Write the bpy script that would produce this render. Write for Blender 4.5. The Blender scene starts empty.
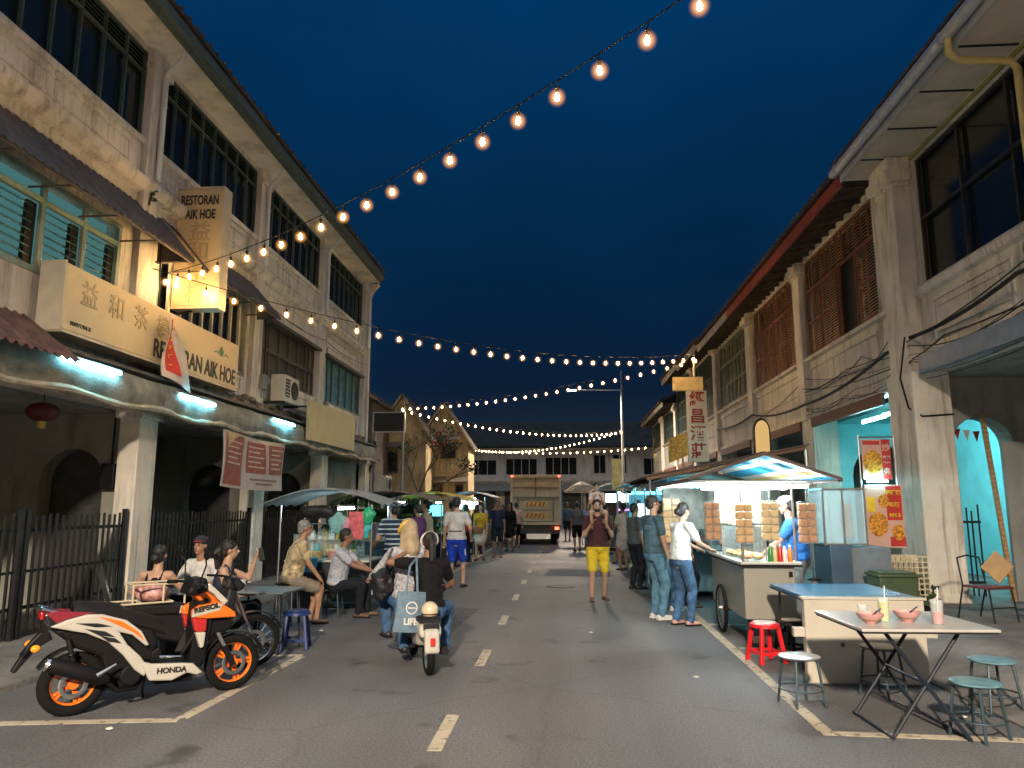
import bpy, math, random
from mathutils import Vector, Matrix, Euler
random.seed(7)
C = bpy.data.collections.new("night_street"); bpy.context.scene.collection.children.link(C)
SC = bpy.context.scene
R = math.radians
# ---------------------------------------------------------------- materials
_M = {}
def nodes(name):
    m = bpy.data.materials.new(name); m.use_nodes = True
    nt = m.node_tree; nt.nodes.clear()
    return m, nt, nt.nodes.new
def mat(name, col, rough=.6, metal=0., var=.15, scale=6., bump=0., bscale=60., spec=.5, stain=0., stain_col=(.05, .045, .04),
        streak=False, coat=0., trans=0., wave=None, peel=0.):
    if name in _M: return _M[name]
    m, nt, N = nodes(name); L = nt.links.new
    out = N('ShaderNodeOutputMaterial'); b = N('ShaderNodeBsdfPrincipled'); L(b.outputs[0], out.inputs[0])
    tc = N('ShaderNodeTexCoord')
    n = N('ShaderNodeTexNoise'); n.inputs['Scale'].default_value = scale; n.inputs['Detail'].default_value = 6; L(tc.outputs['Object'], n.inputs['Vector'])
    r = N('ShaderNodeValToRGB'); L(n.outputs[0], r.inputs[0])
    r.color_ramp.elements[0].position = .3; r.color_ramp.elements[1].position = .7
    r.color_ramp.elements[0].color = (*[c * (1 - var) for c in col], 1); r.color_ramp.elements[1].color = (*[min(1, c * (1 + var)) for c in col], 1)
    colo = r.outputs[0]
    if stain:
        mp = N('ShaderNodeMapping'); L(tc.outputs['Object'], mp.inputs[0]); mp.inputs['Scale'].default_value = (1.6, 1.6, .28) if streak else (.7, .7, .7)
        n2 = N('ShaderNodeTexNoise'); n2.inputs['Scale'].default_value = 2.2; n2.inputs['Detail'].default_value = 9; n2.inputs['Roughness'].default_value = .65
        L(mp.outputs[0], n2.inputs['Vector'])
        r2 = N('ShaderNodeValToRGB'); L(n2.outputs[0], r2.inputs[0]); r2.color_ramp.elements[0].position = .5; r2.color_ramp.elements[1].position = .72
        r2.color_ramp.elements[1].color = (stain, stain, stain, 1)
        mx = N('ShaderNodeMixRGB'); L(r2.outputs[0], mx.inputs[0]); L(colo, mx.inputs[1]); mx.inputs[2].default_value = (*stain_col, 1)
        colo = mx.outputs[0]
    if peel:
        n4 = N('ShaderNodeTexNoise'); n4.inputs['Scale'].default_value = 3.1; n4.inputs['Detail'].default_value = 12; n4.inputs['Roughness'].default_value = .72; L(tc.outputs['Object'], n4.inputs['Vector'])
        r4 = N('ShaderNodeValToRGB'); L(n4.outputs[0], r4.inputs[0]); r4.color_ramp.elements[0].position = .575; r4.color_ramp.elements[1].position = .60; r4.color_ramp.elements[1].color = (peel, peel, peel, 1)
        mx = N('ShaderNodeMixRGB'); L(r4.outputs[0], mx.inputs[0]); L(colo, mx.inputs[1]); mx.inputs[2].default_value = (*[c*.55 for c in col], 1); colo = mx.outputs[0]
        mp5 = N('ShaderNodeMapping'); L(tc.outputs['Object'], mp5.inputs[0]); mp5.inputs['Scale'].default_value = (5, 5, .35)
        n5 = N('ShaderNodeTexNoise'); n5.inputs['Scale'].default_value = 2.0; n5.inputs['Detail'].default_value = 8; L(mp5.outputs[0], n5.inputs['Vector'])
        r5 = N('ShaderNodeValToRGB'); L(n5.outputs[0], r5.inputs[0]); r5.color_ramp.elements[0].position = .56; r5.color_ramp.elements[1].position = .74; r5.color_ramp.elements[1].color = (.6, .6, .6, 1)
        mx = N('ShaderNodeMixRGB'); L(r5.outputs[0], mx.inputs[0]); L(colo, mx.inputs[1]); mx.inputs[2].default_value = (.09, .08, .06, 1); colo = mx.outputs[0]
    if wave:
        w = N('ShaderNodeTexWave'); w.bands_direction = wave[0]; w.inputs['Scale'].default_value = wave[1]; w.inputs['Distortion'].default_value = wave[3] if len(wave) > 3 else 1.
        L(tc.outputs['Object'], w.inputs['Vector'])
        mx = N('ShaderNodeMixRGB'); L(w.outputs['Fac'], mx.inputs[0]); L(colo, mx.inputs[1]); mx.inputs[2].default_value = (*wave[2], 1); colo = mx.outputs[0]
    L(colo, b.inputs['Base Color'])
    b.inputs['Roughness'].default_value = rough; b.inputs['Metallic'].default_value = metal
    b.inputs['Specular IOR Level'].default_value = spec; b.inputs['Coat Weight'].default_value = coat
    if trans: b.inputs['Transmission Weight'].default_value = trans
    if bump:
        n3 = N('ShaderNodeTexNoise'); n3.inputs['Scale'].default_value = bscale; n3.inputs['Detail'].default_value = 5; L(tc.outputs['Object'], n3.inputs['Vector'])
        bp = N('ShaderNodeBump'); bp.inputs['Strength'].default_value = bump; bp.inputs['Distance'].default_value = .02
        L(n3.outputs[0], bp.inputs['Height']); L(bp.outputs[0], b.inputs['Normal'])
    _M[name] = m; return m
def emit(name, col, s):
    if name in _M: return _M[name]
    m, nt, N = nodes(name); out = N('ShaderNodeOutputMaterial'); e = N('ShaderNodeEmission')
    e.inputs[0].default_value = (*col, 1); e.inputs[1].default_value = s; nt.links.new(e.outputs[0], out.inputs[0]); _M[name] = m; return m
def glassy(name, col, alpha=.25, rough=.05):
    """thin clear plastic or glass: mostly see-through with a gloss"""
    if name in _M: return _M[name]
    m, nt, N = nodes(name); L = nt.links.new
    out = N('ShaderNodeOutputMaterial'); t = N('ShaderNodeBsdfTransparent'); b = N('ShaderNodeBsdfPrincipled'); mx = N('ShaderNodeMixShader')
    b.inputs['Base Color'].default_value = (*col, 1); b.inputs['Roughness'].default_value = rough
    t.inputs[0].default_value = (*[.5 + .5 * c for c in col], 1)
    mx.inputs[0].default_value = alpha; L(t.outputs[0], mx.inputs[1]); L(b.outputs[0], mx.inputs[2]); L(mx.outputs[0], out.inputs[0])
    _M[name] = m; return m
def translucent(name, col, k=.5, var=.2):
    if name in _M: return _M[name]
    m, nt, N = nodes(name); L = nt.links.new
    out = N('ShaderNodeOutputMaterial'); t = N('ShaderNodeBsdfTranslucent'); b = N('ShaderNodeBsdfPrincipled'); mx = N('ShaderNodeMixShader')
    tc = N('ShaderNodeTexCoord'); n = N('ShaderNodeTexNoise'); n.inputs['Scale'].default_value = 9; L(tc.outputs['Object'], n.inputs['Vector'])
    r = N('ShaderNodeValToRGB'); L(n.outputs[0], r.inputs[0]); r.color_ramp.elements[0].position = .3; r.color_ramp.elements[1].position = .7
    r.color_ramp.elements[0].color = (*[c * (1 - var) for c in col], 1); r.color_ramp.elements[1].color = (*[min(1, c * (1 + var)) for c in col], 1)
    L(r.outputs[0], t.inputs[0]); L(r.outputs[0], b.inputs['Base Color']); b.inputs['Roughness'].default_value = .6
    mx.inputs[0].default_value = k; L(b.outputs[0], mx.inputs[1]); L(t.outputs[0], mx.inputs[2]); L(mx.outputs[0], out.inputs[0]); _M[name] = m; return m
# ---------------------------------------------------------------- mesh builder
class MB:
    def __init__(s, m=None): s.v = []; s.f = []; s.k = []; s.mats = []; s.m = m
    def mi(s, m):
        m = m or s.m
        if m not in s.mats: s.mats.append(m)
        return s.mats.index(m)
    def add(s, vs, fs, m=None):
        o = len(s.v); i = s.mi(m); s.v += [Vector(p) for p in vs]
        for f in fs: s.f.append([o + a for a in f]); s.k.append(i)
        return s
    def box(s, x0, x1, y0, y1, z0, z1, m=None, X=None):
        vs = [Vector(p) for p in ((x0,y0,z0),(x1,y0,z0),(x1,y1,z0),(x0,y1,z0),(x0,y0,z1),(x1,y0,z1),(x1,y1,z1),(x0,y1,z1))]
        if X: vs = [X @ p for p in vs]
        return s.add(vs, [(0,3,2,1),(4,5,6,7),(0,1,5,4),(1,2,6,5),(2,3,7,6),(3,0,4,7)], m)
    def bar(s, p0, p1, w, h, m=None):
        """rectangular bar from p0 to p1, w across, h up"""
        p0 = Vector(p0); p1 = Vector(p1); d = (p1 - p0); l = d.length; d.normalize()
        up = Vector((0,0,1)) if abs(d.z) < .95 else Vector((0,1,0))
        a = d.cross(up).normalized(); u = a.cross(d)
        vs = [p + a * i * w / 2 + u * j * h / 2 for p in (p0, p1) for i, j in ((-1,-1),(1,-1),(1,1),(-1,1))]
        return s.add(vs, [(0,1,2,3),(7,6,5,4),(0,4,5,1),(1,5,6,2),(2,6,7,3),(3,7,4,0)], m)
    def cyl(s, p0, p1, r0, r1=None, n=12, m=None, caps=True):
        return s.tube([p0, p1], [r0, r0 if r1 is None else r1], n, m, caps)
    def tube(s, pts, r, n=8, m=None, caps=True):
        pts = [Vector(p) for p in pts]; rs = r if isinstance(r, (list, tuple)) else [r] * len(pts)
        vs = []; fs = []; a = None
        for i, p in enumerate(pts):
            d = (pts[min(i + 1, len(pts) - 1)] - pts[max(i - 1, 0)]).normalized()
            if a is None:
                a = d.cross(Vector((0,0,1)) if abs(d.z) < .9 else Vector((1,0,0))).normalized()
            a = (a - d * a.dot(d)).normalized(); b = d.cross(a)
            for k in range(n):
                t = 2 * math.pi * k / n; vs.append(p + (a * math.cos(t) + b * math.sin(t)) * rs[i])
        for i in range(len(pts) - 1):
            for k in range(n):
                q = (k + 1) % n; fs.append((i*n+k, i*n+q, (i+1)*n+q, (i+1)*n+k))
        if caps: fs += [tuple(range(n))[::-1], tuple(range((len(pts)-1)*n, len(pts)*n))]
        return s.add(vs, fs, m)
    def ring(s, c, axis, R_, r, n=28, k=8, m=None, sq=1.):
        """torus about an axis; sq widens it along the axis"""
        ax = Vector(axis).normalized(); a = ax.cross(Vector((0,0,1)) if abs(ax.z) < .9 else Vector((1,0,0))).normalized(); b = ax.cross(a)
        vs = []; fs = []; c = Vector(c)
        for i in range(n):
            t = 2*math.pi*i/n; d = a*math.cos(t) + b*math.sin(t)
            for j in range(k):
                u = 2*math.pi*j/k; vs.append(c + d*(R_ + r*math.cos(u)) + ax*(r*sq*math.sin(u)))
        for i in range(n):
            for j in range(k):
                fs.append((i*k+j, ((i+1)%n)*k+j, ((i+1)%n)*k+(j+1)%k, i*k+(j+1)%k))
        return s.add(vs, fs, m)
    def sph(s, c, r, n=12, h=8, m=None, X=None):
        if not isinstance(r, (list, tuple)): r = (r, r, r)
        c = Vector(c); vs = [Vector((0,0,1))]
        for i in range(1, h):
            a = math.pi*i/h
            for k in range(n):
                t = 2*math.pi*k/n; vs.append(Vector((math.sin(a)*math.cos(t), math.sin(a)*math.sin(t), math.cos(a))))
        vs.append(Vector((0,0,-1))); fs = []
        for k in range(n):
            q = (k+1) % n; fs.append((0, 1+k, 1+q)); fs.append((len(vs)-1, 1+(h-2)*n+q, 1+(h-2)*n+k))
            for i in range(h-2): fs.append((1+i*n+k, 1+(i+1)*n+k, 1+(i+1)*n+q, 1+i*n+q))
        vs = [Vector((p.x*r[0], p.y*r[1], p.z*r[2])) for p in vs]
        if X: vs = [X @ p for p in vs]
        return s.add([c + p for p in vs], fs, m)
    def cap(s, p0, p1, r0, r1, n=14, m=None):
        """tapered capsule, closed"""
        p0 = Vector(p0); p1 = Vector(p1); d = (p1 - p0); l = max(d.length, 1e-5); d = d / l
        pts = []; rs = []
        for i in range(4):
            t = math.pi/2*(i+.35)/4.35 if i else math.pi/2*.08
            pts.append(p0 - d*r0*math.cos(t)); rs.append(r0*math.sin(t))
        pts.append(p0); rs.append(r0); pts.append(p1); rs.append(r1)
        for i in range(3, -1, -1):
            t = math.pi/2*(i+.35)/4.35 if i else math.pi/2*.08
            pts.append(p1 + d*r1*math.cos(t)); rs.append(r1*math.sin(t))
        return s.tube(pts, rs, n, m)
    def lathe(s, prof, c=(0,0,0), n=20, m=None, caps=True):
        c = Vector(c); vs = [c + Vector((r*math.cos(2*math.pi*k/n), r*math.sin(2*math.pi*k/n), z)) for r, z in prof for k in range(n)]
        fs = [(i*n+k, i*n+(k+1)%n, (i+1)*n+(k+1)%n, (i+1)*n+k) for i in range(len(prof)-1) for k in range(n)]
        if caps: fs += [tuple(range(n))[::-1], tuple(range((len(prof)-1)*n, len(prof)*n))]
        return s.add(vs, fs, m)
    def prism(s, poly, ax, a, b, m=None):
        """2d outline swept along axis ax from a to b"""
        def P(p, t): return {'x': (t, p[0], p[1]), 'y': (p[0], t, p[1]), 'z': (p[0], p[1], t)}[ax]
        n = len(poly); vs = [P(p, a) for p in poly] + [P(p, b) for p in poly]
        fs = [tuple(range(n)), tuple(range(2*n-1, n-1, -1))] + [(i, i+n, (i+1) % n+n, (i+1) % n) for i in range(n)]
        return s.add(vs, fs, m)
    def sheet(s, fn, nu, nv, th=.004, m=None):
        """thickened sheet fn(u,v)->point"""
        P = [[Vector(fn(i/nu, j/nv)) for j in range(nv+1)] for i in range(nu+1)]
        vs = []; fs = []
        for i in range(nu+1):
            for j in range(nv+1):
                du = P[min(i+1,nu)][j] - P[max(i-1,0)][j]; dv = P[i][min(j+1,nv)] - P[i][max(j-1,0)]
                nn = du.cross(dv); nn = nn.normalized() if nn.length > 1e-9 else Vector((0,0,1))
                vs += [P[i][j] + nn*th/2, P[i][j] - nn*th/2]
        I = lambda i, j, k: (i*(nv+1)+j)*2+k
        for i in range(nu):
            for j in range(nv):
                fs.append((I(i,j,0), I(i+1,j,0), I(i+1,j+1,0), I(i,j+1,0))); fs.append((I(i,j,1), I(i,j+1,1), I(i+1,j+1,1), I(i+1,j,1)))
        for i in range(nu): fs.append((I(i,0,0), I(i,0,1), I(i+1,0,1), I(i+1,0,0))); fs.append((I(i,nv,0), I(i+1,nv,0), I(i+1,nv,1), I(i,nv,1)))
        for j in range(nv): fs.append((I(0,j,0), I(0,j+1,0), I(0,j+1,1), I(0,j,1))); fs.append((I(nu,j,0), I(nu,j,1), I(nu,j+1,1), I(nu,j+1,0)))
        return s.add(vs, fs, m)
    def build(s, name, parent=None, world=False, smooth=False, bevel=0, label=None, X=None):
        vs = s.v
        if X: vs = [X @ p for p in vs]
        if world and parent:
            q = parent; off = Vector()
            while q: off += q.location; q = q.parent
            vs = [p - off for p in vs]
        me = bpy.data.meshes.new(name); me.from_pydata([tuple(p) for p in vs], [], s.f); me.validate()
        for m in s.mats: me.materials.append(m)
        if len(me.polygons) == len(s.k): me.polygons.foreach_set('material_index', s.k)
        if smooth:
            me.polygons.foreach_set('use_smooth', [True]*len(me.polygons)); me.set_sharp_from_angle(angle=R(40 if smooth is True else smooth))
        o = bpy.data.objects.new(name, me); C.objects.link(o); o.parent = parent
        if label: o['label'] = label
        if bevel:
            b = o.modifiers.new('bevel', 'BEVEL'); b.width = bevel; b.segments = 2; b.limit_method = 'ANGLE'; b.angle_limit = R(35)
        return o
def thing(name, label, cat, loc=(0,0,0), rz=0, group=None):
    o = bpy.data.objects.new(name, None); C.objects.link(o); o.location = loc; o.rotation_euler = (0,0,rz); o.empty_display_size = .1
    o['label'] = label; o['category'] = cat
    if group: o['group'] = group
    return o
def tag(o, label, cat, group=None):
    o['label'] = label; o['category'] = cat
    if group: o['group'] = group
    return o
def struct(o): o['kind'] = 'structure'; return o
def dup(root, loc=None, rz=None, label=None, parent=None):
    r = root.copy(); C.objects.link(r); r.parent = parent
    if loc is not None: r.location = loc
    if rz is not None: r.rotation_euler = (0,0,rz)
    if label: r['label'] = label
    for ch in list(root.children): dup(ch, parent=r)
    return r
def text(s_, size, m, name, parent, X, depth=.004, bold=0., width=None, label=None, align='CENTER', sx=1.):
    """lettering as a real raised mesh; X places the text plane (x right, y up, z out)"""
    cu = bpy.data.curves.new(name, 'FONT'); cu.body = s_; cu.size = size; cu.extrude = depth; cu.offset = bold; cu.align_x = align; cu.align_y = 'CENTER'
    t = bpy.data.objects.new('tmp_text', cu); C.objects.link(t)
    bpy.context.view_layer.update(); dg = bpy.context.evaluated_depsgraph_get()
    me = bpy.data.meshes.new_from_object(t.evaluated_get(dg)); bpy.data.objects.remove(t); bpy.data.curves.remove(cu)
    if width and me.vertices:
        xs = [v.co.x for v in me.vertices]; sx = width / (max(xs) - min(xs))
    for v in me.vertices: v.co.x *= sx
    me.transform(X); me.name = name; me.materials.clear(); me.materials.append(m)
    o = bpy.data.objects.new(name, me); C.objects.link(o); o.parent = parent
    if label: o['label'] = label
    return o
def frame_x(x, y, z, face=1, tilt=0):
    """text plane on a wall whose outside faces +x (face=1) or -x (face=-1)"""
    if face > 0: m = Matrix(((0,0,1,x),(1,0,0,y),(0,1,0,z),(0,0,0,1)))
    else: m = Matrix(((0,0,-1,x),(-1,0,0,y),(0,1,0,z),(0,0,0,1)))
    return m
def frame_y(x, y, z): return Matrix(((1,0,0,x),(0,0,-1,y),(0,1,0,z),(0,0,0,1)))   # faces -y, toward the camera
def wallgrid(mb, x0, x1, Y, Z, holes, m=None, ax='x'):
    """wall slab between x0 and x1 with rectangular holes (ya,yb,za,zb)"""
    ys = sorted(set([Y[0], Y[1]] + [h[i] for h in holes for i in (0,1)])); zs = sorted(set([Z[0], Z[1]] + [h[i] for h in holes for i in (2,3)]))
    ys = [y for y in ys if Y[0] <= y <= Y[1]]; zs = [z for z in zs if Z[0] <= z <= Z[1]]
    for i in range(len(ys)-1):
        run = None
        for j in range(len(zs)-1):
            cy = (ys[i]+ys[i+1])/2; cz = (zs[j]+zs[j+1])/2
            solid = not any(h[0] < cy < h[1] and h[2] < cz < h[3] for h in holes)
            if solid and run is None: run = zs[j]
            if (not solid or j == len(zs)-2) and run is not None:
                top = zs[j+1] if solid else zs[j]
                if ax == 'x': mb.box(x0, x1, ys[i], ys[i+1], run, top, m)
                else: mb.box(ys[i], ys[i+1], x0, x1, run, top, m)
                run = None
    return mb
def archpoly(xa, xb, z0, z1, oa, ob, ot):
    """outline of a wall xa..xb with an arched opening oa..ob, crown at ot"""
    r = (ob-oa)/2; c = (oa+ob)/2; sp = ot - r; pts = [(xa, z0), (xa, z1), (xb, z1), (xb, z0), (ob, z0)]
    for i in range(13): t = math.pi*i/12; pts.append((c + r*math.cos(t), sp + r*math.sin(t)))
    pts.append((oa, z0)); return pts
# ---------------------------------------------------------------- palette
PL_L = mat('plaster_cream', (.68,.62,.56), .85, peel=.22, var=.16, scale=1.3, bump=.35, bscale=26, stain=.75, stain_col=(.13,.105,.08), streak=True)
PL_W = mat('plaster_white', (.70,.66,.59), .85, peel=.16, var=.12, scale=1.1, bump=.3, bscale=26, stain=.6, stain_col=(.2,.17,.13), streak=True)
PL_R = mat('plaster_yellowed', (.70,.66,.58), .85, peel=.22, var=.14, scale=1.2, bump=.5, bscale=22, stain=.8, stain_col=(.17,.13,.09), streak=True)
PL_PIL = mat('plaster_pillar', (.74,.69,.60), .85, peel=.18, var=.14, scale=1.6, bump=.5, bscale=14, stain=.6, stain_col=(.2,.16,.1), streak=True)
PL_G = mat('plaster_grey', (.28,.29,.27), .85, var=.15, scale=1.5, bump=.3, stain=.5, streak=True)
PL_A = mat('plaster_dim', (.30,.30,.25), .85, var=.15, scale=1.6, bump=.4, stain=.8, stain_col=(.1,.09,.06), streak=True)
PL_O = mat('plaster_ochre', (.46,.36,.20), .85, peel=.7, var=.35, scale=1.6, bump=.4, stain=.8, stain_col=(.12,.09,.05), streak=True)
CYAN = mat('paint_cyan', (.26,.68,.72), .7, var=.1, scale=2, bump=.2, stain=.35, stain_col=(.2,.4,.4))
MOSS = mat('grimy_ledge', (.16,.13,.10), .9, var=.6, scale=9, bump=.8, bscale=30)
TRIM = mat('green_frame', (.065,.095,.085), .5, var=.15)
TRIMW = mat('white_frame', (.5,.5,.45), .5, var=.15)
TEALF = mat('teal_frame', (.10,.20,.20), .5)
FARG = mat('far_dark_glass', (.012,.015,.016), .7, var=.3, scale=2, spec=.15)
DARKG = mat('dark_glass', (.012,.016,.018), .12, var=.3, scale=2, spec=.6)
SHUT_D = mat('shutter_green_dark', (.045,.075,.065), .6, var=.25, scale=5)
SHUT_M = mat('shutter_maroon', (.20,.07,.04), .6, var=.3, scale=7, bump=.2)
SHUT_S = mat('shutter_slat_tan', (.62,.42,.24), .6, var=.3, scale=9)
SHUT_G = mat('shutter_pale_green', (.25,.27,.18), .6, var=.3, scale=7)
ROOF = mat('roof_tile', (.07,.055,.045), .9, var=.35, scale=4, bump=.8, bscale=14)
FASC = mat('fascia_grey_green', (.10,.135,.125), .5, var=.2)
FRED = mat('fascia_red', (.33,.07,.04), .5, var=.2)
CORR = mat('corrugated_dark', (.09,.085,.085), .55, metal=.3, var=.35, scale=5, stain=.6, stain_col=(.16,.07,.03))
CANV = mat('canopy_cream', (.25,.25,.22), .8, var=.5, scale=3, stain=.9, stain_col=(.04,.04,.04), bump=.5)
STEEL = mat('steel', (.55,.55,.55), .3, metal=1., var=.1)
STEELB = mat('steel_brushed', (.62,.60,.56), .42, metal=.55, var=.12, scale=3)
BLK = mat('black_paint', (.006,.006,.007), .5, spec=.25)
BLKM = mat('black_metal', (.02,.022,.025), .4, metal=.3)
RUB = mat('rubber', (.006,.006,.006), .9, spec=.2, bump=.3, bscale=120)
WHITE = mat('white_plastic', (.7,.7,.68), .4, var=.06)
CREAMP = mat('cream_laminate', (.45,.42,.35), .5, var=.1, scale=3, stain=.4, stain_col=(.3,.24,.16))
RED = mat('red_plastic', (.62,.015,.02), .3, var=.1)
BLUEP = mat('blue_plastic', (.02,.06,.28), .35)
BLUET = mat('blue_laminate', (.03,.16,.30), .25, var=.12, scale=3)
WOOD = mat('brown_wood', (.20,.10,.05), .55, var=.3, scale=8, wave=('X', 6, (.12,.06,.03), 6))
TAN = mat('tan_wood', (.45,.28,.13), .5, var=.2, scale=8, wave=('Z', 4, (.33,.2,.09), 6))
CONC = mat('concrete', (.23,.22,.20), .85, var=.2, scale=3, bump=.5, bscale=30, stain=.5)
YEL = mat('yellow_paint', (.6,.42,.06), .5)
TUBE = emit('tube_cool', (.22,.78,1.), 38)
TUBEW = emit('tube_white', (.86,.97,1.), 210)
TUBEC = emit('tube_cyan', (.25,.85,1.), 60)
# ---------------------------------------------------------------- ground
asph, nt, N = nodes('asphalt'); L = nt.links.new; _M['asphalt'] = asph
out = N('ShaderNodeOutputMaterial'); b = N('ShaderNodeBsdfPrincipled'); L(b.outputs[0], out.inputs[0]); tc = N('ShaderNodeTexCoord')
def nz(sc, det=5, v=None):
    n = N('ShaderNodeTexNoise'); n.inputs['Scale'].default_value = sc; n.inputs['Detail'].default_value = det; L(v or tc.outputs['Object'], n.inputs['Vector']); return n.outputs[0]
def ramp(i, a, b_, ca, cb):
    r = N('ShaderNodeValToRGB'); L(i, r.inputs[0]); r.color_ramp.elements[0].position = a; r.color_ramp.elements[1].position = b_
    r.color_ramp.elements[0].color = (*ca, 1); r.color_ramp.elements[1].color = (*cb, 1); return r.outputs[0]
big = ramp(nz(.45, 7), .35, .7, (.092,.094,.097), (.140,.142,.145)); fine = ramp(nz(55, 3), .38, .68, (.72,.72,.72), (1.36,1.35,1.33))
mul = N('ShaderNodeMixRGB'); mul.blend_type = 'MULTIPLY'; mul.inputs[0].default_value = 1; L(big, mul.inputs[1]); L(fine, mul.inputs[2])
mp = N('ShaderNodeMapping'); L(tc.outputs['Object'], mp.inputs[0]); mp.inputs['Scale'].default_value = (1.1, .08, 1)
tr = ramp(nz(1., 4, mp.outputs[0]), .4, .65, (.82,.82,.82), (1.12,1.12,1.12))
mul2 = N('ShaderNodeMixRGB'); mul2.blend_type = 'MULTIPLY'; mul2.inputs[0].default_value = 1; L(mul.outputs[0], mul2.inputs[1]); L(tr, mul2.inputs[2])
st = ramp(nz(1.7, 8), .62, .7, (0,0,0), (.75,.75,.75)); mx = N('ShaderNodeMixRGB'); L(st, mx.inputs[0]); L(mul2.outputs[0], mx.inputs[1]); mx.inputs[2].default_value = (.03,.029,.028,1)
vo = N('ShaderNodeTexVoronoi'); vo.feature = 'DISTANCE_TO_EDGE'; vo.inputs['Scale'].default_value = .55
dn = N('ShaderNodeTexNoise'); dn.inputs['Scale'].default_value = 2.5; dn.inputs['Detail'].default_value = 6; L(tc.outputs['Object'], dn.inputs['Vector'])
vm = N('ShaderNodeMixRGB'); vm.inputs[0].default_value = .22; L(tc.outputs['Object'], vm.inputs[1]); L(dn.outputs['Color'], vm.inputs[2]); L(vm.outputs[0], vo.inputs['Vector'])
ck = ramp(vo.outputs['Distance'], .0, .010, (.28,.28,.28), (0,0,0)); cm = N('ShaderNodeMixRGB'); L(ck, cm.inputs[0]); L(mx.outputs[0], cm.inputs[1]); cm.inputs[2].default_value = (.035,.035,.035,1); mx = cm
L(mx.outputs[0], b.inputs['Base Color'])
rr = N('ShaderNodeMapRange'); L(nz(.9, 5), rr.inputs[0]); rr.inputs[3].default_value = .5; rr.inputs[4].default_value = .85; L(rr.outputs[0], b.inputs['Roughness'])
bp = N('ShaderNodeBump'); bp.inputs['Strength'].default_value = .6; bp.inputs['Distance'].default_value = .01; L(nz(90, 4), bp.inputs['Height']); L(bp.outputs[0], b.inputs['Normal'])
struct(MB(CONC).box(-400, 400, -200, 700, -.3, -.02).build('ground'))
struct(MB(asph).box(-5.05, 4.2, -40, 56, -.25, 0).build('road'))
struct(MB(asph).box(-60, 60, 56.02, 61.5, -.25, -.002).build('cross_road'))
PAV = mat('pavement_stone', (.15,.145,.135), .8, var=.3, scale=2.5, bump=.6, bscale=18, stain=.7, stain_col=(.06,.055,.05))
g = MB(PAV); g.box(-9.5, -5.3, -40, 23.5, -.2, .14)
g.prism([(-5.3,-.2),(-5.3,.14),(-4.85,.06),(-4.8,-.2)], 'y', -40, 23.5); g.box(-9.5, -4.9, 23.5, 56, -.2, .12)
struct(g.build('pavement_by_the_coffee_shop', bevel=.012))
g = MB(PAV)
def mound(u, v):
    x = 3.3 + u*1.5; y = 5.2 + v*6.5
    z = .16*min(1, max(0, u*1.7)) + .10*math.sin(math.pi*u)*math.sin(math.pi*min(1, v*1.4))*(1+.4*math.sin(y*4.1+x*3)) 
    return (x, y, z)
g.sheet(mound, 12, 24, .03); g.box(4.75, 9.5, -40, 13, -.2, .16); g.box(3.95, 9.5, 13.01, 56, -.2, .16); g.box(4.1, 4.75, -40, 5.2, -.2, .16)
struct(g.build('pavement_with_ramp', smooth=30))
# painted markings, worn
wp, nt, N = nodes('road_paint'); L = nt.links.new
out = N('ShaderNodeOutputMaterial'); b = N('ShaderNodeBsdfPrincipled'); t_ = N('ShaderNodeBsdfTransparent'); m_ = N('ShaderNodeMixShader'); tc = N('ShaderNodeTexCoord')
b.inputs['Roughness'].default_value = .7; L(ramp(nz(3, 6), .3, .7, (.32,.27,.18), (.46,.41,.31)), b.inputs['Base Color'])
L(ramp(nz(14, 8), .33, .44, (.25,.25,.25), (1,1,1)), m_.inputs[0]); L(t_.outputs[0], m_.inputs[1]); L(b.outputs[0], m_.inputs[2]); L(m_.outputs[0], out.inputs[0])
g = MB(wp)
def line(x0, y0, x1, y1, w=.1):
    d = Vector((x1-x0, y1-y0, 0)).normalized(); a = Vector((-d.y, d.x, 0))*w/2
    p = [Vector((x0,y0,0))-a, Vector((x1,y1,0))-a, Vector((x1,y1,0))+a, Vector((x0,y0,0))+a]
    g.add([q+Vector((0,0,.004)) for q in p]+[q+Vector((0,0,.001)) for q in p], [(0,1,2,3),(4,7,6,5),(0,4,5,1),(1,5,6,2),(2,6,7,3),(3,7,4,0)])
for i in range(-3, 14): line(-.88, 5.15+i*2.62, -.88, 5.15+i*2.62+.85, .1)
line(-5.0, 5.42, -2.92, 5.72); line(-2.92, 5.76, -2.84, 8.1); line(-2.84, 8.15, -3.4, 8.15, .09)
line(1.84, 5.78, 1.9, 12.6); line(1.8, 5.73, 4.1, 5.6); line(1.95, 8.9, 3.3, 8.9, .09); line(1.88, 10.6, 3.2, 10.6); line(-.75, 20.4, .66, 20.4, .12); line(1.9, 14, 1.9, 30)
line(-2.7, 12.5, -2.75, 30)
struct(g.build('road_markings'))
g = MB(mat('asphalt_dark', (.085,.087,.09), .85, var=.35, scale=8, bump=.6, bscale=90)); 
for pts in (((-2.4,9.2),(-1.5,9.0),(-1.35,11.9),(-2.3,12.2)), ((-.5,17.5),(1.0,17.3),(1.1,19.0),(-.4,19.3))):
    g.add([(x,y,.001) for x,y in pts]+[(x,y,.0025) for x,y in pts], [(0,3,2,1),(4,5,6,7),(0,1,5,4),(1,2,6,5),(2,3,7,6),(3,0,4,7)])
struct(g.build('road_patches'))
mh = thing('manhole_cover', 'small round iron manhole cover in the asphalt ahead of the walking father', 'manhole cover', (-.1, 15.2, .001))
MB(mat('cast_iron', (.05,.048,.045), .6, metal=.4, bump=.8, bscale=40)).lathe([(.28,0),(.28,.008),(.24,.012),(.0001,.012)], n=24).build('lid', mh)
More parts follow.
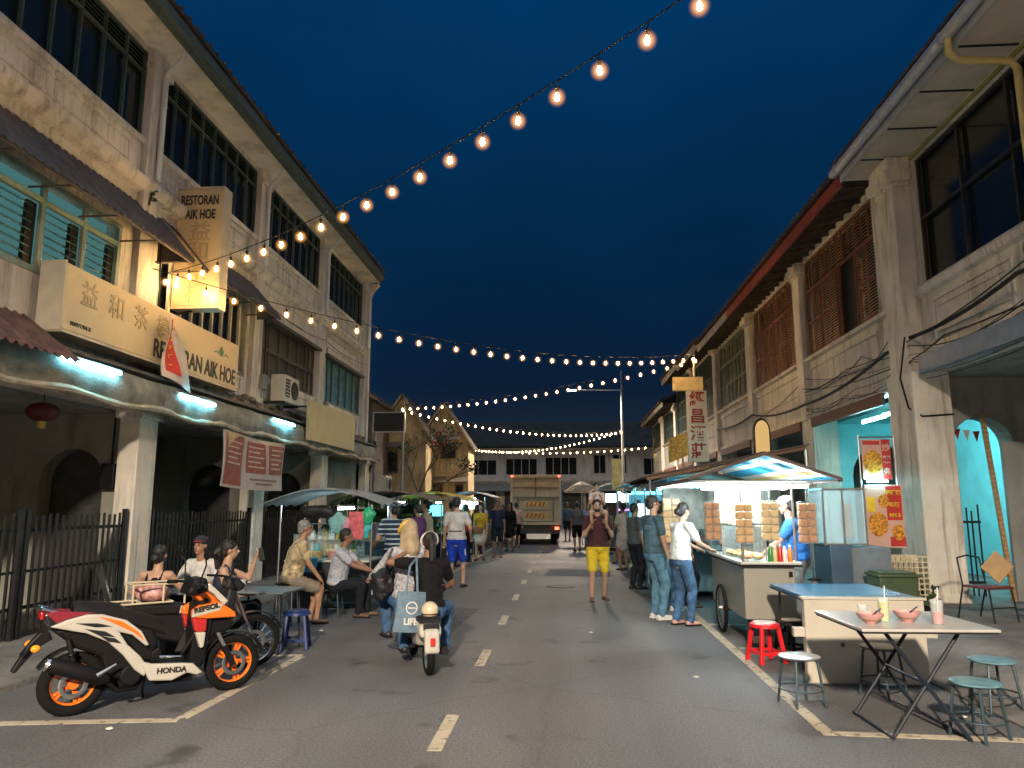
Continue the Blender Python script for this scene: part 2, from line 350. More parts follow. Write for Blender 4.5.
# ================================================================ left shophouse row
def mullions(mb, xf, ya, yb, za, zb, n, tz=None, w=.045, m=None):
    mb.box(xf-.03, xf+.03, ya, ya+w, za, zb, m); mb.box(xf-.03, xf+.03, yb-w, yb, za, zb, m)
    mb.box(xf-.03, xf+.03, ya+w, yb-w, zb-w, zb, m); mb.box(xf-.03, xf+.03, ya+w, yb-w, za, za+w, m)
    for i in range(1, n): y = ya+(yb-ya)*i/n; mb.box(xf-.022, xf+.027, y-w/2, y+w/2, za+w, zb-w, m)
    if tz: mb.box(xf-.025, xf+.024, ya+w, yb-w, tz-w/2, tz+w/2, m)
def slats(mb, x, ya, yb, za, zb, step, face, m=None, d=.05):
    """tilted louvre blades"""
    z = za+step/2
    while z < zb-step*.3:
        mb.add([(x-face*d/2, ya, z+step*.35), (x+face*d/2, ya, z-step*.35), (x+face*d/2, ya, z-step*.35+.008), (x-face*d/2, ya, z+step*.35+.008),
                (x-face*d/2, yb, z+step*.35), (x+face*d/2, yb, z-step*.35), (x+face*d/2, yb, z-step*.35+.008), (x-face*d/2, yb, z+step*.35+.008)],
               [(0,1,2,3),(7,6,5,4),(0,4,5,1),(1,5,6,2),(2,6,7,3),(3,7,4,0)], m); z += step
def corr_sheet(mb, x0, z0, x1, z1, ya, yb, pitch=.12, amp=.016, m=None):
    n = int((yb-ya)/pitch*6)
    def fn(u, v): return (x0+(x1-x0)*v, ya+(yb-ya)*u, z0+(z1-z0)*v + amp*math.sin(u*n/6*2*math.pi) - .0*v)
    mb.sheet(fn, n, 1, .006, m)
XL = -6.2
def left_unit(ya, yb, label, wall, first, win1, near=False):
    r = thing('shophouse', label, 'building', (-8, (ya+yb)/2, 0), 0, 'terrace of shophouses on the left side')
    pw = .42
    w = MB(wall); holes = [(ya+pw/2, yb-pw/2, 7.0, 8.36), (win1[0], win1[1], win1[2], win1[3])]
    wallgrid(w, XL-.25, XL, (ya, yb), (2.95, 8.5), holes)
    w.box(XL-.25, XL+.05, ya+pw/2, yb-pw/2, 6.88, 6.98); w.build('wall', r, True, bevel=.01)
    c = MB(wall); c.prism([(XL-.02,6.12),(XL+.1,6.16),(XL+.17,6.26),(XL+.17,6.33),(XL+.12,6.37),(XL-.02,6.39)], 'y', ya, yb)
    c.build('cornice', r, True)
    g = MB(MOSS); n = 30
    for i in range(n):
        y = ya+(yb-ya)*(i+random.random())/n; g.sph((XL+random.uniform(.0,.12), y, 3.60+random.uniform(-.03,.05)), (random.uniform(.05,.14), random.uniform(.1,.22), random.uniform(.03,.07)), 7, 5)
    g.box(XL-.01, XL+.14, ya, yb, 3.5, 3.62); g.build('grimy_ledge', r, True)
    # raised panel mouldings under each window band
    for (za, zb) in ((6.5, 6.8), (5.72, 6.02), (3.78, 4.12)):
        if za < 5.5 and near: continue
        p = MB(wall)
        a, b_ = ya+.5, yb-.5
        for q in ((a, b_, zb-.03, zb), (a, b_, za, za+.03)): p.box(XL, XL+.022, *q)
        for q in ((a, a+.03, za, zb), (b_-.03, b_, za, zb)): p.box(XL, XL+.02, *q)
        p.build('panel_moulding', r, True)
    pil = MB(wall); pil.box(XL, XL+.1, yb-pw/2, yb+pw/2-.005, 2.95, 8.42); pil.box(XL, XL+.15, yb-pw/2-.04, yb+pw/2+.04, 8.1, 8.2); pil.box(XL+.101, XL+.103, yb-.1, yb+.1, 6.6, 8.0)
    pil.build('pilaster', r, True, bevel=.008)
    # top windows
    f = MB(TRIM); mullions(f, XL-.045, ya+pw/2+.002, yb-pw/2-.002, 7.0, 8.36, 8 if not near else 15, 8.02, .03); fo = f.build('top_window_frame', r, True)
    gl = MB(first); gl.box(XL-.10, XL-.09, ya+pw/2, yb-pw/2, 7.0, 8.36)
    gl.build('pane', fo, True)
    s = MB(SHUT_D); slats(s, XL-.075, ya+pw/2, yb-pw/2, 8.06, 8.34, .06, 1); s.build('louvre', fo, True)
    # eaves
    e = MB(mat('soffit_white', (.72,.69,.62), .7, var=.15, scale=2, stain=.6)); e.add([(XL,ya,8.45),(XL,yb,8.45),(-5.73,yb,8.52),(-5.73,ya,8.52),(XL,ya,8.5),(XL,yb,8.5),(-5.73,yb,8.57),(-5.73,ya,8.57)], [(0,1,2,3),(7,6,5,4),(0,4,5,1),(1,5,6,2),(2,6,7,3),(3,7,4,0)])
    e.build('soffit', r, True)
    f = MB(FASC); f.box(-5.725, -5.69, ya, yb, 8.48, 8.74); f.box(-5.688, -5.61, ya, yb, 8.56, 8.59); f.box(-5.61, -5.59, ya, yb, 8.56, 8.72); f.build('gutter', r, True)
    rf = MB(ROOF); n = 14
    rf.add([(-5.56,ya,8.76),(-5.56,yb,8.76),(-11,yb,10.9),(-11,ya,10.9),(-5.56,ya,8.82),(-5.56,yb,8.82),(-11,yb,11.0),(-11,ya,11.0)], [(0,1,2,3),(7,6,5,4),(0,4,5,1),(1,5,6,2),(2,6,7,3),(3,7,4,0)])
    y = ya+.1
    while y < yb: rf.tube([(-5.54,y,8.82),(-11,y,11.0)], .035, 6); y += .24
    rf.build('roof', r, True)
    d = MB(WHITE); yp = yb+.02
    d.tube([(-5.78,yp,8.52),(-5.79,yp,8.40),(-5.86,yp,8.30),(-6.0,yp,8.18),(-6.04,yp,8.08),(-6.04,yp,6.4)], .042, 8)
    for z in (7.6, 6.9): d.ring((-6.04,yp,z),(0,0,1),.045,.008,14,5)
    d.build('downpipe', r, True, smooth=True)
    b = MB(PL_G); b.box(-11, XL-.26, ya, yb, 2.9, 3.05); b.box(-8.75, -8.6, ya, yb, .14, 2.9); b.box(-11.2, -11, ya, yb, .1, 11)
    b.build('inner_walls', r, True)
    # column and cross arch of the five-foot way
    c = MB(PL_PIL); c.box(-6.3, -6.0, yb-.0, yb+.48, .5, 2.95); c.box(-6.33, -5.97, yb-.03, yb+.51, .14, .5); c.box(-6.35, -5.95, yb-.05, yb+.53, 2.82, 2.95)
    c.build('column', r, True, bevel=.015)
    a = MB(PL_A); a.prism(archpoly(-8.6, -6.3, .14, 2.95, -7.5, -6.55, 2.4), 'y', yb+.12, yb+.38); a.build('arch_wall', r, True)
    s = MB(mat('roller_shutter', (.07,.072,.07), .5, metal=.4, var=.2))
    z = .14
    while z < 2.5: s.prism([(yb+.40, z), (yb+.44, z+.03), (yb+.40, z+.075)], 'x', -7.9, -6.4); z += .078
    s.box(-7.9, -6.4, yb+.44, yb+.47, .14, 2.6); s.build('roller_shutter', r, True)
    # hanging fascia of old canvas over the walkway
    k = MB(CANV); nn = 24
    def fn(u, v): y = ya+(yb-ya)*u; return (-5.72+.05*math.sin(v*3.1)+.025*math.sin(y*5), y, 3.3-.42*v+.03*math.sin(y*3.3)*v)
    k.sheet(fn, nn, 4, .02); k.build('canvas_fascia', r, True, smooth=True)
    k = MB(mat('canvas_rim', (.46,.41,.31), .75, var=.3, scale=4, stain=.7)); k.tube([(-5.70, ya+(yb-ya)*i/24, 2.90+.03*math.sin((ya+(yb-ya)*i/24)*3.3)) for i in range(25)], [.045+.012*math.sin(i*1.9) for i in range(25)], 8); k.build('rolled_hem', r, True, smooth=True)
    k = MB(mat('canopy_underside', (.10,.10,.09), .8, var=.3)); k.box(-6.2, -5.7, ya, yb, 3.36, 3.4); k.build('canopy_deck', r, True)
    return r
def tealpane(nm, s): return emit(nm, (.16,.42,.42), s)
uA = left_unit(2.2, 10.05, 'nearest cream shophouse with long louvred window under a dark corrugated awning', PL_L, DARKG, (2.6, 9.55, 4.3, 5.5), True)
uB = left_unit(10.06, 14.1, 'cream shophouse carrying the upright restaurant sign beside its first floor bars', PL_L, DARKG, (10.55, 13.8, 4.0, 5.5))
uC = left_unit(14.11, 18.05, 'cream shophouse with the air conditioner under its dark gridded first floor window', PL_W, DARKG, (14.5, 17.85, 4.25, 5.5))
uD = left_unit(18.06, 22.1, 'farthest cream shophouse with blue curtained first floor window', PL_W, DARKG, (18.6, 21.9, 4.25, 5.5))
# unit A first floor jalousies
f = MB(mat('teal_white_frame', (.22,.30,.27), .5, var=.2)); mullions(f, XL-.02, 2.6, 9.55, 4.3, 5.5, 9, 5.2, .07)
fo = f.build('louvred_window_frame', uA, True)
s = MB(mat('louvre_glass', (.12,.22,.22), .25, var=.3, scale=4, trans=.0)); 
for i in range(9):
    a = 2.6+6.95*i/9+.05; b_ = 2.6+6.95*(i+1)/9-.05; slats(s, XL-.06, a, b_ if i % 2 else b_-.1, 4.36, 5.16, .1, 1, d=.09)
s.build('louvre', fo, True)
MB(emit('lit_room_teal', (.13,.36,.36), .24)).box(XL-.24, XL-.23, 2.6, 9.55, 4.3, 5.5).build('lit_room_panel', fo, True)  # glowing panel stands for the lamplit room behind the louvres
f = MB(BLK)
for i in range(9): y = 2.6+6.95*(i+1)/9; MB(BLK).box(XL-.1, XL-.05, y-.2, y-.05, 4.35, 5.15).build('window_bar', fo, True)
# B: white bars, C: grid, D: curtains
f = MB(TRIMW); mullions(f, XL-.02, 10.55, 13.8, 4.0, 5.5, 9, None, .05); f.build('barred_window_frame', uB, True)
MB(DARKG).box(XL-.2, XL-.18, 10.55, 13.8, 4, 5.5).build('dark_pane', uB, True)
f = MB(mat('old_frame', (.07,.068,.06), .6)); mullions(f, XL-.08, 14.5, 17.85, 4.25, 5.5, 6, 4.85, .06); f.box(XL-.05, XL+.12, 14.4, 17.95, 5.42, 5.5)
fo = f.build('gridded_window_frame', uC, True); MB(mat('grey_room', (.06,.06,.055), .6)).box(XL-.2, XL-.18, 14.5, 17.85, 4.25, 5.5).build('dark_pane', fo, True)
f = MB(mat('old_frame2', (.10,.10,.09), .6)); mullions(f, XL-.04, 18.6, 21.9, 4.25, 5.5, 5, None, .06); f.box(XL-.05, XL+.12, 18.5, 22.0, 5.42, 5.5); fo = f.build('curtained_window_frame', uD, True)
s = MB(mat('blue_curtain', (.10,.30,.36), .8, var=.3)); s.sheet(lambda u, v: (XL-.12+.03*math.sin(u*70), 18.6+3.3*u, 4.25+1.25*v), 140, 1, .004); s.build('curtain', fo, True, smooth=True)
w = MB(PL_W); w.box(-11, XL-.01, 22.1, 22.3, .14, 8.5); w.prism([(-6.2,8.5),(-11,8.5),(-11,10.8)], 'y', 22.1, 22.3); w.box(XL-.2, XL+.16, 22.2, 22.38, 2.95, 8.3)
w.prism([(XL,8.0),(XL+.15,8.05),(XL+.25,8.3),(-5.78,8.48),(XL,8.48)], 'y', 22.15, 22.4); w.build('end_wall', uD, True)
# corrugated awnings over the first floor windows
for (ya, yb, lab, un) in ((2.2, 10.5, 'long dark corrugated awning over the louvred teal window', uA), (13.0-2.2, 14.0, 'short sagging corrugated awning behind the upright restaurant sign', uB)):
    o = thing('window_awning', lab, 'awning', (XL, (ya+yb)/2, 5.6)); k = MB(CORR); corr_sheet(k, XL, 5.98, XL+.6, 5.27, ya, yb, .14, .02); k.build('corrugated_sheet', o, True)
    k = MB(mat('awning_rib', (.14,.10,.08), .8)); k.box(XL+.55, XL+.58, ya, yb, 5.24, 5.28)
    y = ya+.1
    while y < yb: k.bar((XL+.02, y, 5.25), (XL+.55, y, 5.25), .02, .02); y += .9
    k.prism([(XL,5.25),(XL,5.9),(XL+.55,5.27)], 'y', yb-.02, yb, CORR); k.build('bracket', o, True)
o = thing('window_awning', 'rusty corrugated awning over the near shop front with the red lantern', 'awning', (XL, 5, 3.3)); k = MB(mat('corr_rust', (.13,.07,.055), .6, metal=.2, var=.4)); corr_sheet(k, XL+.02, 3.75, XL+.75, 3.2, 2.2, 7.9, .14, .022); k.build('corrugated_sheet', o, True)
# fluorescent battens with light
def batten(name, lab, p0, p1, mtube, hz=.06):
    o = thing(name, lab, 'lamp', p0); k = MB(WHITE); k.bar(p0, p1, .05, .04); k.build('batten', o, True)
    k = MB(mtube); a = Vector(p0); b_ = Vector(p1); d = (b_-a)*.04; off = Vector((.035,0,-.03)) if p0[0] < 0 else Vector((-.03,-.02,-.04)); k.cyl(a+d+off, b_-d+off, .017, n=8); k.build('tube', o, True, smooth=True)
    return o
batten('fluorescent_lamp', 'lit cool white tube below the wide restaurant sign beside the red lantern', (-5.66, 7.75, 3.28), (-5.66, 8.95, 3.28), TUBE)
batten('fluorescent_lamp', 'lit cool white tube under the red and white hanging pennant', (-5.66, 10.35, 3.22), (-5.66, 11.55, 3.22), TUBE)
batten('fluorescent_lamp', 'lit cool white tube above the red printed banner', (-5.66, 13.9, 3.27), (-5.66, 15.1, 3.27), TUBE)
# signs
SIGNY = mat('sign_cream', (.56,.44,.27), .45, var=.08, scale=1.5, stain=.3, stain_col=(.42,.28,.12))
SIGNS = mat('sign_side', (.55,.48,.36), .5, var=.1); INK = mat('sign_ink', (.02,.018,.015), .5); FADE = mat('sign_faded', (.41,.31,.17), .5)
o = thing('upright_sign', 'tall cream box sign reading RESTORAN AIK HOE sticking out from the cream facade', 'sign', (-5.8, 10.75, 4.55))
k = MB(SIGNY); k.box(-6.2, -5.44, 10.95, 11.2, 4.70, 6.66); k.build('box', o, True, bevel=.012)
k = MB(SIGNS); k.box(-5.438, -5.42, 10.935, 11.21, 4.67, 6.69); k.box(-6.2, -5.44, 10.935, 11.21, 4.66, 4.698); k.box(-6.2, -5.44, 10.935, 11.21, 6.662, 6.69); k.build('edge_trim', o, True)
text('RESTORAN', .22, INK, 'lettering', o, Matrix.Translation(-o.location) @ frame_y(-5.83, 10.947, 6.46), bold=.006, width=.62); text('AIK HOE', .22, INK, 'lettering', o, Matrix.Translation(-o.location) @ frame_y(-5.81, 10.947, 6.22), bold=.006, width=.50)
for i, ch in enumerate('益和茶樓'): text(ch, .36, FADE, 'faded_character', o, Matrix.Translation(-o.location) @ frame_y(-5.80, 10.947, 5.92-.34*i), bold=.004)
MB(BLKM).bar((-6.2,11.07,6.4),(-5.9,11.07,6.72),.03,.03).build('bracket', o, True); MB(BLKM).bar((-6.2,11.07,4.6),(-5.9,11.07,4.65),.03,.03).build('bracket', o, True)
o = thing('restaurant_sign', 'long cream signboard reading RESTORAN AIK HOE with a pennant hung across it', 'sign', (-5.9, 10.2, 3.6))
k = MB(SIGNY); k.box(-6.1, -5.8, 7.95, 12.6, 3.62, 4.42); k.build('box', o, True, bevel=.015); k = MB(SIGNS); k.box(-6.1, -5.79, 7.93, 7.948, 3.6, 4.44); k.box(-6.1, -5.79, 7.95, 12.61, 3.585, 3.618); k.build('edge_trim', o, True)
text('RESTORAN AIK HOE', .36, INK, 'lettering', o, Matrix.Translation(-o.location) @ frame_x(-5.797, 11.2, 3.80), bold=.008, width=2.62)
for i, ch in enumerate('益和茶樓'): text(ch, .34, FADE, 'faded_character', o, Matrix.Translation(-o.location) @ frame_x(-5.797, 8.42+.56*i, 4.12), bold=.004)
text('000977704-X', .07, INK, 'small_number', o, Matrix.Translation(-o.location) @ frame_x(-5.797, 8.3, 3.72))
text('︵♣︵', .16, mat('sign_green', (.05,.2,.1), .5), 'green_emblem', o, Matrix.Translation(-o.location) @ frame_x(-5.797, 11.95, 4.17))
# pennant
o = thing('pennant_flag', 'white pennant with a red middle hanging in front of the wide restaurant sign', 'flag', (-5.7, 10.2, 3.4))
def pen(u, v): return (-5.66+.04*math.sin(u*5+v*6)+.03*v, 9.98+u*(.12+.78*v)-.1*v, 4.3-v*(1.02-.12*(1-u)))
k = MB(mat('flag_white', (.6,.5,.45), .8)); k.sheet(pen, 10, 12, .006); k.build('cloth', o, True, smooth=True)
k = MB(mat('flag_red', (.6,.04,.03), .8)); k.sheet(lambda u, v: tuple(a+b_ for a, b_ in zip(pen(.12+u*.42, .06+v*.82), (.008,0,0))), 8, 10, .004); k.build('red_panel', o, True, smooth=True)
for i in range(5):
    q = pen(.30-.01*i, .2+.14*i); text('KWALJU'[i], .11, mat('flag_yellow', (.8,.5,.05), .6), 'lettering', o, Matrix.Translation(-o.location) @ frame_x(q[0]+.02, q[1], q[2]) @ Matrix.Rotation(R(-70),4,'Z'))
# red banner
o = thing('printed_banner', 'faded red and white food banner hanging beside the walkway column', 'banner', (-5.75, 13.4, 2))
k = MB(mat('banner_white', (.45,.38,.34), .7, var=.1)); 
def ban(u, v): return (-5.62+.03*math.sin(u*9+v*3), 11.82+2.72*u, 2.84-.03*u-.03*math.sin(u*3.1)-.93*v)
k.sheet(ban, 24, 8, .006); k.build('cloth', o, True, smooth=True)
k = MB(mat('banner_red', (.28,.07,.05), .7, var=.3, scale=9))
def pat(k, u0, u1, v0, v1, m=None, off=.007): k.sheet(lambda u, v: (ban(u0+(u1-u0)*u, v0+(v1-v0)*v)[0]+off, *ban(u0+(u1-u0)*u, v0+(v1-v0)*v)[1:]), 8, 4, .003, m)
pat(k, .03, .30, .05, .95); pat(k, .37, .65, .08, .68); pat(k, .70, .98, .08, .68); k.build('red_print', o, True, smooth=True)
k = MB(mat('banner_ink', (.5,.42,.36), .7))
for (u0, u1) in ((.06,.27),(.40,.62),(.73,.95)):
    for j in range(5): pat(k, u0, u1-.05*(j % 2), .16+.095*j, .19+.095*j, off=.011)
pat(k, .42, .9, .78, .82, mat('banner_dark', (.2,.12,.1), .7)); pat(k, .5, .8, .86, .9, mat('banner_dark', (.2,.12,.1), .7)); k.build('lettering', o, True)
k = MB(mat('banner_flash', (.5,.36,.2), .7)); k.sheet(lambda u, v: (ban(.05+.22*u+.08*v, .02+.35*v)[0]+.010, *ban(.05+.22*u*(1-v), .02+.40*v)[1:]), 6, 6, .002); k.build('corner_print', o, True)
# blank sign and air conditioners
o = thing('blank_signboard', 'faded blank yellowish signboard past the air conditioner', 'sign', (-5.95, 18.8, 3.1)); k = MB(mat('sign_blank', (.52,.42,.22), .6, var=.12, scale=1.5, stain=.7, stain_col=(.38,.32,.22))); k.box(-5.63, -5.56, 15.75, 19.3, 3.0, 3.90); k.build('panel', o, True, bevel=.01)
[MB(BLKM).bar((-6.19,y-1.1,3.8),(-5.62,y-1.1,3.8),.03,.03).build('bracket', o, True) for y in (17.3,20.3)]
def aircon(loc, lab):
    o = thing('air_conditioner', lab, 'air conditioner', loc, 0, 'air conditioner outdoor units')
    MB(mat('ac_cream', (.5,.46,.38), .5, var=.12, stain=.3)).box(-.15, .15, -.42, .42, 0, .56).build('casing', o, bevel=.015)
    k = MB(BLK); k.cyl((.15,.14,.28),(.156,.14,.28),.2,n=24)
    k.box(.15,.156,-.38,-.12,.1,.48); k.build('grille_recess', o)
    k = MB(BLKM); 
    for i in range(1,5): k.ring((.165,.14,.28),(1,0,0),.045*i,.004,24,5)
    for i in range(6): k.bar((.165,.14,.28),(.165,.14+.2*math.cos(i*1.047),.28+.2*math.sin(i*1.047)),.006,.006)
    for i in range(5): k.box(.156,.162,-.38,-.12,.14+.07*i,.15+.07*i,TRIMW)
    k.build('fan_guard', o); MB(BLKM).box(-.3, .16, -.4, -.36, -.05, 0).build('bracket', o); MB(BLKM).box(-.3, .16, .36, .4, -.05, 0).build('bracket', o)
    return o
ac = aircon((-5.9, 15.15, 3.72), 'outdoor unit on the ledge under the dark gridded window'); dup(ac, (-6.0, 24.5, 2.0), 0, 'outdoor unit low on the wall over the stall awning')
# picket fences between the columns
def fence(ya, yb, lab):
    o = thing('picket_fence', lab, 'fence', (-6.05, (ya+yb)/2, .14), 0, 'iron picket fences along the walkway'); k = MB(BLKM); y = ya+.06
    while y < yb-.05: k.box(-6.062, -6.038, y-.012, y+.012, .2, 1.5 if int(y*100) % 2 else 1.48); y += .115
    k.build('picket', o, True); k = MB(BLKM); k.box(-6.075, -6.062, ya, yb, 1.3, 1.34); k.box(-6.075, -6.062, ya, yb, .45, .49); k.box(-6.075, -6.062, ya, yb, .85, .88); k.build('rail', o, True)
    MB(BLKM).box(-6.08, -6.02, ya, ya+.05, .14, 1.55).build('end_post', o, True); MB(BLKM).box(-6.08, -6.02, yb-.05, yb, .14, 1.55).build('end_post', o, True)
fence(3, 6.2, 'black iron picket fence at the far left edge'); fence(6.3, 8.0, 'black iron picket fence in front of the first dark arch, left half')
fence(8.05, 9.98, 'black iron picket fence running up to the first walkway column'); fence(10.6, 14.05, 'black iron picket fence between the first and second walkway columns'); fence(14.65, 18.0, 'black iron picket fence past the second walkway column')
o = thing('wall_box', 'small black box fixed on the dim wall beside the first column', 'meter box', (-6.35, 10.1, 1.8)); k = MB(BLK); k.box(-6.52, -6.32, 10.04, 10.165, 1.82, 2.18); k.build('casing', o, True, bevel=.01); k = MB(BLK); k.tube([(-6.42,10.13,2.18),(-6.42,10.13,2.9)], .012); k.build('cable', o, True)
o = thing('notice_sheet', 'pale blue notice pasted low on the first walkway column', 'poster', (-6.2, 10.03, .8)); k = MB(mat('notice_blue', (.28,.36,.42), .7, var=.5, scale=30)); k.box(-6.25, -6.08, 10.034, 10.04, .78, 1.12); k.build('paper', o, True)
o = thing('dish_antenna', 'dull round dish leaning on the fence behind the seated diners', 'pan', (-5.6, 8.9, .5)); k = MB(mat('dish_grey', (.14,.16,.17), .35, metal=.6)); k.lathe([(.001,.0),(.15,.02),(.26,.07),(.27,.075),(.15,.03),(.001,.012)], n=28, caps=False); k.build('dish', o, X=Matrix.Rotation(R(70),4,'Y') @ Matrix.Rotation(R(-30),4,'X')); o.location = (-5.72, 9.0, .62)
MB(BLKM).tube([(0,0,-.48),(0,0,0)], .012).build('stand', o)
o = thing('red_lantern', 'dark red paper lantern under the coffee shop canopy', 'lantern', (-6.35, 8.55, 2.72)); k = MB(mat('lantern_red', (.09,.008,.008), .6)); k.sph((0,0,0), (.19,.19,.12), 16, 8); k.build('shade', o, smooth=True); k = MB(YEL); k.cyl((0,0,-.2),(0,0,-.11),.04,.05); k.build('tassel', o); MB(BLK).cyl((0,0,.1),(0,0,.35),.006).build('cord', o)
# ================================================================ right row
XR = 5.9
def shutter_leaf(mb, ya, yb, za, zb, x, fm, sm):
    w = .05; mb.box(x-.02, x+.02, ya, ya+w, za, zb, fm); mb.box(x-.02, x+.02, yb-w, yb, za, zb, fm)
    for z in (za, (za+zb)/2-.03, zb-w): mb.box(x-.019, x+.019, ya+w, yb-w, z, z+w, fm)
    slats(mb, x, ya+w, yb-w, za+w, (za+zb)/2-.03, .062, -1, sm, .045); slats(mb, x, ya+w, yb-w, (za+zb)/2+.02, zb-w, .062, -1, sm, .045)
def right_unit(ya, yb, label, wall, fascia, fm, sm, zt=7.6, detail=True):
    r = thing('shophouse', label, 'building', (8, (ya+yb)/2, 0), 0, 'terrace of shophouses on the right side')
    pw = .55; wa = ya+pw; wb = yb-.05
    w = MB(wall); wallgrid(w, XR, XR+.25, (ya, yb), (3.62, zt), [(wa, wb, 5.1, zt-.12)]); w.build('wall', r, True, bevel=.012)
    c = MB(wall)
    c.prism([(XR+.02,4.98),(XR-.1,5.0),(XR-.13,5.06),(XR+.02,5.1)], 'y', ya, yb); c.prism([(XR+.02,3.62),(XR-.06,3.62),(XR-.06,3.72),(XR+.02,3.78)], 'y', ya+.02, yb)
    for q in ((wa+.1, wb-.2, 4.78, 4.83), (wa+.1, wb-.2, 4.28, 4.33)): c.box(XR-.03, XR, *q)
    for q in ((wa+.1, wa+.15, 4.33, 4.78), (wb-.25, wb-.2, 4.33, 4.78)): c.box(XR-.028, XR, *q)
    c.build('cornice', r, True)
    p = MB(PL_PIL); p.box(XR-.14, XR, ya-.1, ya+pw-.15, 3.6, zt-.45); p.box(XR-.2, XR, ya-.15, ya+pw-.1, zt-.45, zt-.38); p.box(XR-.26, XR, ya-.2, ya+pw-.05, zt-.38, zt-.2)
    p.box(XR-.2, XR, ya-.15, ya+pw-.1, zt-.2, zt-.02)
    if ya > 14: p.build('pilaster', r, True, bevel=.02)
    c = MB(PL_PIL); c.box(XR-.08, XR+.5, ya-.35, ya+.45, .16, 3.62); c.box(XR-.12, XR+.54, ya-.39, ya+.49, .16, .45)
    if ya > 14: c.build('column', r, True, bevel=.02)
    f = MB(fm); n = 4
    mullions(f, XR+.1, wa, wb, 5.1, zt-.12, n, 6.75, .06); fo = f.build('window_frame', r, True)
    lw = (wb-wa)/n
    for i in range(n):
        s = MB(sm)
        if detail and i == 1 and ya < 14:
            continue
        shutter_leaf(s, wa+lw*i+.05, wa+lw*(i+.5)-.005, 5.17, 6.7, XR+.06, fm, sm); shutter_leaf(s, wa+lw*(i+.5)+.005, wa+lw*(i+1)-.05, 5.17, 6.7, XR+.065, fm, sm); s.build('shutter', fo, True)
    v = MB(fm); 
    for i in range(n*3):
        a = wa+(wb-wa)*i/(n*3)+.05; b_ = wa+(wb-wa)*(i+1)/(n*3)-.05
        v.box(XR+.06, XR+.1, a-.05, a, 6.8, zt-.15, fm); slats(v, XR+.08, a, b_, 6.82, zt-.16, .07, -1, sm, .05)
    v.build('vent_louvre', fo, True)
    b = MB(mat('room_dark', (.03,.035,.03), .8)); b.box(XR+.27, XR+.29, wa, wb, 5.1, zt-.1); b.build('dark_interior', r, True)
    e = MB(mat('eave_boards', (.06,.045,.035), .8, var=.3)); e.add([(XR,ya,zt),(XR,yb,zt),(5.2,yb,zt-.12),(5.2,ya,zt-.12),(XR,ya,zt+.05),(XR,yb,zt+.05),(5.2,yb,zt-.07),(5.2,ya,zt-.07)], [(0,1,2,3),(7,6,5,4),(0,4,5,1),(1,5,6,2),(2,6,7,3),(3,7,4,0)])
    y = ya+.1
    while y < yb: e.bar((XR, y, zt-.04), (5.22, y, zt-.17), .06, .1); y += .45
    e.build('eave', r, True)
    MB(fascia).box(5.14, 5.195, ya, yb, zt-.17, zt+.06).build('fascia', r, True)
    rf = MB(ROOF); rf.add([(5.05,ya,zt+.07),(5.05,yb,zt+.07),(10.5,yb,zt+2.4),(10.5,ya,zt+2.4),(5.05,ya,zt+.14),(5.05,yb,zt+.14),(10.5,yb,zt+2.5),(10.5,ya,zt+2.5)], [(0,1,2,3),(7,6,5,4),(0,4,5,1),(1,5,6,2),(2,6,7,3),(3,7,4,0)])
    y = ya+.1
    while y < yb: rf.tube([(5.03,y,zt+.13),(10.5,y,zt+2.5)], .04, 6); y += .25
    rf.build('roof', r, True)
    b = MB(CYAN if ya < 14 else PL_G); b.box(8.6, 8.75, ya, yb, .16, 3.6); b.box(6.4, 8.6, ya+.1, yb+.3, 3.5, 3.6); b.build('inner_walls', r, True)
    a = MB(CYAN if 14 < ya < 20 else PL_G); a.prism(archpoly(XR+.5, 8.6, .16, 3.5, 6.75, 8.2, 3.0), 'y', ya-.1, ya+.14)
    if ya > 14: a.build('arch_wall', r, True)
    m = MB(mat('brown_beam', (.12,.05,.035), .7)); m.box(XR-.05, XR+.05, ya+.46, yb-.35, 3.62, 3.66); m.box(XR-.12, XR-.06, ya+.46, yb-.35, 3.4, 3.62); m.build('beam', r, True)
    return r
# near unit, glass front
o = r0 = thing('shophouse', 'nearest shophouse with wide dark glass window and grey gutter', 'building', (8, 9, 0), 0, 'terrace of shophouses on the right side')
w = MB(PL_R); wallgrid(w, XR, XR+.25, (3, 12.75), (3.66, 7.62), [(3.3, 12.2, 5.17, 7.35)]); w.build('wall', o, True, bevel=.01)
c = MB(PL_R); c.prism([(XR+.02,4.96),(XR-.08,5.0),(XR-.1,5.1),(XR-.04,5.17),(XR+.02,5.17)], 'y', 3, 12.3)
for (a, b_) in ((9.75, 11.9), (6.6, 9.1), (3.5, 6)):
    for d, zz, t in ((.0, 0, .035), (.12, .12, .03)):
        for q in ((a+d, b_-d, 4.8-zz, 4.84-zz), (a+d, b_-d, 4.16+zz, 4.2+zz)): c.box(XR-t, XR, *q)
        for q in ((a+d, a+d+.04, 4.2+zz, 4.8-zz), (b_-d-.04, b_-d, 4.2+zz, 4.8-zz)): c.box(XR-t, XR, *q)
c.prism([(XR+.02,3.9),(XR-.05,3.92),(XR-.05,4.0),(XR+.02,4.04)], 'y', 3, 12.6); c.build('cornice', o, True, bevel=.006)
f = MB(mat('window_black', (.02,.022,.024), .4)); mullions(f, XR+.1, 3.3, 12.2, 5.17, 7.35, 7, 6.3, .05); fo = f.build('window_frame', o, True); MB(DARKG).box(XR+.16, XR+.17, 3.3, 12.2, 5.17, 7.35).build('pane', fo, True)
MB(mat('olive_trim', (.22,.23,.09), .5)).box(XR-.03, XR+.0, 3.3, 12.2, 7.35, 7.42).build('window_head', o, True)
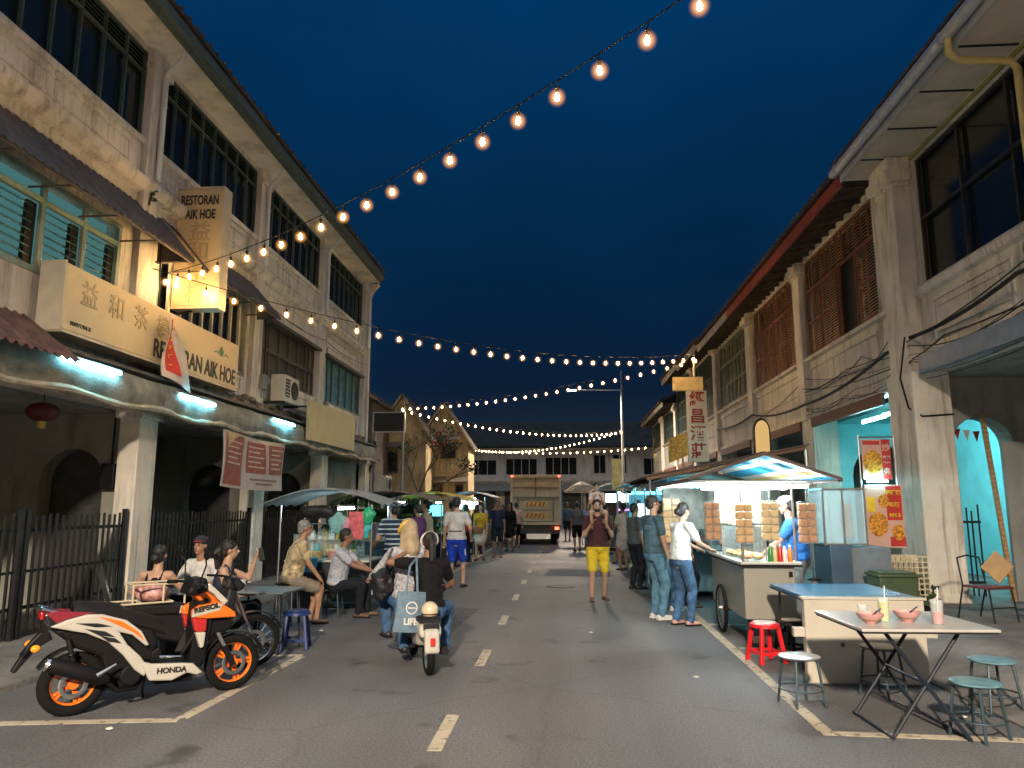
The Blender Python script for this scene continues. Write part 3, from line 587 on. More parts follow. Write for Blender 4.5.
s = MB(mat('soffit_panel', (.55,.52,.47), .7, var=.15, scale=1.5, stain=.3)); s.box(5.12, XR, 3, 13.2, 7.47, 7.5)
for y in range(3, 14): s.box(5.12, XR, y*1.07-.5, y*1.07-.47, 7.455, 7.47, BLK)
s.build('soffit', o, True)
g = MB(mat('gutter_zinc', (.42,.47,.54), .45, metal=.15, var=.15)); g.tube([(5.0,3,7.62),(5.0,13.25,7.62)], .085, 12); g.box(5.1, 5.13, 3, 13.2, 7.44, 7.66)
y = 3.5
while y < 13.3: g.ring((5.0,y,7.62),(0,1,0),.09,.008,16,5); y += 1.9
g.build('gutter', o, True, smooth=True)
k = MB(YEL if 0 else mat('pipe_cream', (.55,.45,.2), .5)); k.tube([(5.0,9.1,7.62),(5.0,9.1,7.35),(5.1,9.1,7.25),(5.75,9.1,7.2),(5.82,9.1,7.1),(5.82,9.1,4)], .05, 10); k.build('downpipe', o, True, smooth=True)
rf = MB(ROOF); rf.add([(4.95,3,7.72),(4.95,13.25,7.72),(10.5,13.25,10.1),(10.5,3,10.1),(4.95,3,7.78),(4.95,13.25,7.78),(10.5,13.25,10.2),(10.5,3,10.2)], [(0,1,2,3),(7,6,5,4),(0,4,5,1),(1,5,6,2),(2,6,7,3),(3,7,4,0)]); rf.build('roof', o, True)
p = MB(PL_PIL); p.box(XR-.3, XR, 12.3, 12.95, 3.661, 6.95); p.box(XR-.34, XR, 12.26, 12.99, 6.95, 7.03); p.box(XR-.44, XR, 12.2, 13.05, 7.03, 7.22); p.box(XR-.38, XR, 12.24, 13.01, 7.22, 7.46); p.build('pilaster', o, True, bevel=.02)
p = MB(PL_PIL); p.box(5.4, 5.97, 11.75, 12.66, .16, 3.66); p.box(5.37, 5.99, 11.72, 12.7, .16, .3); p.build('column', o, True, bevel=.03)
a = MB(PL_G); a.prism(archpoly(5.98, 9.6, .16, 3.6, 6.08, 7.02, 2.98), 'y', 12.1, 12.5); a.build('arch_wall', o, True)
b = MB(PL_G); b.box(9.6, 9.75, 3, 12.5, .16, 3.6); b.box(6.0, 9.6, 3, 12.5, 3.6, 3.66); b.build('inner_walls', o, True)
b = MB(mat('beam_blue', (.10,.17,.26), .5, var=.2)); b.box(5.45, 5.52, 3, 11.6, 3.58, 3.86); b.box(5.52, XR, 3, 11.6, 3.8, 3.84); b.build('blue_canopy_beam', o, True)
r1 = right_unit(13.35, 18.1, 'shophouse with open maroon shutter beside the big pillar', PL_R, FRED, SHUT_M, SHUT_S)
r2 = right_unit(18.1, 23.1, 'shophouse with all its orange brown shutters closed', PL_R, FRED, SHUT_M, SHUT_S)
r3 = right_unit(23.1, 28.4, 'shophouse with pale green shutters behind the red lettered sign', PL_R, PL_W, SHUT_G, SHUT_G)
r4 = right_unit(28.4, 33.6, 'shophouse with dim green shutters just past the red lettered sign', PL_R, PL_W, SHUT_D, SHUT_G, 7.8)
r5 = right_unit(33.6, 39, 'shophouse with grey pilasters level with the street lamp', PL_G, PL_W, SHUT_D, SHUT_D, 8.0)
r6 = right_unit(39, 44.4, 'dark low shophouse beyond the street lamp', PL_G, PL_G, SHUT_D, SHUT_D, 6.9)
r7 = right_unit(44.4, 50, 'last dim shophouse next to the end building', PL_G, PL_G, SHUT_D, SHUT_D, 6.9)
s = MB(SHUT_M); X = Matrix.Translation((XR+.08, 15.05, 0)) @ Matrix.Rotation(R(-65), 4, 'Z') @ Matrix.Translation((-XR-.06, -15.05, 0)); shutter_leaf(s, 15.05, 15.6, 5.17, 6.7, XR+.06, SHUT_M, SHUT_S); s.build('open_shutter', r1, True, X=X)
batten('fluorescent_lamp', 'lit cyan tube on the ceiling of the painted walkway behind the menu posters', (6.35, 14.0, 3.38), (6.35, 15.2, 3.38), emit('tube_cyan2', (.38,.93,1.), 200))
batten('fluorescent_lamp', 'lit tube beside the other on the painted walkway ceiling', (6.12, 14.4, 3.30), (6.12, 15.6, 3.30), emit('tube_cyan2', (.38,.93,1.), 200))
batten('fluorescent_lamp', 'added cyan tube brightening the passage inside the arch with the bunting', (8.3, 13.3, 3.2), (8.3, 14.5, 3.2), emit('tube_cyan2', (.38,.93,1.), 200))  # extra tube added to brighten the cyan passage
o = thing('dish_antenna', 'grey oval dish fixed high on the wall below the dark glass window', 'dish', (5.7, 9.0, 4.72)); MB(mat('dish2', (.2,.2,.18), .5)).sph((0,0,0), (.07,.2,.15), 16, 8).build('dish', o, smooth=True); MB(BLKM).cyl((0,0,0),(.2,0,0),.02).build('arm', o)
# cables
def cable(lab, pts, r=.012, grp=None, sag=.12):
    o = MB(BLK); P = []
    for a, b_ in zip(pts, pts[1:]):
        a = Vector(a); b_ = Vector(b_)
        for i in range(8): t = i/8; q = a.lerp(b_, t); q.z -= 4*sag*t*(1-t)*min(1, (b_-a).length/4); P.append(q)
    P.append(Vector(pts[-1])); o.tube(P, r, 6); return tag(o.build('power_cable', smooth=True), lab, 'cable', grp)
cable('thick black cable sagging along the facade past the big pillar', [(5.6,3,4.4),(5.65,9.3,4.45),(5.68,12.4,4.32),(5.7,13.3,4.25),(5.7,17.9,3.95),(5.7,22.8,4.3),(5.7,28,4.4)], .03)
cable('thin wire strung over the blue canopy beam', [(5.55,3,4.15),(5.66,11.2,4.1),(5.7,12.8,3.95),(5.7,18,4.35)], .01)
cable('looped wire dropping down the big pillar', [(5.55,12.2,4.3),(5.38,12.1,3.6),(5.38,11.9,3.1),(5.5,11.73,2.95),(5.97,11.73,2.98)], .014, sag=.02)
cable('thin wire crossing the facade below the maroon shutters', [(5.72,12.9,4.6),(5.8,14.2,4.2),(5.8,18,4.6),(5.75,23,4.1)], .008)
cable('slack wire hanging down the pilaster below the gutter', [(5.65,12.5,7.2),(5.62,12.7,6.2),(5.66,12.5,5.2),(5.66,12.6,4.35)], .009, sag=.1)
cable('black wires running under the blank signboard', [(-6.0,10.3,3.55),(-6.0,14.2,3.48),(-6.0,18.1,3.55),(-6.0,22.2,3.45)], .012)
cable('thin wire along the facade above the gridded window', [(-6.05,10.3,5.9),(-6.05,14.2,5.7),(-6.05,18.1,5.75),(-6.05,22.2,5.9)], .008)

for i in range(7):
    z = 4.3-.12*i; a = random.uniform(-.2,.2)
    cable(('thin wire of the tangle across the big pillar, %s' % ['topmost','just below the topmost','third from the top','middle one','third from the bottom','just above the lowest','lowest'][i]), [(5.6, 9.0+a, z+random.uniform(-.1,.25)), (5.62, 12.2, z+random.uniform(-.08,.08)), (5.75, 15+a*3, z+random.uniform(-.15,.3)), (5.78, 18.0, z+random.uniform(-.1,.2))], random.uniform(.005,.010), 'wire tangle at the pillar', sag=random.uniform(.05,.25))
for i, (y, lab) in enumerate(((10.35,'beside the upright restaurant sign'),(14.35,'over the printed banner'),(18.3,'beside the blank signboard'))):
    o = thing('electric_meter', 'small grey meter box on the pilaster '+lab, 'meter box', (-6.09, y, 3.9), 0, 'meter boxes on the pilasters'); MB(mat('meter_grey', (.2,.2,.19), .5)).box(0,.09,-.11,.11,0,.3).build('casing', o, bevel=.01); MB(BLK).tube([(.04,0,.3),(.03,.02,.9),(.02,-.02,1.7)], .012).build('conduit', o)
# ================================================================ string lights
BULB = emit('bulb_core', (1.,.60,.22), 130); nt = BULB.node_tree; oi = nt.nodes.new('ShaderNodeObjectInfo'); mr = nt.nodes.new('ShaderNodeMapRange'); nt.links.new(oi.outputs['Random'], mr.inputs[0]); mr.inputs[3].default_value = 85; mr.inputs[4].default_value = 230; nt.links.new(mr.outputs[0], [n for n in nt.nodes if n.type == 'EMISSION'][0].inputs[1])
def halo_shell():  # lens halo imitated by an oversized glowing shell around each bulb
    m, nt, N = nodes('bulb_halo'); L = nt.links.new
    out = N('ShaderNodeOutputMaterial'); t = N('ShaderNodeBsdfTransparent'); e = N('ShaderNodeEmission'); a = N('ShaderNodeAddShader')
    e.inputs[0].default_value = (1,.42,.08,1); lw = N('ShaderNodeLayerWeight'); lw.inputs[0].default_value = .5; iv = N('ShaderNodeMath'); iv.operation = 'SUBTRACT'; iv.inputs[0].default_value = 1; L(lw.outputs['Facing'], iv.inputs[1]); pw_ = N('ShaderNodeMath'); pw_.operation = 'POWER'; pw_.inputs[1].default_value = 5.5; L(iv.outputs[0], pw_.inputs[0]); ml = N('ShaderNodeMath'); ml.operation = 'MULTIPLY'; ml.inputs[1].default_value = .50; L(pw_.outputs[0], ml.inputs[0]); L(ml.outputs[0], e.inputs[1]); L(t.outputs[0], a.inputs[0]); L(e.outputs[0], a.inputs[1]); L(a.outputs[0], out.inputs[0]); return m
bm = MB(BULB); bm.lathe([(.001,-.035),(.015,-.026),(.021,-.010),(.021,.004),(.014,.022),(.010,.036),(.001,.037)], n=10, caps=False)
bm.sph((0,0,0), .088, 24, 14, m=halo_shell())
bm.lathe([(.001,.036),(.013,.038),(.013,.075),(.016,.078),(.016,.10),(.001,.102)], n=8, m=BLK, caps=False); bm.cyl((0,0,.1),(0,0,.15), .004, n=5, m=BLK)
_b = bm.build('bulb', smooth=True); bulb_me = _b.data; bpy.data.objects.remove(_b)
def string_light(A, B, sag, n, k0, k1, lab, z_off=.15):
    A = Vector(A); B = Vector(B)
    def P(t): q = A.lerp(B, t); q.z -= 4*sag*t*(1-t); return q
    r = thing('string_light', lab, 'string lights', P(k0/(n-1)), 0, 'warm bulb strings across the street')
    cbl = MB(BLK); T = [k0/(n-1)+(k1-k0)/(n-1)*i/(2*(k1-k0)) for i in range(2*(k1-k0)+1)]; cbl.tube([P(t)+Vector((0,0,z_off)) for t in T], .007, 5); cbl.build('cable', r, True)
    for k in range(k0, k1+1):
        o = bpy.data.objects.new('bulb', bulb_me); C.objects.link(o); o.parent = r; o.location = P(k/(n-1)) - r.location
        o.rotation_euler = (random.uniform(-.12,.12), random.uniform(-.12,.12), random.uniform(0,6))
    return r
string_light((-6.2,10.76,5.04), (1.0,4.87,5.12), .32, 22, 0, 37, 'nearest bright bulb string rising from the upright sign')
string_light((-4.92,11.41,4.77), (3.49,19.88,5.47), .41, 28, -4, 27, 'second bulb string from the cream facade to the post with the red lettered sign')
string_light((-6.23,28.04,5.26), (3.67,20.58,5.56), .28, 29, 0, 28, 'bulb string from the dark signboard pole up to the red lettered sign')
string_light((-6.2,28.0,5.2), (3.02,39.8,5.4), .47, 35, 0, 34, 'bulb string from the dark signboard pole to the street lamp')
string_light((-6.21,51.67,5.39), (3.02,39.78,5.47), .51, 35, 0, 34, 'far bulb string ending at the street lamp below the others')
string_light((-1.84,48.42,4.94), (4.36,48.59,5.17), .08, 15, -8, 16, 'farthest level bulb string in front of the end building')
# poles that carry them
GALV = mat('galvanised', (.35,.36,.36), .45, metal=.7)
o = thing('sign_post', 'thin grey post rising behind the red lettered upright sign', 'post', (3.56, 20.2, 0)); MB(GALV).cyl((0,0,0),(0,0,5.75),.05,.035,n=10).build('pole', o, smooth=True)
o = thing('sign_post', 'grey post with bulb strings beside the dark empty signboard', 'post', (-6.2, 28.1, 0)); MB(GALV).cyl((0,0,0),(0,0,5.6),.06,.045,n=10).build('pole', o, smooth=True)
def street_lamp(loc, dx, lab, e):
    o = thing('street_lamp', lab, 'street lamp', loc, 0, 'street lamps'); MB(GALV).cyl((0,0,0),(0,0,8.8),.10,.05,n=12).build('pole', o, smooth=True)
    MB(GALV).tube([(0,0,7.72),(dx*.5,0,7.74),(dx,0,7.76)], .03, 8).build('arm', o, smooth=True)
    k = MB(GALV); k.box(dx-.35, dx+.1, -.12, .12, 7.74, 7.82); k.build('lamp_head', o, bevel=.02)
    MB(emit('lamp_lens', (1,.85,.5), 40)).box(dx-.3, dx+.05, -.09, .09, 7.715, 7.735).build('lens', o)
    l = bpy.data.lights.new('lamp_light', 'SPOT'); l.energy = e; l.color = (1,.82,.64); l.shadow_soft_size = .35; l.spot_size = R(172); l.spot_blend = .5
    lo = bpy.data.objects.new('lamp_light', l); C.objects.link(lo); lo.parent = o; lo.location = (dx-.12, 0, 7.66)
    return o
street_lamp((3.1, 39.8, 0), -2.5, 'tall thin street lamp with one arm at the far end of the street', 3600)
street_lamp((-4.4, -9, 0), 3.8, 'street lamp behind the viewer that lights both near facades', 19500)
# ================================================================ end of street
o = thing('end_building', 'long pale two storey building closing the far end of the street', 'building', (2, 62, 0))
w = MB(mat('end_white', (.62,.62,.56), .8, var=.12, scale=.8, stain=.5, streak=True)); holes = [(-8,-5.7,4.1,5.3),(-4.9,-2.3,4.1,5.4),(-1.6,1.0,4.1,5.5),(2.4,3.4,4.2,5.7),(4.0,5.1,4.2,5.7),(6.5,8.5,4.1,5.4)]
wallgrid(w, 62, 62.3, (-14, 16), (0, 6.3), holes, ax='y'); w.box(-14, 16, 61.85, 62, 3.55, 3.75); w.box(-14, 16, 61.8, 62, 6.2, 6.35); w.box(1.5, 1.75, 61.9, 62, 0, 6.2); w.box(-14, 16, 62.3, 70, 0, .1); w.build('wall', o, True)
k = MB(mat('shutter_dark_grey', (.08,.085,.08), .8));  # flat dark grey panels along the ground floor
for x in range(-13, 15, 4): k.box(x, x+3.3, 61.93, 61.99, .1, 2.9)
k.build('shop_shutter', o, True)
for h in holes:
    f = MB(TRIMW); n = max(2, int((h[1]-h[0])/.62))
    for i in range(n+1): x = h[0]+(h[1]-h[0])*i/n; f.box(x-.03, x+.03, 62.05, 62.1, h[2], h[3])
    f.box(h[0], h[1], 62.04, 62.11, h[2]-.05, h[2]); f.box(h[0], h[1], 62.04, 62.11, h[3], h[3]+.05); fo = f.build('window', o, True); MB(FARG).box(h[0], h[1], 62.14, 62.16, h[2], h[3]).build('pane', fo, True)
rf = MB(mat('end_roof', (.035,.038,.032), .9, var=.3, scale=1.5, bump=.6, bscale=8)); rf.prism([(61.3,6.3),(61.3,6.42),(66.5,9.0),(71,6.4),(71,6.3)], 'x', -14.5, 16.5); rf.build('roof', o, True)
k = MB(mat('shop_awning', (.2,.19,.15), .7, var=.3)); k.prism([(60.3,2.7),(62,3.3),(62,3.36),(60.3,2.76)], 'x', -13, 15); k.build('awning', o, True)
# gabled houses on the left
def gable(xa, xb, y, zr, ze, lab, m, ybk, win=None):
    o = thing('gabled_house', lab, 'house', ((xa+xb)/2, y, 0), 0, 'gabled houses'); c = (xa+xb)/2
    MB(m).prism([(xa,0),(xa,ze),(c,zr),(xb,ze),(xb,0)], 'y', y, y+.25).box(xa, xa+.2, y+.25, ybk, 0, ze).box(xb-.2, xb, y+.25, ybk, 0, ze).build('wall', o, True)
    rf = MB(ROOF)
    for s_, xe in ((-1, xa-.25), (1, xb+.25)): rf.add([(c,y-.12,zr+.02),(xe,y-.12,ze-.25),(xe,ybk,ze-.25),(c,ybk,zr+.02),(c,y-.12,zr+.14),(xe,y-.12,ze-.13),(xe,ybk,ze-.13),(c,ybk,zr+.14)], [(0,1,2,3),(7,6,5,4),(0,4,5,1),(1,5,6,2),(2,6,7,3),(3,7,4,0)])
    rf.build('roof', o, True)
    k = MB(PL_O); k.bar((xa-.2,y-.14,ze-.12),(c,y-.14,zr+.1),.06,.12); k.bar((xb+.2,y-.14,ze-.12),(c,y-.14,zr+.1),.06,.12); k.build('gable_trim', o, True)
    for (x, z, w_, h_) in win or []:
        f = MB(mat('old_wood', (.16,.13,.09), .7)); f.box(x-w_/2-.06, x-w_/2, y-.05, y, z, z+h_); f.box(x+w_/2, x+w_/2+.06, y-.05, y, z, z+h_); f.box(x-w_/2-.06, x+w_/2+.06, y-.05, y, z+h_, z+h_+.06); f.box(x-w_/2-.06, x+w_/2+.06, y-.05, y, z-.06, z)
        f.prism([(y-.5, z+h_+.12), (y, z+h_+.4), (y, z+h_+.46), (y-.5, z+h_+.18)], 'x', x-w_/2-.25, x+w_/2+.25)
        fo = f.build('window', o, True); MB(DARKG).box(x-w_/2, x+w_/2, y-.02, y-.01, z, z+h_).build('pane', fo, True)
    return o
gable(-7.6, -4.95, 38, 6.75, 4.7, 'ochre stained gable house lit by the bulbs nearest the street', PL_O, 40.5, [(-6.0,4.0,.75,.75),(-6.5,1.9,.4,.7),(-5.4,1.9,.35,.7)])
gable(-9.2, -6.75, 35.8, 6.9, 5.0, 'ochre gable house behind the bare branches', PL_O, 40, [(-8.5,3.2,.7,1.0)])
gable(-13.5, -8.6, 32.5, 7.9, 6.4, 'dark unlit gabled house rising behind the dark signboard', mat('dark_plaster', (.10,.085,.07), .9, var=.3), 44, [(-10.3,4.2,.6,1)])
o = thing('lamp_box_sign', 'dark empty rectangular signboard with pale rim on a grey post', 'sign', (-6.5, 27, 4.3)); k = MB(mat('sign_dark', (.02,.024,.022), .5)); k.box(-7.05, -5.93, 26.95, 27.1, 4.3, 4.98); k.build('panel', o, True)
k = MB(TRIMW)
for q in ((-7.09,-5.89,4.26,4.3),(-7.09,-5.89,4.98,5.02)): k.box(q[0], q[1], 26.94, 27.11, q[2], q[3])
for q in ((-7.09,-7.05),(-5.93,-5.89)): k.box(q[0], q[1], 26.94, 27.11, 4.3, 4.98)
k.build('rim', o, True); MB(GALV).cyl((-7.02,27.03,4.3),(-7.02,27.03,0),.05).bar((-6.2,28.06,4.9),(-6.2,27.1,4.9),.04,.04).build('bracket', o, True)
w = thing('garden_wall', 'low grimy wall across the gap before the gabled houses', 'wall', (-7, 29, 0)); MB(PL_G).box(-6.5, -6.3, 22.5, 35.5, 0, 1.9).box(-6.55, -6.25, 22.5, 35.5, 1.9, 2.0).build('masonry', w, True)
# ---- trees
LEAF = mat('leaf_green', (.03,.06,.02), .6, var=.5, scale=3); BARK = mat('bark', (.10,.075,.05), .9, var=.3, bump=.5)
def branchy(mb, p, d, l, r, depth, tips):
    q = p + d*l; mb.tube([p, p.lerp(q,.5)+Vector((random.uniform(-.04,.04),random.uniform(-.04,.04),0))*l, q], [r, r*.85, r*.65], 5)
    if depth == 0: tips.append(q); return
    for i in range(3 if depth > 1 else 2):
        nd = (d + Vector((random.uniform(-.8,.8), random.uniform(-.8,.8), random.uniform(-.25,.6)))).normalized(); branchy(mb, q, nd, l*random.uniform(.6,.85), r*.6, depth-1, tips)
o = thing('bare_tree', 'nearly leafless tree with a few red flowers in front of the gabled houses', 'tree', (-6.0, 30.5, 0)); k = MB(BARK); tips = []
branchy(k, Vector((0,0,0)), Vector((.02,0,1)), 2.2, .07, 0, tips); branchy(k, Vector((0,0,2.1)), Vector((.35,0,1)).normalized(), .9, .05, 4, tips); branchy(k, Vector((0,0,1.9)), Vector((.9,-.1,.5)).normalized(), 1.0, .04, 3, tips); branchy(k, Vector((0,0,2)), Vector((-.4,0,1)).normalized(), .9, .04, 3, tips)
k.build('trunk', o)
k = MB(mat('flower_red', (.45,.02,.04), .7))
for t in random.sample(tips, 9): 
    for _ in range(4): q = t+Vector([random.uniform(-.1,.1) for _ in '123']); k.sph(q, random.uniform(.03,.05), 5, 4)
k.build('blossom', o); k = MB(LEAF)
def leaf(k, p, s, d=None, up=None):
    d = (d or Vector([random.uniform(-1,1) for _ in '123'])).normalized(); a = d.cross(Vector([random.uniform(-1,1) for _ in '123'])).normalized()*s*.32
    k.add([p, p+d*s*.5+a, p+d*s, p+d*s*.5-a], [(0,1,2,3)])
for t in tips:
    for _ in range(5): leaf(k, t+Vector([random.uniform(-.15,.15) for _ in '123']), .14)
k.build('crown', o)
def bush(lab, loc, rx, ry, h, n, s=.16, name='leafy_bush', palm=False, grp='bushes and weeds'):
    o = thing(name, lab, 'bush', loc, 0, grp); k = MB(LEAF); st = MB(BARK)
    for c_ in range(9):
        cx, cy = random.uniform(-rx,rx)*.7, random.uniform(-ry,ry)*.7; cz = random.uniform(.35,.85)*h; st.tube([(cx*.3,cy*.3,0),(cx*.8,cy*.8,cz*.6),(cx,cy,cz)], [.03,.02,.01], 5)
        if palm:
            for f_ in range(9):
                a = random.uniform(0,6.28); L_ = random.uniform(.5,.9); dr = Vector((math.cos(a), math.sin(a), .9)); p = Vector((cx,cy,cz))
                for i in range(9):
                    dr.z -= .17; q = p+dr.normalized()*L_/9
                    for sd in (-1,1): leaf(k, q, s*1.5, dr.normalized()*.6+Vector((-dr.y,dr.x,-.2))*sd)
                    p = q
        else:
            for i in range(n//9):
                q = Vector([random.gauss(0,1) for _ in '123']).normalized()*random.uniform(.4,1); leaf(k, Vector((cx+q.x*rx*.55, cy+q.y*ry*.55, max(.1, cz+q.z*h*.28))), s*random.uniform(.7,1.3))
    st.build('stem', o); k.build('foliage', o); return o
bush('palm like bush of dark fronds behind the striped shirt man', (-4.4, 17.5, 0), .9, .8, 1.9, 0, .16, 'palm_bush', True)
0 and bush('dark leafy bush behind the old man in the patterned shirt', (-5.5, 13.2, .1), .45, .8, 1.2, 1800)
bush('dark hedge like bush behind the white t shirt man', (-4.5, 21, 0), .9, 1.6, 1.7, 2200)
bush('ivy tuft growing on the end wall above the outdoor unit', (-6.0, 22.6, 2.6), .25, .3, 1.0, 500, .12)
bush('weed tuft rooted in the ledge beside the upright sign', (-6.12, 9.95, 5.98), .08, .12, .4, 70, .08)
bush('small potted weeds at the foot of the big pillar', (4.9, 11.0, .14), .25, .2, .35, 300, .1)
# ================================================================ signs on right
o = thing('upright_sign', 'narrow cream upright sign with four red Chinese characters', 'sign', (3.5, 19.9, 2.7)); SG = mat('sign_pink_cream', (.72,.58,.42), .6, var=.1, stain=.3, stain_col=(.4,.28,.15))
MB(SG).box(3.27, 3.8, 19.85, 20.0, 2.72, 4.62).build('panel', o, True, bevel=.01); MB(mat('sign_tan', (.62,.45,.2), .6)).box(2.93, 3.72, 19.87, 20.02, 4.63, 5.0).build('header_panel', o, True, bevel=.01)
for i, ch in enumerate('經昌酒莊'): text(ch, .42, mat('ink_red', (.35,.03,.02), .6), 'lettering', o, Matrix.Translation(-o.location) @ frame_y(3.54, 19.84, 4.37-.46*i), bold=.008)
o = thing('gold_sign', 'square gold signboard left of the red lettered upright sign', 'sign', (3.15, 21, 2.8)); MB(mat('sign_gold', (.65,.42,.1), .5, var=.5, scale=12)).prism([(2.9,2.75),(2.9,3.42),(3.46,3.64),(3.46,2.98)], 'y', 20.9, 21).build('panel', o, True); MB(GALV).cyl((3.3,21.05,0),(3.3,21.05,3.4),.025).build('pole', o, True)
o = thing('arch_sign', 'small arched golden light sign with black rim above the bread cart', 'sign', (3.55, 13.5, 2.4))
def arch_out(c, w_, z0, z1, n=10): return [(c-w_, z0)] + [(c-w_*math.cos(math.pi*i/n), z1-w_*1.6+w_*1.6*math.sin(math.pi*i/n)) for i in range(n+1)] + [(c+w_, z0)]
MB(BLK).prism(arch_out(3.53, .15, 2.38, 3.14), 'y', 13.5, 13.58).build('rim', o, True); MB(emit('arch_glow', (.95,.6,.22), .42)).prism(arch_out(3.53, .12, 2.4, 3.10), 'y', 13.48, 13.5).build('lit_face', o, True); MB(BLK).cyl((3.53,13.55,0),(3.53,13.55,2.4),.03).build('pole', o, True)
o = thing('shop_sign', 'narrow golden box sign at the corner of the far lit stalls', 'sign', (1.4, 20.5, 1.9)); MB(mat('sign_gold2', (.55,.4,.15), .5, var=.3, scale=6)).box(1.28, 1.55, 20.5, 20.62, 2.0, 2.85).build('panel', o, True, bevel=.01); MB(GALV).cyl((1.42,20.56,0),(1.42,20.56,2),.03).build('pole', o, True)
# ================================================================ truck
o = thing('box_truck', 'beige box truck driving away in the middle of the street', 'truck', (-1.2, 30.6, 0)); TB = mat('truck_beige', (.55,.43,.28), .55, var=.2, scale=3, stain=.5, stain_col=(.16,.13,.1)); TD = mat('truck_dark', (.05,.045,.04), .7)
k = MB(TB); k.box(-1.0, 1.0, .1, 4.2, .85, 2.75); k.box(-1.04, -.94, 0, .1, .8, 2.8); k.box(.94, 1.04, 0, .1, .8, 2.8); k.box(-1.04, 1.04, 0, .1, 2.7, 2.82); k.box(-.94, .94, .03, .1, .8, .9)
k.build('cargo_box', o, bevel=.01)
k = MB(mat('truck_frame', (.20,.15,.10), .6)); k.box(-.03, .03, .04, .099, 1.95, 2.69); k.box(-.94, .94, .03, .098, 1.86, 1.94); k.box(-.94, .94, .035, .097, 2.3, 2.33)
for x in (-.72, .72): k.box(x-.035, x+.035, .045, .096, .9, 1.86)
for z in (.92, 1.38, 1.80): k.box(-.68, .68, .05, .095, z, z+.04)
k.build('door_frame', o)
k = MB(mat('plate_red', (.45,.05,.03), .5)); YP = mat('plate_yellow', (.6,.4,.05), .5)
for z in (1.55, 1.1):
    for i in range(5): x = -.42+.17*i; k.add([(x,.025,z),(x+.085,.025,z),(x+.085+.06,.025,z+.16),(x+.06,.025,z+.16),(x,.045,z),(x+.085,.045,z),(x+.145,.045,z+.16),(x+.06,.045,z+.16)], [(0,1,2,3),(7,6,5,4),(0,4,5,1),(1,5,6,2),(2,6,7,3),(3,7,4,0)]); k.add([(x+.085,.027,z),(x+.17,.027,z),(x+.23,.027,z+.16),(x+.145,.027,z+.16),(x+.085,.045,z),(x+.17,.045,z),(x+.23,.045,z+.16),(x+.145,.045,z+.16)], [(0,1,2,3),(7,6,5,4),(0,4,5,1),(1,5,6,2),(2,6,7,3),(3,7,4,0)], YP)
k.build('hazard_plate', o)
k = MB(TD); k.box(-.95, .95, .15, 4.3, .5, .82); k.box(-.98, .98, .05, .15, .45, .62); k.build('chassis', o)
for s_ in (-1, 1):
    k = MB(RUB); k.ring((s_*.72, .95, .4), (1,0,0), .28, .12, 24, 8, sq=1.1); k.cyl((s_*.72-.06,.95,.4),(s_*.72+.06,.95,.4),.2,n=16,m=STEEL); k.build('wheel', o, smooth=True)
    MB(emit('tail_red', (1,.05,.02), 9)).box(s_*.86-.08, s_*.86+.08, .03, .05, .62, .72).build('tail_light', o)
    MB(emit('marker_red', (1,.06,.03), 6)).box(s_*.97-.05, s_*.97+.05, -.02, 0, 2.74, 2.8).build('marker_light', o)
    k = MB(RUB); k.ring((s_*.8, 5.2, .4), (1,0,0), .28, .12, 20, 8); k.build('wheel', o, smooth=True)
k = MB(WHITE); k.box(-.9, .9, 4.4, 5.9, .6, 2.0); k.build('cab', o, bevel=.08); MB(BLUET).box(1.04, 1.1, .05, .2, .9, 2.6).build('blue_side_strip', o)
# ================================================================ people
def skin(nm, c): return mat('skin_'+nm, c, .55, var=.06, scale=12)
SK = {'a': skin('a', (.33,.18,.11)), 'b': skin('b', (.23,.12,.07)), 'c': skin('c', (.41,.25,.165)), 'd': skin('d', (.20,.10,.06))}
HAIR = mat('hair_black', (.012,.010,.009), .45, var=.4, scale=40, bump=.5, bscale=90); GREY = mat('hair_grey', (.2,.19,.18), .6, var=.3, scale=40, bump=.4)
def cloth(nm, c, **k): return mat('cloth_'+nm, c, .85, var=k.pop('var', .14), scale=k.pop('scale', 9), bump=.35, bscale=18, spec=.2, **k)
def ik(a, b, l1, l2, pole):
    """middle joint of a two bone limb from a to b"""
    d = b-a; L_ = min(d.length, (l1+l2)*.995); dn = d.normalized() if d.length > 1e-6 else Vector((0,0,-1)); b = a+dn*L_
    x = (l1*l1-l2*l2+L_*L_)/(2*L_); h = math.sqrt(max(0, l1*l1-x*x)); pl = pole-dn*pole.dot(dn); pl = pl.normalized() if pl.length > 1e-6 else Vector((0,1,0))
    return a+dn*x+pl*h, b
def remesh(mb, name, parent, vox, m, sm=6, disp=0, label=None):
    me = bpy.data.meshes.new(name); me.from_pydata([tuple(p) for p in mb.v], [], mb.f); o = bpy.data.objects.new(name, me); C.objects.link(o)
    r = o.modifiers.new('r', 'REMESH'); r.mode = 'VOXEL'; r.voxel_size = vox
    s = o.modifiers.new('s', 'SMOOTH'); s.iterations = sm; s.factor = .5
    if disp:
        tx = bpy.data.textures.get('fold') or bpy.data.textures.new('fold', 'CLOUDS'); tx.noise_scale = .07
        dm = o.modifiers.new('d', 'DISPLACE'); dm.texture = tx; dm.strength = disp; dm.mid_level = .5
    dg = bpy.context.evaluated_depsgraph_get(); n = bpy.data.meshes.new_from_object(o.evaluated_get(dg)); o.modifiers.clear(); o.data = n; bpy.data.meshes.remove(me)
    n.materials.clear(); n.materials.append(m); n.polygons.foreach_set('use_smooth', [True]*len(n.polygons)); n.name = name; o.parent = parent
    if label: o['label'] = label
    return o
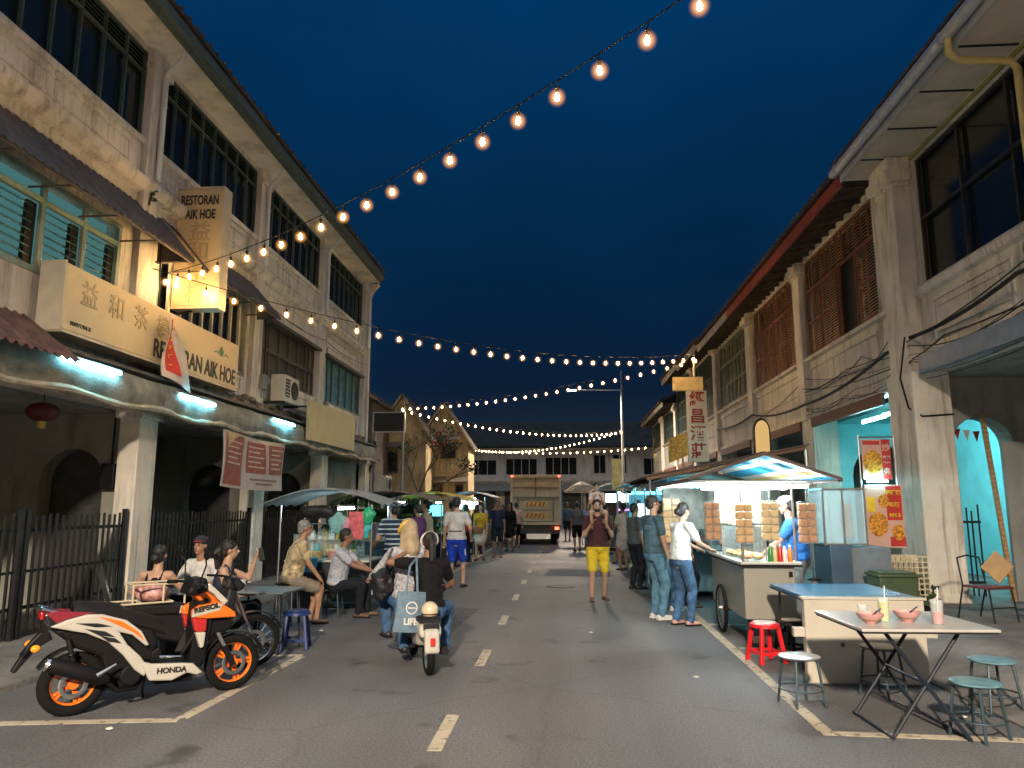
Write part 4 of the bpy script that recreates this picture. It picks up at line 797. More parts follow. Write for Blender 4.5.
def person(label, loc, rz, H=1.68, sk='a', top=None, sleeve='short', bot=None, legs='long', hair='short', shoe=None, pel=None, lean=(0,0), hands=None, feet=None, yaw=0, nod=0,
           fem=False, near=True, group=None, wide=1., hairm=None, kneeout=.1, extra=None, parent=None, elb=None, roll=0):
    """faces +y in its own frame; hands and feet are targets in that frame (right first)"""
    r = thing('person', label, 'person', loc, rz, group); s = H/1.7; V = Vector
    bw = wide*(.92 if fem else 1.)*s
    lt, lc = .415*s, .415*s; hipw = .09*s; ank = .075*s
    P0 = V((0, 0, .91*s)) if pel is None else V((pel[0], pel[1], pel[2])); lx, ly = lean
    up = V((lx, ly, math.sqrt(max(.1, 1-lx*lx-ly*ly)))); side = V((1,0,0)); side = (side-up*side.dot(up)).normalized(); fw = up.cross(side)
    waist = P0+up*.14*s; chest = P0+up*.36*s; neck = P0+up*.53*s; sh = [neck-up*.055*s+side*k*.163*bw for k in (1,-1)]
    ng = neck+up*.06*s+fw*.015*s
    hup = (up+fw*nod+V((0,0,.6))).normalized(); hc = ng+hup*.125*s; 
    HX = Matrix.Rotation(yaw, 3, 'Z') @ Matrix.Rotation(-nod*.6, 3, 'X') @ Matrix.Rotation(roll, 3, 'Y')
    hips = [P0+V((k*hipw*1.0,0,-.03*s)) for k in (1,-1)]
    feet = feet or [(.10*s,.02,0), (-.10*s,-.02,0)]; hands = hands or [(.24*s,.06,.78*s), (-.24*s,.06,.78*s)]
    ft = [V(f)+V((0,0,ank)) for f in feet]
    kn = []; 
    for i in (0,1):
        k_, a_ = ik(hips[i], ft[i], lt, lc, V(((1,-1)[i]*kneeout, 1, .15))); kn.append(k_); ft[i] = a_
    el = []; hd = []
    for i in (0,1):
        k_, a_ = ik(sh[i], V(hands[i]), .285*s, .25*s, (V(elb[i]) if elb else V(((1,-1)[i]*.5, -.8, -.5)))); el.append(k_); hd.append(a_)
    vox = .0085 if near else .016; nn = 12
    b = MB()
    def body(mb, g, torso=True):
        if torso:
            X = Matrix((side, fw, up)).transposed()
            mb.sph(P0+up*.0, (.155*bw+g, .115*bw+g, .12*s+g), nn, 8, X=X); mb.sph(waist, (.128*bw+g, .098*bw+g, .15*s+g), nn, 8, X=X)
            mb.sph(chest, (.155*bw+g, .11*bw+g, .18*s+g), nn, 8, X=X); mb.cap(sh[0], sh[1], .055*s+g*.8, .055*s+g*.8, nn)
            if fem:
                for k in (1,-1): mb.sph(chest+side*k*.07*s+fw*.085*s-up*.0, (.062*s+g, .055*s+g, .06*s+g), nn, 8)
    body(b, 0); b.cap(neck-up*.06*s, ng+hup*.03*s, .062*s, .052*s, nn)
    for i in (0,1):
        b.cap(sh[i], el[i], .052*s*wide, .040*s, nn); b.cap(el[i], hd[i], .040*s, .026*s, nn)
        b.cap(hips[i], kn[i], .088*s*wide, .056*s, nn); b.cap(kn[i], ft[i], .054*s, .034*s, nn); cf = kn[i].lerp(ft[i], .3); b.sph(cf-V((0,.012,0)), (.052*s,.056*s,.10*s), nn, 8)
        fd = V((.12*(1,-1)[i], 1, 0)).normalized(); b.cap(ft[i]+V((0,0,-.035*s))-fd*.03*s, ft[i]+fd*.13*s+V((0,0,-.05*s)), .034*s, .026*s, nn)
        d = (hd[i]-el[i]).normalized(); pn = d.cross(V((0,0,1)) if abs(d.z) < .9 else V((0,1,0))).normalized(); cr = d.cross(pn)
        b.cap(hd[i], hd[i]+d*.055*s, .025*s, .027*s, 8); pc = hd[i]+d*.07*s
        for j in range(4):
            o_ = pn*(j-1.5)*.019*s; L_ = (.055,.068,.064,.05)[j]*s; m_ = pc+o_+d*L_*.6; b.cap(pc+o_-d*.02*s, m_, .0095*s, .009*s, 6); b.cap(m_, m_+(d*.6+cr*.55).normalized()*L_*.55, .009*s, .008*s, 6)
        t0 = hd[i]+d*.02*s+pn*.022*s; t1 = t0+(d*.6+pn*.7).normalized()*.04*s; b.cap(t0, t1, .012*s, .010*s, 6); b.cap(t1, t1+d*.028*s, .010*s, .009*s, 6)
    h = lambda x, y, z: hc+HX @ V((x*s, y*s, z*s))
    b.sph(h(0,-.008,.018), (.074*s,.092*s,.09*s), 16, 10, X=HX); b.sph(h(0,.022,-.045), (.055*s,.064*s,.062*s), 14, 8, X=HX); b.sph(h(0,.060,-.088), (.026*s,.022*s,.02*s), 10, 6, X=HX)
    b.cap(h(0,.082,.012), h(0,.104,-.022), .009*s, .015*s, 8); b.sph(h(0,.078,-.052), (.026*s,.016*s,.012*s), 10, 6, X=HX)
    for k in (1,-1): b.sph(h(k*.075,-.005,-.008), (.010*s,.020*s,.030*s), 8, 6, X=HX)
    remesh(b, 'person_body' if 0 else 'body', r, vox, SK[sk], 3)
    e = MB(mat('eye_dark', (.02,.015,.01), .2))
    for k in (1,-1): e.sph(h(k*.031,.078,.010), (.013*s,.008*s,.008*s), 8, 6, X=HX); e.sph(h(k*.032,.082,.031), (.018*s,.005*s,.004*s), 8, 4, m=HAIR, X=HX)
    e.sph(h(0,.091,-.052), (.022*s,.004*s,.005*s), 8, 4, m=mat('lips', (.28,.09,.07), .5), X=HX)
    if near: e.build('eyes_and_mouth', r, smooth=True)
    # trousers or shorts
    t = MB(); X = Matrix((side, fw, up)).transposed(); t.sph(P0, (.172*bw+.012, .132*bw+.014, .13*s), nn, 8, X=X); t.sph(P0+up*.08*s, (.145*bw+.006,.112*bw+.006,.07*s), nn, 8, X=X)
    for i in (0,1):
        if legs == 'long': t.cap(hips[i], kn[i], .098*s*wide, .070*s, nn); t.cap(kn[i], ft[i]+V((0,0,.0)), .074*s, .055*s, nn); cf = kn[i].lerp(ft[i], .3); t.sph(cf-V((0,.012,0)), (.068*s,.074*s,.13*s), nn, 8)
        elif legs == 'shorts': t.cap(hips[i], hips[i].lerp(kn[i], .85), .102*s*wide, .085*s, nn)
        else: t.cap(hips[i], hips[i].lerp(kn[i], .6), .11*s, .105*s, nn)
    if legs == 'skirt': t.cap((hips[0]+hips[1])/2, (kn[0]+kn[1])/2+V((0,0,.12*s)), .15*s, .15*s, nn)
    remesh(t, 'skirt' if legs == 'skirt' else ('shorts' if legs == 'shorts' else 'trousers'), r, vox, bot, 4, .022)
    # shirt
    t = MB(); g = .018; body(t, g); t.cap(P0+up*.05*s, chest-up*.02*s, .128*bw+g, .13*bw+g, nn); t.sph(P0+up*.03*s, (.172*bw+g, .132*bw+g, .12*s), nn, 8, X=X); t.sph(waist, (.150*bw+g, .115*bw+g, .16*s), nn, 8, X=X)
    if sleeve == 'none':
        t = MB(); t.sph(P0+up*.05*s, (.155*bw+g, .118*bw+g, .10*s), nn, 8, X=X); t.sph(waist, (.130*bw+g, .10*bw+g, .15*s+g), nn, 8, X=X); t.sph(chest-up*.03*s, (.155*bw+g*.7, .113*bw+g, .15*s), nn, 8, X=X)
        for k in (1,-1): t.tube([chest+side*k*.085*s+fw*.11*s+up*.08*s, neck+side*k*.085*s+up*.02*s, chest+side*k*.085*s-fw*.10*s+up*.06*s], .014*s, 6)
    for i in (0,1):
        if sleeve == 'short': t.cap(sh[i], sh[i].lerp(el[i], .62), .068*s*wide, .062*s, nn)
        elif sleeve == 'long': t.cap(sh[i], el[i], .066*s*wide, .054*s, nn); t.cap(el[i], el[i].lerp(hd[i], .9), .054*s, .042*s, nn)
    remesh(t, 'shirt', r, vox, top, 4, .022)
    # hair
    hm = hairm or HAIR; t = MB()
    if hair != 'bald':
        t.sph(h(0,-.022,.036), (.086*s,.096*s,.088*s), 16, 10, X=HX); t.sph(h(0,-.055,-.02), (.074*s,.058*s,.075*s), 14, 8, X=HX)
    if hair == 'long':
        for k in (-1,0,1): t.cap(h(k*.045,-.07,0), h(k*.06,-.085,-.20), .045*s, .04*s, 8)
        for k in (-1,1): t.cap(h(k*.072,-.01,.02), h(k*.078,-.02,-.14), .025*s, .022*s, 8)
    if hair == 'bun': t.sph(h(0,-.12,-.03), (.055*s,.05*s,.055*s), 12, 8, X=HX)
    if hair == 'topbun': t.sph(h(0,-.07,.11), (.04*s,.04*s,.04*s), 12, 8, X=HX)
    if hair == 'pony': t.cap(h(0,-.10,.03), h(0,-.15,-.03), .035*s, .045*s, 10); t.cap(h(0,-.15,-.03), h(0,-.13,-.20), .045*s, .03*s, 10)
    if hair == 'scarf': t.sph(h(0,-.03,.02), (.10*s,.105*s,.11*s), 16, 10, X=HX); t.cap(h(0,-.05,-.03), h(.0,-.08,-.20), .09*s, .10*s, 12); t.cap(h(-.05,-.02,-.05), h(-.06,-.02,-.18), .045*s, .05*s, 12)
    if hair != 'bald': remesh(t, 'headscarf' if hair == 'scarf' else 'hair', r, vox, hm, 3, .008)
    # shoes
    if shoe:
        for i in (0,1):
            t = MB(shoe); fd = V((.12*(1,-1)[i], 1, 0)).normalized(); A = ft[i]+V((0,0,-.035*s))-fd*.035*s; B_ = ft[i]+fd*.14*s+V((0,0,-.048*s))
            t.cap(A, B_, .040*s, .032*s, 10); t.bar(A-fd*.035*s+V((0,0,-.028*s)), B_+fd*.03*s+V((0,0,-.016*s)), .075*s, .022*s, m=WHITE if shoe.name.startswith('shoe_s') else BLK); t.build('shoe', r, smooth=True)
    if extra: extra(r, h, s, dict(sh=sh, el=el, hd=hd, chest=chest, neck=neck, P0=P0, up=up, fw=fw, side=side, HX=HX, kn=kn, ft=ft))
    return r
SHW = mat('shoe_sneaker_white', (.6,.6,.58), .5); SHB = mat('shoe_black', (.02,.02,.02), .5); SHP = mat('shoe_pink', (.5,.26,.2), .6); SND = mat('shoe_brown', (.12,.07,.04), .6)
DEN = cloth('denim', (.045,.10,.19), var=.3, scale=14); DENL = cloth('denim_light', (.09,.20,.29), var=.3, scale=14); DKT = cloth('dark_trouser', (.012,.014,.02)); WT = cloth('white', (.55,.53,.50)); BT = cloth('black', (.006,.006,.007))
def cap_hat(m):
    def f(r, h, s, j):
        t = MB(m); t.sph(h(0,-.012,.055), (.088*s,.102*s,.072*s), 16, 10, X=j['HX']); t.bar(h(0,.07,.05), h(0,.15,.035), .12*s, .012*s); t.build('cap', r, smooth=True)
    return f
# -- at the left cafe table
person('woman in a black tank top seated with her back turned behind the orange scooter', (-4.42, 7.9, 0), R(5), 1.55, 'c', BT, 'none', DEN, hair='bun', shoe=SND, pel=(0,0,.42), lean=(0,.15), hands=[(.22,.42,.68),(-.25,.38,.68)], feet=[(.12,.42,.0),(-.12,.42,.0)], fem=True)
person('man in a white t shirt with a cap worn backwards facing the tank top woman', (-4.45, 9.15, 0), R(170), 1.68, 'a', WT, 'short', DKT, hair='short', shoe=SHB, pel=(0,0,.42), lean=(0,.2), hands=[(.2,.4,.68),(-.25,.4,.68)], feet=[(.12,.42,0),(-.12,.42,0)], extra=lambda r,h,s,j: MB(cloth('cap_dark', (.03,.03,.04))).sph(h(0,-.012,.055), (.09*s,.102*s,.07*s), 16, 10, X=j['HX']).sph(h(0,.03,.05), (.075*s,.07*s,.018*s), 12, 6, m=cloth('cap_red', (.35,.04,.03))).build('cap', r, smooth=True))
def phone(r, h, s, j):
    p = j['hd'][1]+Vector((.0,.06,.05)); MB(BLK).box(-.006,.006,-.035,.035,-.075,.075).build('phone', r, bevel=.004, X=Matrix.Translation(p) @ Matrix.Rotation(R(15),4,'X'))
person('woman in a dark sleeveless top holding up a phone at the cafe table', (-3.9, 8.35, 0), R(-72), 1.62, 'c', cloth('navy', (.02,.03,.05)), 'none', DKT, hair='pony', shoe=SHB, pel=(0,0,.42), lean=(0,.12), hands=[(.16,.34,.62),(-.16,.36,.98)], feet=[(.1,.4,0),(-.1,.4,0)], fem=True, yaw=R(8), extra=phone, elb=[(.4,-.2,-1),(-.3,-.1,-1)])
PATT = cloth('patterned', (.42,.34,.20), var=.7, scale=11)
person('grey haired old man in a patterned beige shirt perched beside the stall', (-3.75, 10.2, 0), R(-62), 1.62, 'a', PATT, 'short', cloth('khaki', (.2,.17,.13)), 'shorts', hair='short', hairm=GREY, shoe=SND, pel=(0,0,.62), lean=(0,.22), hands=[(.18,.34,.62),(-.16,.36,.64)], feet=[(.1,.34,0),(-.1,.28,0)], wide=1.05)
person('man in a pale short sleeved shirt sitting sideways on a stool by the stall', (-3.35, 10.95, 0), R(-88), 1.68, 'b', cloth('pale_blue', (.38,.40,.45), var=.25, scale=30), 'short', DKT, hair='short', shoe=SND, pel=(0,0,.45), lean=(0,.16), hands=[(.1,.52,.66),(-.1,.55,.60)], feet=[(.1,.36,0),(-.1,.44,0)], yaw=R(4), nod=.15)
person('vendor in a dark floral blouse half hidden behind the arched tarp stall', (-2.95, 13.0, 0), R(170), 1.55, 'a', cloth('floral_dark', (.12,.06,.09), var=.7, scale=30), 'short', DKT, hair='bun', shoe=SHB, hands=[(.2,.38,.95),(-.15,.4,.95)], lean=(0,.12), near=False)
STR = cloth('striped', (.03,.05,.10))
def mkstripe():
    m = _M['cloth_striped']; nt = m.node_tree; b = [n for n in nt.nodes if n.type == 'BSDF_PRINCIPLED'][0]; tc = nt.nodes.new('ShaderNodeTexCoord'); s = nt.nodes.new('ShaderNodeSeparateXYZ'); nt.links.new(tc.outputs['Object'], s.inputs[0])
    a = nt.nodes.new('ShaderNodeMath'); a.operation = 'MULTIPLY'; a.inputs[1].default_value = 13; nt.links.new(s.outputs[2], a.inputs[0]); f = nt.nodes.new('ShaderNodeMath'); f.operation = 'FRACT'; nt.links.new(a.outputs[0], f.inputs[0]); g = nt.nodes.new('ShaderNodeMath'); g.operation = 'GREATER_THAN'; g.inputs[1].default_value = .7; nt.links.new(f.outputs[0], g.inputs[0])
    mx = nt.nodes.new('ShaderNodeMixRGB'); nt.links.new(g.outputs[0], mx.inputs[0]); mx.inputs[1].default_value = (.02,.035,.07,1); mx.inputs[2].default_value = (.35,.45,.5,1); nt.links.new(mx.outputs[0], b.inputs['Base Color'])
mkstripe()
person('man in a navy and white striped shirt seen from behind at the stall', (-2.72, 12.0, 0), R(48), 1.62, 'a', STR, 'short', DKT, hair='short', shoe=SHB, lean=(.05,.22), hands=[(.22,.36,.95),(-.2,.36,.95)], wide=1.15)
# -- walking
def blue_trim(r, h, s, j):
    k = MB(WHITE)
    for q in (1,-1): k.bar(j['P0']+Vector((q*.168,0,.05)), j['P0']+Vector((q*.185,0,-.30)), .012, .03)
    k.build('side_stripe', r)
    k = MB(BLK); k.ring(j['P0']+Vector((0,0,.17)), (0,0,1), .155, .012, 24, 6); k.build('belt_bag_strap', r)
person('man in a white t shirt and blue shorts walking away past the stall', (-2.16, 14.9, 0), R(-6), 1.72, 'c', WT, 'short', cloth('royal_blue', (.015,.05,.42)), 'shorts', hair='short', shoe=SHB, hands=[(.27,.12,.98),(-.28,.1,.86)], feet=[(.12,.08,0),(-.12,-.06,0)], wide=1.1, extra=blue_trim)
def handbag(m, side=1):
    def f(r, h, s, j):
        p = j['P0']+Vector((.02*side, .17, .02)); k = MB(m); k.box(-.13,.13,-.05,.05,-.1,.08); k.build('handbag', r, bevel=.015, X=Matrix.Translation(p)); MB(m).tube([p+Vector((.1,0,.08)), j['chest']+Vector((0,.16,0)), j['neck']+Vector((-.14,0,0))], .01, 6).build('bag_strap', r)
    return f
person('woman in a mustard yellow blouse and pale skirt walking toward the viewer', (-2.5, 22.2, 0), R(168), 1.6, 'c', cloth('mustard', (.5,.27,.02)), 'short', cloth('skirt_white', (.5,.45,.4)), 'skirt', hair='long', shoe=SND, feet=[(.08,.12,0),(-.08,-.1,0)], fem=True, near=False, extra=handbag(mat('bag_brown', (.2,.07,.03), .5)))
person('man in a navy polo shirt walking beside the mustard blouse woman', (-2.1, 23.3, 0), R(180), 1.7, 'b', cloth('navy2', (.015,.02,.045)), 'short', DKT, 'shorts', hair='short', shoe=SND, feet=[(.1,.1,0),(-.1,-.08,0)], near=False)
person('figure dressed in black walking behind the navy polo man', (-1.95, 26.5, 0), R(170), 1.66, 'b', BT, 'long', BT, 'skirt', hair='scarf', hairm=BT, shoe=SHB, fem=True, near=False)
person('person in a pale pink shirt and black shorts left of the truck', (-1.85, 28.5, 0), R(10), 1.66, 'c', cloth('pink', (.5,.32,.28)), 'short', BT, 'shorts', hair='short', shoe=SHB, near=False, feet=[(.1,.1,0),(-.1,-.1,0)])
# father and child
def child(r, h, s, j): pass
dad = person('bearded man in maroon t shirt and yellow shorts carrying a child on his shoulders', (.55, 13.1, 0), R(186), 1.66, 'c', cloth('maroon', (.06,.025,.028)), 'short', cloth('yellow', (.62,.46,.03)), 'shorts', hair='short', shoe=SND, feet=[(.13,.12,0),(-.12,-.10,0)], hands=[(.13,.17,1.27),(-.13,.17,1.27)], wide=1.14, elb=[(.35,-.1,-1),(-.35,-.1,-1)],
    extra=lambda r,h,s,j: MB(HAIR).sph(h(0,.045,-.075), (.056*s,.05*s,.036*s), 12, 8, X=j['HX']).build('beard', r, smooth=True))
person('small child in a pale shirt riding on the shoulders of the maroon shirt man', (.555, 13.165, 0), R(186), 1.0, 'c', cloth('pale_peach', (.5,.42,.38)), 'short', cloth('beige_short', (.4,.3,.22)), 'shorts', hair='short', shoe=SND, pel=(0,-.03,1.50), lean=(0,.05), hands=[(.06,.11,1.74),(-.06,.11,1.74)], feet=[(.12,.19,1.18),(-.12,.19,1.18)], kneeout=.35)
person('woman in a beige top and short pale skirt standing by the far cyan stalls', (1.45, 19.1, 0), R(30), 1.62, 'b', cloth('beige', (.42,.36,.3)), 'short', cloth('skirt2', (.42,.38,.36)), 'skirt', hair='short', shoe=SND, hands=[(.24,.1,.75),(-.22,.2,.8)], fem=True, near=False)
person('man in grey walking away right of the truck', (.42, 26.8, 0), R(8), 1.68, 'b', cloth('grey', (.11,.12,.13)), 'short', BT, 'shorts', hair='short', shoe=SHB, near=False, feet=[(.1,.12,0),(-.1,-.12,0)])
# customers at the cart
person('man in a teal t shirt and light jeans standing side on near the bread cart', (1.27, 11.05, 0), R(-62), 1.70, 'c', cloth('teal_shirt', (.05,.095,.12)), 'short', DENL, hair='short', shoe=SHW, hands=[(.24,.10,.80),(-.22,.14,.80)], feet=[(.10,.03,0),(-.10,.05,0)], yaw=R(-12))
person('woman in a loose white blouse and jeans with a black bun facing the bread cart', (1.56, 10.5, 0), R(-58), 1.60, 'c', cloth('white_blouse', (.55,.60,.60)), 'short', DEN, hair='bun', shoe=SHP, hands=[(.16,.40,1.0),(-.12,.42,1.0)], feet=[(.09,.06,0),(-.09,-.03,0)], fem=True, lean=(0,.10), nod=.25, wide=1.08)
person('woman in a floral top and pale jeans half hidden behind the teal shirt man', (1.52, 12.0, 0), R(-75), 1.62, 'c', cloth('floral', (.45,.32,.30), var=.6, scale=26), 'short', DENL, hair='short', shoe=SHW, hands=[(.18,.3,1.0),(-.2,.2,.85)], fem=True, feet=[(.1,.12,0),(-.1,-.1,0)])
person('woman with dark hair seen over the shoulders of the pair at the cart', (1.98, 12.4, 0), R(-100), 1.66, 'c', BT, 'short', DKT, hair='long', shoe=SHB, fem=True, near=False, yaw=R(-20))
person('dark haired man in dark clothes beyond the teal shirt man', (1.35, 14.9, 0), R(-60), 1.6, 'b', cloth('slate', (.06,.08,.09)), 'short', DKT, hair='short', shoe=SHB, near=False)
person('bread vendor in a blue t shirt and white cap working behind the cart', (2.97, 9.95, 0), R(78), 1.68, 'c', cloth('vendor_blue', (.03,.14,.40)), 'short', cloth('grey_trouser', (.11,.13,.14)), hair='short', shoe=SHB, hands=[(.16,.40,.98),(-.12,.42,.98)], lean=(0,.12), nod=.3, wide=1.12, extra=cap_hat(WT))
person('person in dark clothes standing at the far cyan lit stall', (2.1, 22.5, 0), R(-90), 1.64, 'b', cloth('dk2', (.08,.05,.05)), 'short', DKT, hair='short', shoe=SHB, near=False)
person('shopper in a light top crossing near the pale market umbrella', (1.6, 33, 0), R(120), 1.64, 'c', cloth('lt2', (.4,.38,.36)), 'short', DKT, hair='long', shoe=SHB, fem=True, near=False)

person('passer by in a white shirt between the yellow tarp and the dark tarp stalls', (-3.0, 19.8, 0), R(-40), 1.66, 'b', WT, 'short', DKT, hair='short', shoe=SHB, near=False)
person('shopper in a red top bent over the yellow tarp stall', (-2.75, 21.4, 0), R(70), 1.6, 'c', cloth('red_top', (.35,.04,.03)), 'short', DKT, hair='long', shoe=SHB, near=False, fem=True, lean=(0,.2))
person('child sized shopper in a teal shirt near the grey tarp stall by the truck', (-2.4, 29.5, 0), R(160), 1.4, 'c', cloth('teal2', (.05,.3,.3)), 'short', DKT, hair='short', shoe=SHB, near=False)
person('woman with a pale bag strolling near the far umbrella', (.9, 29.5, 0), R(175), 1.6, 'c', cloth('pale_lilac', (.35,.3,.4)), 'short', DENL, hair='long', shoe=SHB, near=False, fem=True, feet=[(.1,.12,0),(-.1,-.12,0)])

_crowd = [(-2.9,24.8,160,'olive','woman in an olive top behind the mustard blouse woman',(.12,.13,.05),1,'long'),(-3.0,26.9,20,'white_b','man in a white polo browsing past the yellow tarp',(.5,.5,.48),0,'short'),(-2.6,31.2,175,'coral','woman in a coral top beside the grey tarp stall',(.5,.16,.10),1,'long'),(-3.1,33.5,-20,'khaki_b','man in a khaki shirt at the end of the stall row',(.3,.25,.15),0,'short'),(.1,34.5,185,'denim_s','man in a denim shirt at the far junction',(.08,.14,.22),0,'short'),(1.3,25.2,-70,'cream_b','woman in a cream dress at the far cyan stall',(.5,.45,.36),1,'bun'),(1.45,21.0,-85,'black_b','man in a black shirt leaning toward the striped umbrella stall',(.02,.02,.02),0,'short'),(-2.0,36.0,170,'grey_b','figure in grey crossing in front of the pale end building',(.2,.2,.2),0,'short'),(-3.05,15.6,60,'purple','woman in a dark purple top beside the dark tarp',(.10,.04,.12),1,'bun'),(-3.2,17.4,100,'sand','man in a sand coloured shirt under the dark tarp',(.4,.32,.22),0,'short')]
for x, y, a, nm, lb, c_, f_, h_ in _crowd: person(lb, (x,y,0), R(a), 1.58+.1*(1-f_), 'b' if c_[0] < .2 else 'c', cloth(nm, c_), 'short', DKT if c_[2] > .12 else DEN, 'long' if x < -2.7 else 'shorts', hair=h_, shoe=SHB, near=False, fem=bool(f_), feet=[(.1,.1,0),(-.1,-.1,0)], lean=(0,.08))
from mathutils import noise
def lumpy(mb, a):
    c = sum(mb.v, Vector())/len(mb.v); sz = max((p-c).length for p in mb.v)
    mb.v = [p + (p-c)*a*noise.noise(p*3.2/sz*.5+Vector((sz*7,1.3,2))) + noise.noise_vector(p*9/sz*.5)*sz*a*.22 for p in mb.v]; return mb
# ================================================================ scooter in the left foreground
OR = mat('orange_paint', (.75,.16,.015), .3, coat=.5, var=.05); BW = mat('body_white', (.44,.42,.36), .3, coat=.5, var=.06); RPD = mat('maroon_gloss', (.20,.015,.025), .3, coat=.5, var=.05); RP = mat('red_gloss', (.42,.02,.02), .3, coat=.5, var=.05); GB = mat('gloss_black', (.014,.014,.016), .28, coat=.3); SATB = mat('satin_black', (.005,.005,.006), .6, spec=.22, bump=.15, bscale=200)
CHR = mat('chrome', (.7,.7,.7), .15, metal=1., var=.05); RUBSEAT = mat('seat_vinyl', (.007,.007,.008), .6, spec=.25, bump=.2, bscale=150)
def wheel(parent, c, R_, tw, rimm, spokes=5, wire=False, tread=True):
    t = MB(RUB); t.ring(c, (0,1,0), R_-tw, tw, 36, 10, sq=.95); o = t.build('wheel', parent, smooth=True)
    r = MB(rimm); rr = R_-tw*1.75; r.ring(c, (0,1,0), rr, tw*.28, 36, 8, sq=2.2); r.cyl((c[0],c[1]-.05,c[2]), (c[0],c[1]+.05,c[2]), .04, n=14)
    n = 28 if wire else spokes
    for i in range(n):
        a = 2*math.pi*i/n
        if wire: r.cyl((c[0]+.03*math.cos(a+.8*(1 if i%2 else -1)),c[1]+(.03 if i%2 else -.03),c[2]+.03*math.sin(a+.8*(1 if i%2 else -1))), (c[0]+rr*math.cos(a),c[1],c[2]+rr*math.sin(a)), .0025, n=4)
        else:
            for da in (-.12,.12): r.bar((c[0]+.03*math.cos(a),c[1],c[2]+.03*math.sin(a)), (c[0]+rr*math.cos(a+da),c[1],c[2]+rr*math.sin(a+da)), .022, .02)
    r.build('rim', o, smooth=True)
    d = MB(STEEL); d.ring((c[0],c[1]-.045,c[2]), (0,1,0), R_*.36, .018, 28, 6, sq=.12); d.build('brake_disc', o)
    return o
def P2(pts, dx=.05, dz=.03): return [(x+dx, z+dz) for x, z in pts]
def two(name, parent, poly, y0, y1, m, bev=.012, X=None):
    for s_ in (-1, 1):
        k = MB(m); k.prism(poly, 'y', s_*y0, s_*y1); k.build(name, parent, bevel=bev)
sc = thing('motor_scooter', 'white, orange and black motor scooter parked in the near marked bay', 'scooter', (-3.82, 5.77, 0), R(45.0)); sc.scale = (.965,.96,.95)
wheel(sc, (0,0,.25), .25, .05, OR, 5); 
cr = MB(SATB); cr.prism(P2([(-.24,.66),(-.02,.72),(.2,.68),(.5,.62),(.56,.5),(.5,.32),(.35,.2),(.18,.25),(.12,.42),(-.05,.5)]), 'y', -.11, .11); cr.build('body_core', sc, bevel=.03)
k = MB(SATB); k.prism([(.10,.20),(.34,.16),(.52,.2),(.55,.34),(.36,.42),(.10,.34)], 'y', -.02, .13); k.cyl((.40,-.14,.28),(.40,.1,.28),.085,n=16); k.bar((0,.09,.26),(.4,.09,.3),.05,.09); k.build('engine', sc, bevel=.015)
two('side_panel', sc, P2([(-.27,.70),(-.155,.745),(-.014,.775),(.1,.765),(.28,.70),(.40,.60),(.468,.477),(.44,.475),(.33,.575),(.23,.61),(.30,.50),(.401,.401),(.47,.30),(.445,.226),(.367,.29),(.27,.42),(.15,.54),(-.012,.625),(-.12,.655)]), .115, .165, BW, .02)
two('side_decal', sc, P2([(.06,.755),(.24,.70),(.37,.60),(.425,.52),(.33,.60),(.22,.665)]), .1655, .170, OR, 0)
two('side_inset', sc, P2([(-.10,.715),(.06,.70),(.17,.665),(.05,.668)]), .1652, .169, GB, 0); two('side_inset', sc, P2([(-.03,.665),(.12,.63),(.20,.575),(.08,.60)]), .1652, .169, GB, 0); two('side_inset', sc, P2([(.08,.60),(.20,.565),(.25,.52),(.15,.545)]), .1652, .169, GB, 0)
two('rear_cover', sc, P2([(.24,.60),(.33,.565),(.43,.485),(.50,.42),(.56,.46),(.56,.35),(.43,.36),(.33,.49)]), .10, .145, SATB, .015)
two('tail_panel', sc, P2([(-.30,.80),(-.24,.815),(-.02,.79),(.06,.775),(-.014,.775),(-.16,.748),(-.22,.72)]), .06, .135, RPD, .012)
k = MB(GB); k.prism(P2([(-.30,.79),(-.24,.805),(0,.78),(-.1,.66),(-.26,.68)]), 'y', -.06, .06); k.build('tail', sc, bevel=.015); MB(mat('tail_lens', (.4,.01,.01), .15)).box(-.275,-.25,-.07,.07,.78,.84).build('tail_light', sc, bevel=.01)
k = MB(RUBSEAT); 
def seatf(u, v):
    x = -.05+.70*u; w_ = .12*(.75+.35*math.sin(min(1,u*1.3)*math.pi*.8)); z = .85-.02*u-.16*u*u+.05*math.sin(u*math.pi)*0+ .035*math.cos((v-.5)*math.pi)*1.2 - (.03 if u > .45 else 0)*min(1,(u-.45)*8)
    return (x, (v-.5)*2*w_, z-.06*abs(v-.5)*2)
k.sheet(seatf, 20, 10, .03); k.build('seat', sc, smooth=60); MB(CHR).tube([(-.17,-.11,.84),(-.27,-.09,.87),(-.31,0,.88),(-.27,.09,.87),(-.17,.11,.84)], .013, 8).build('grab_rail', sc, smooth=True)
two('floor_panel', sc, P2([(.40,.36),(.50,.325),(.752,.300),(.83,.285),(.915,.20),(.86,.185),(.78,.215),(.66,.168),(.48,.19)]), .14, .185, BW, .014)
k = MB(SATB); k.box(.5, .96, -.15, .15, .27, .33); k.box(.6,.9,-.1,.1,.16,.28); k.build('floorboard', sc, bevel=.015)
text('HONDA', .062, INK, 'lettering', sc, Matrix(((1,0,0,.70),(0,0,-1,-.187),(0,1,0,.285),(0,0,0,1))) @ Matrix.Rotation(R(-3),4,'Z'), bold=.002, width=.24)
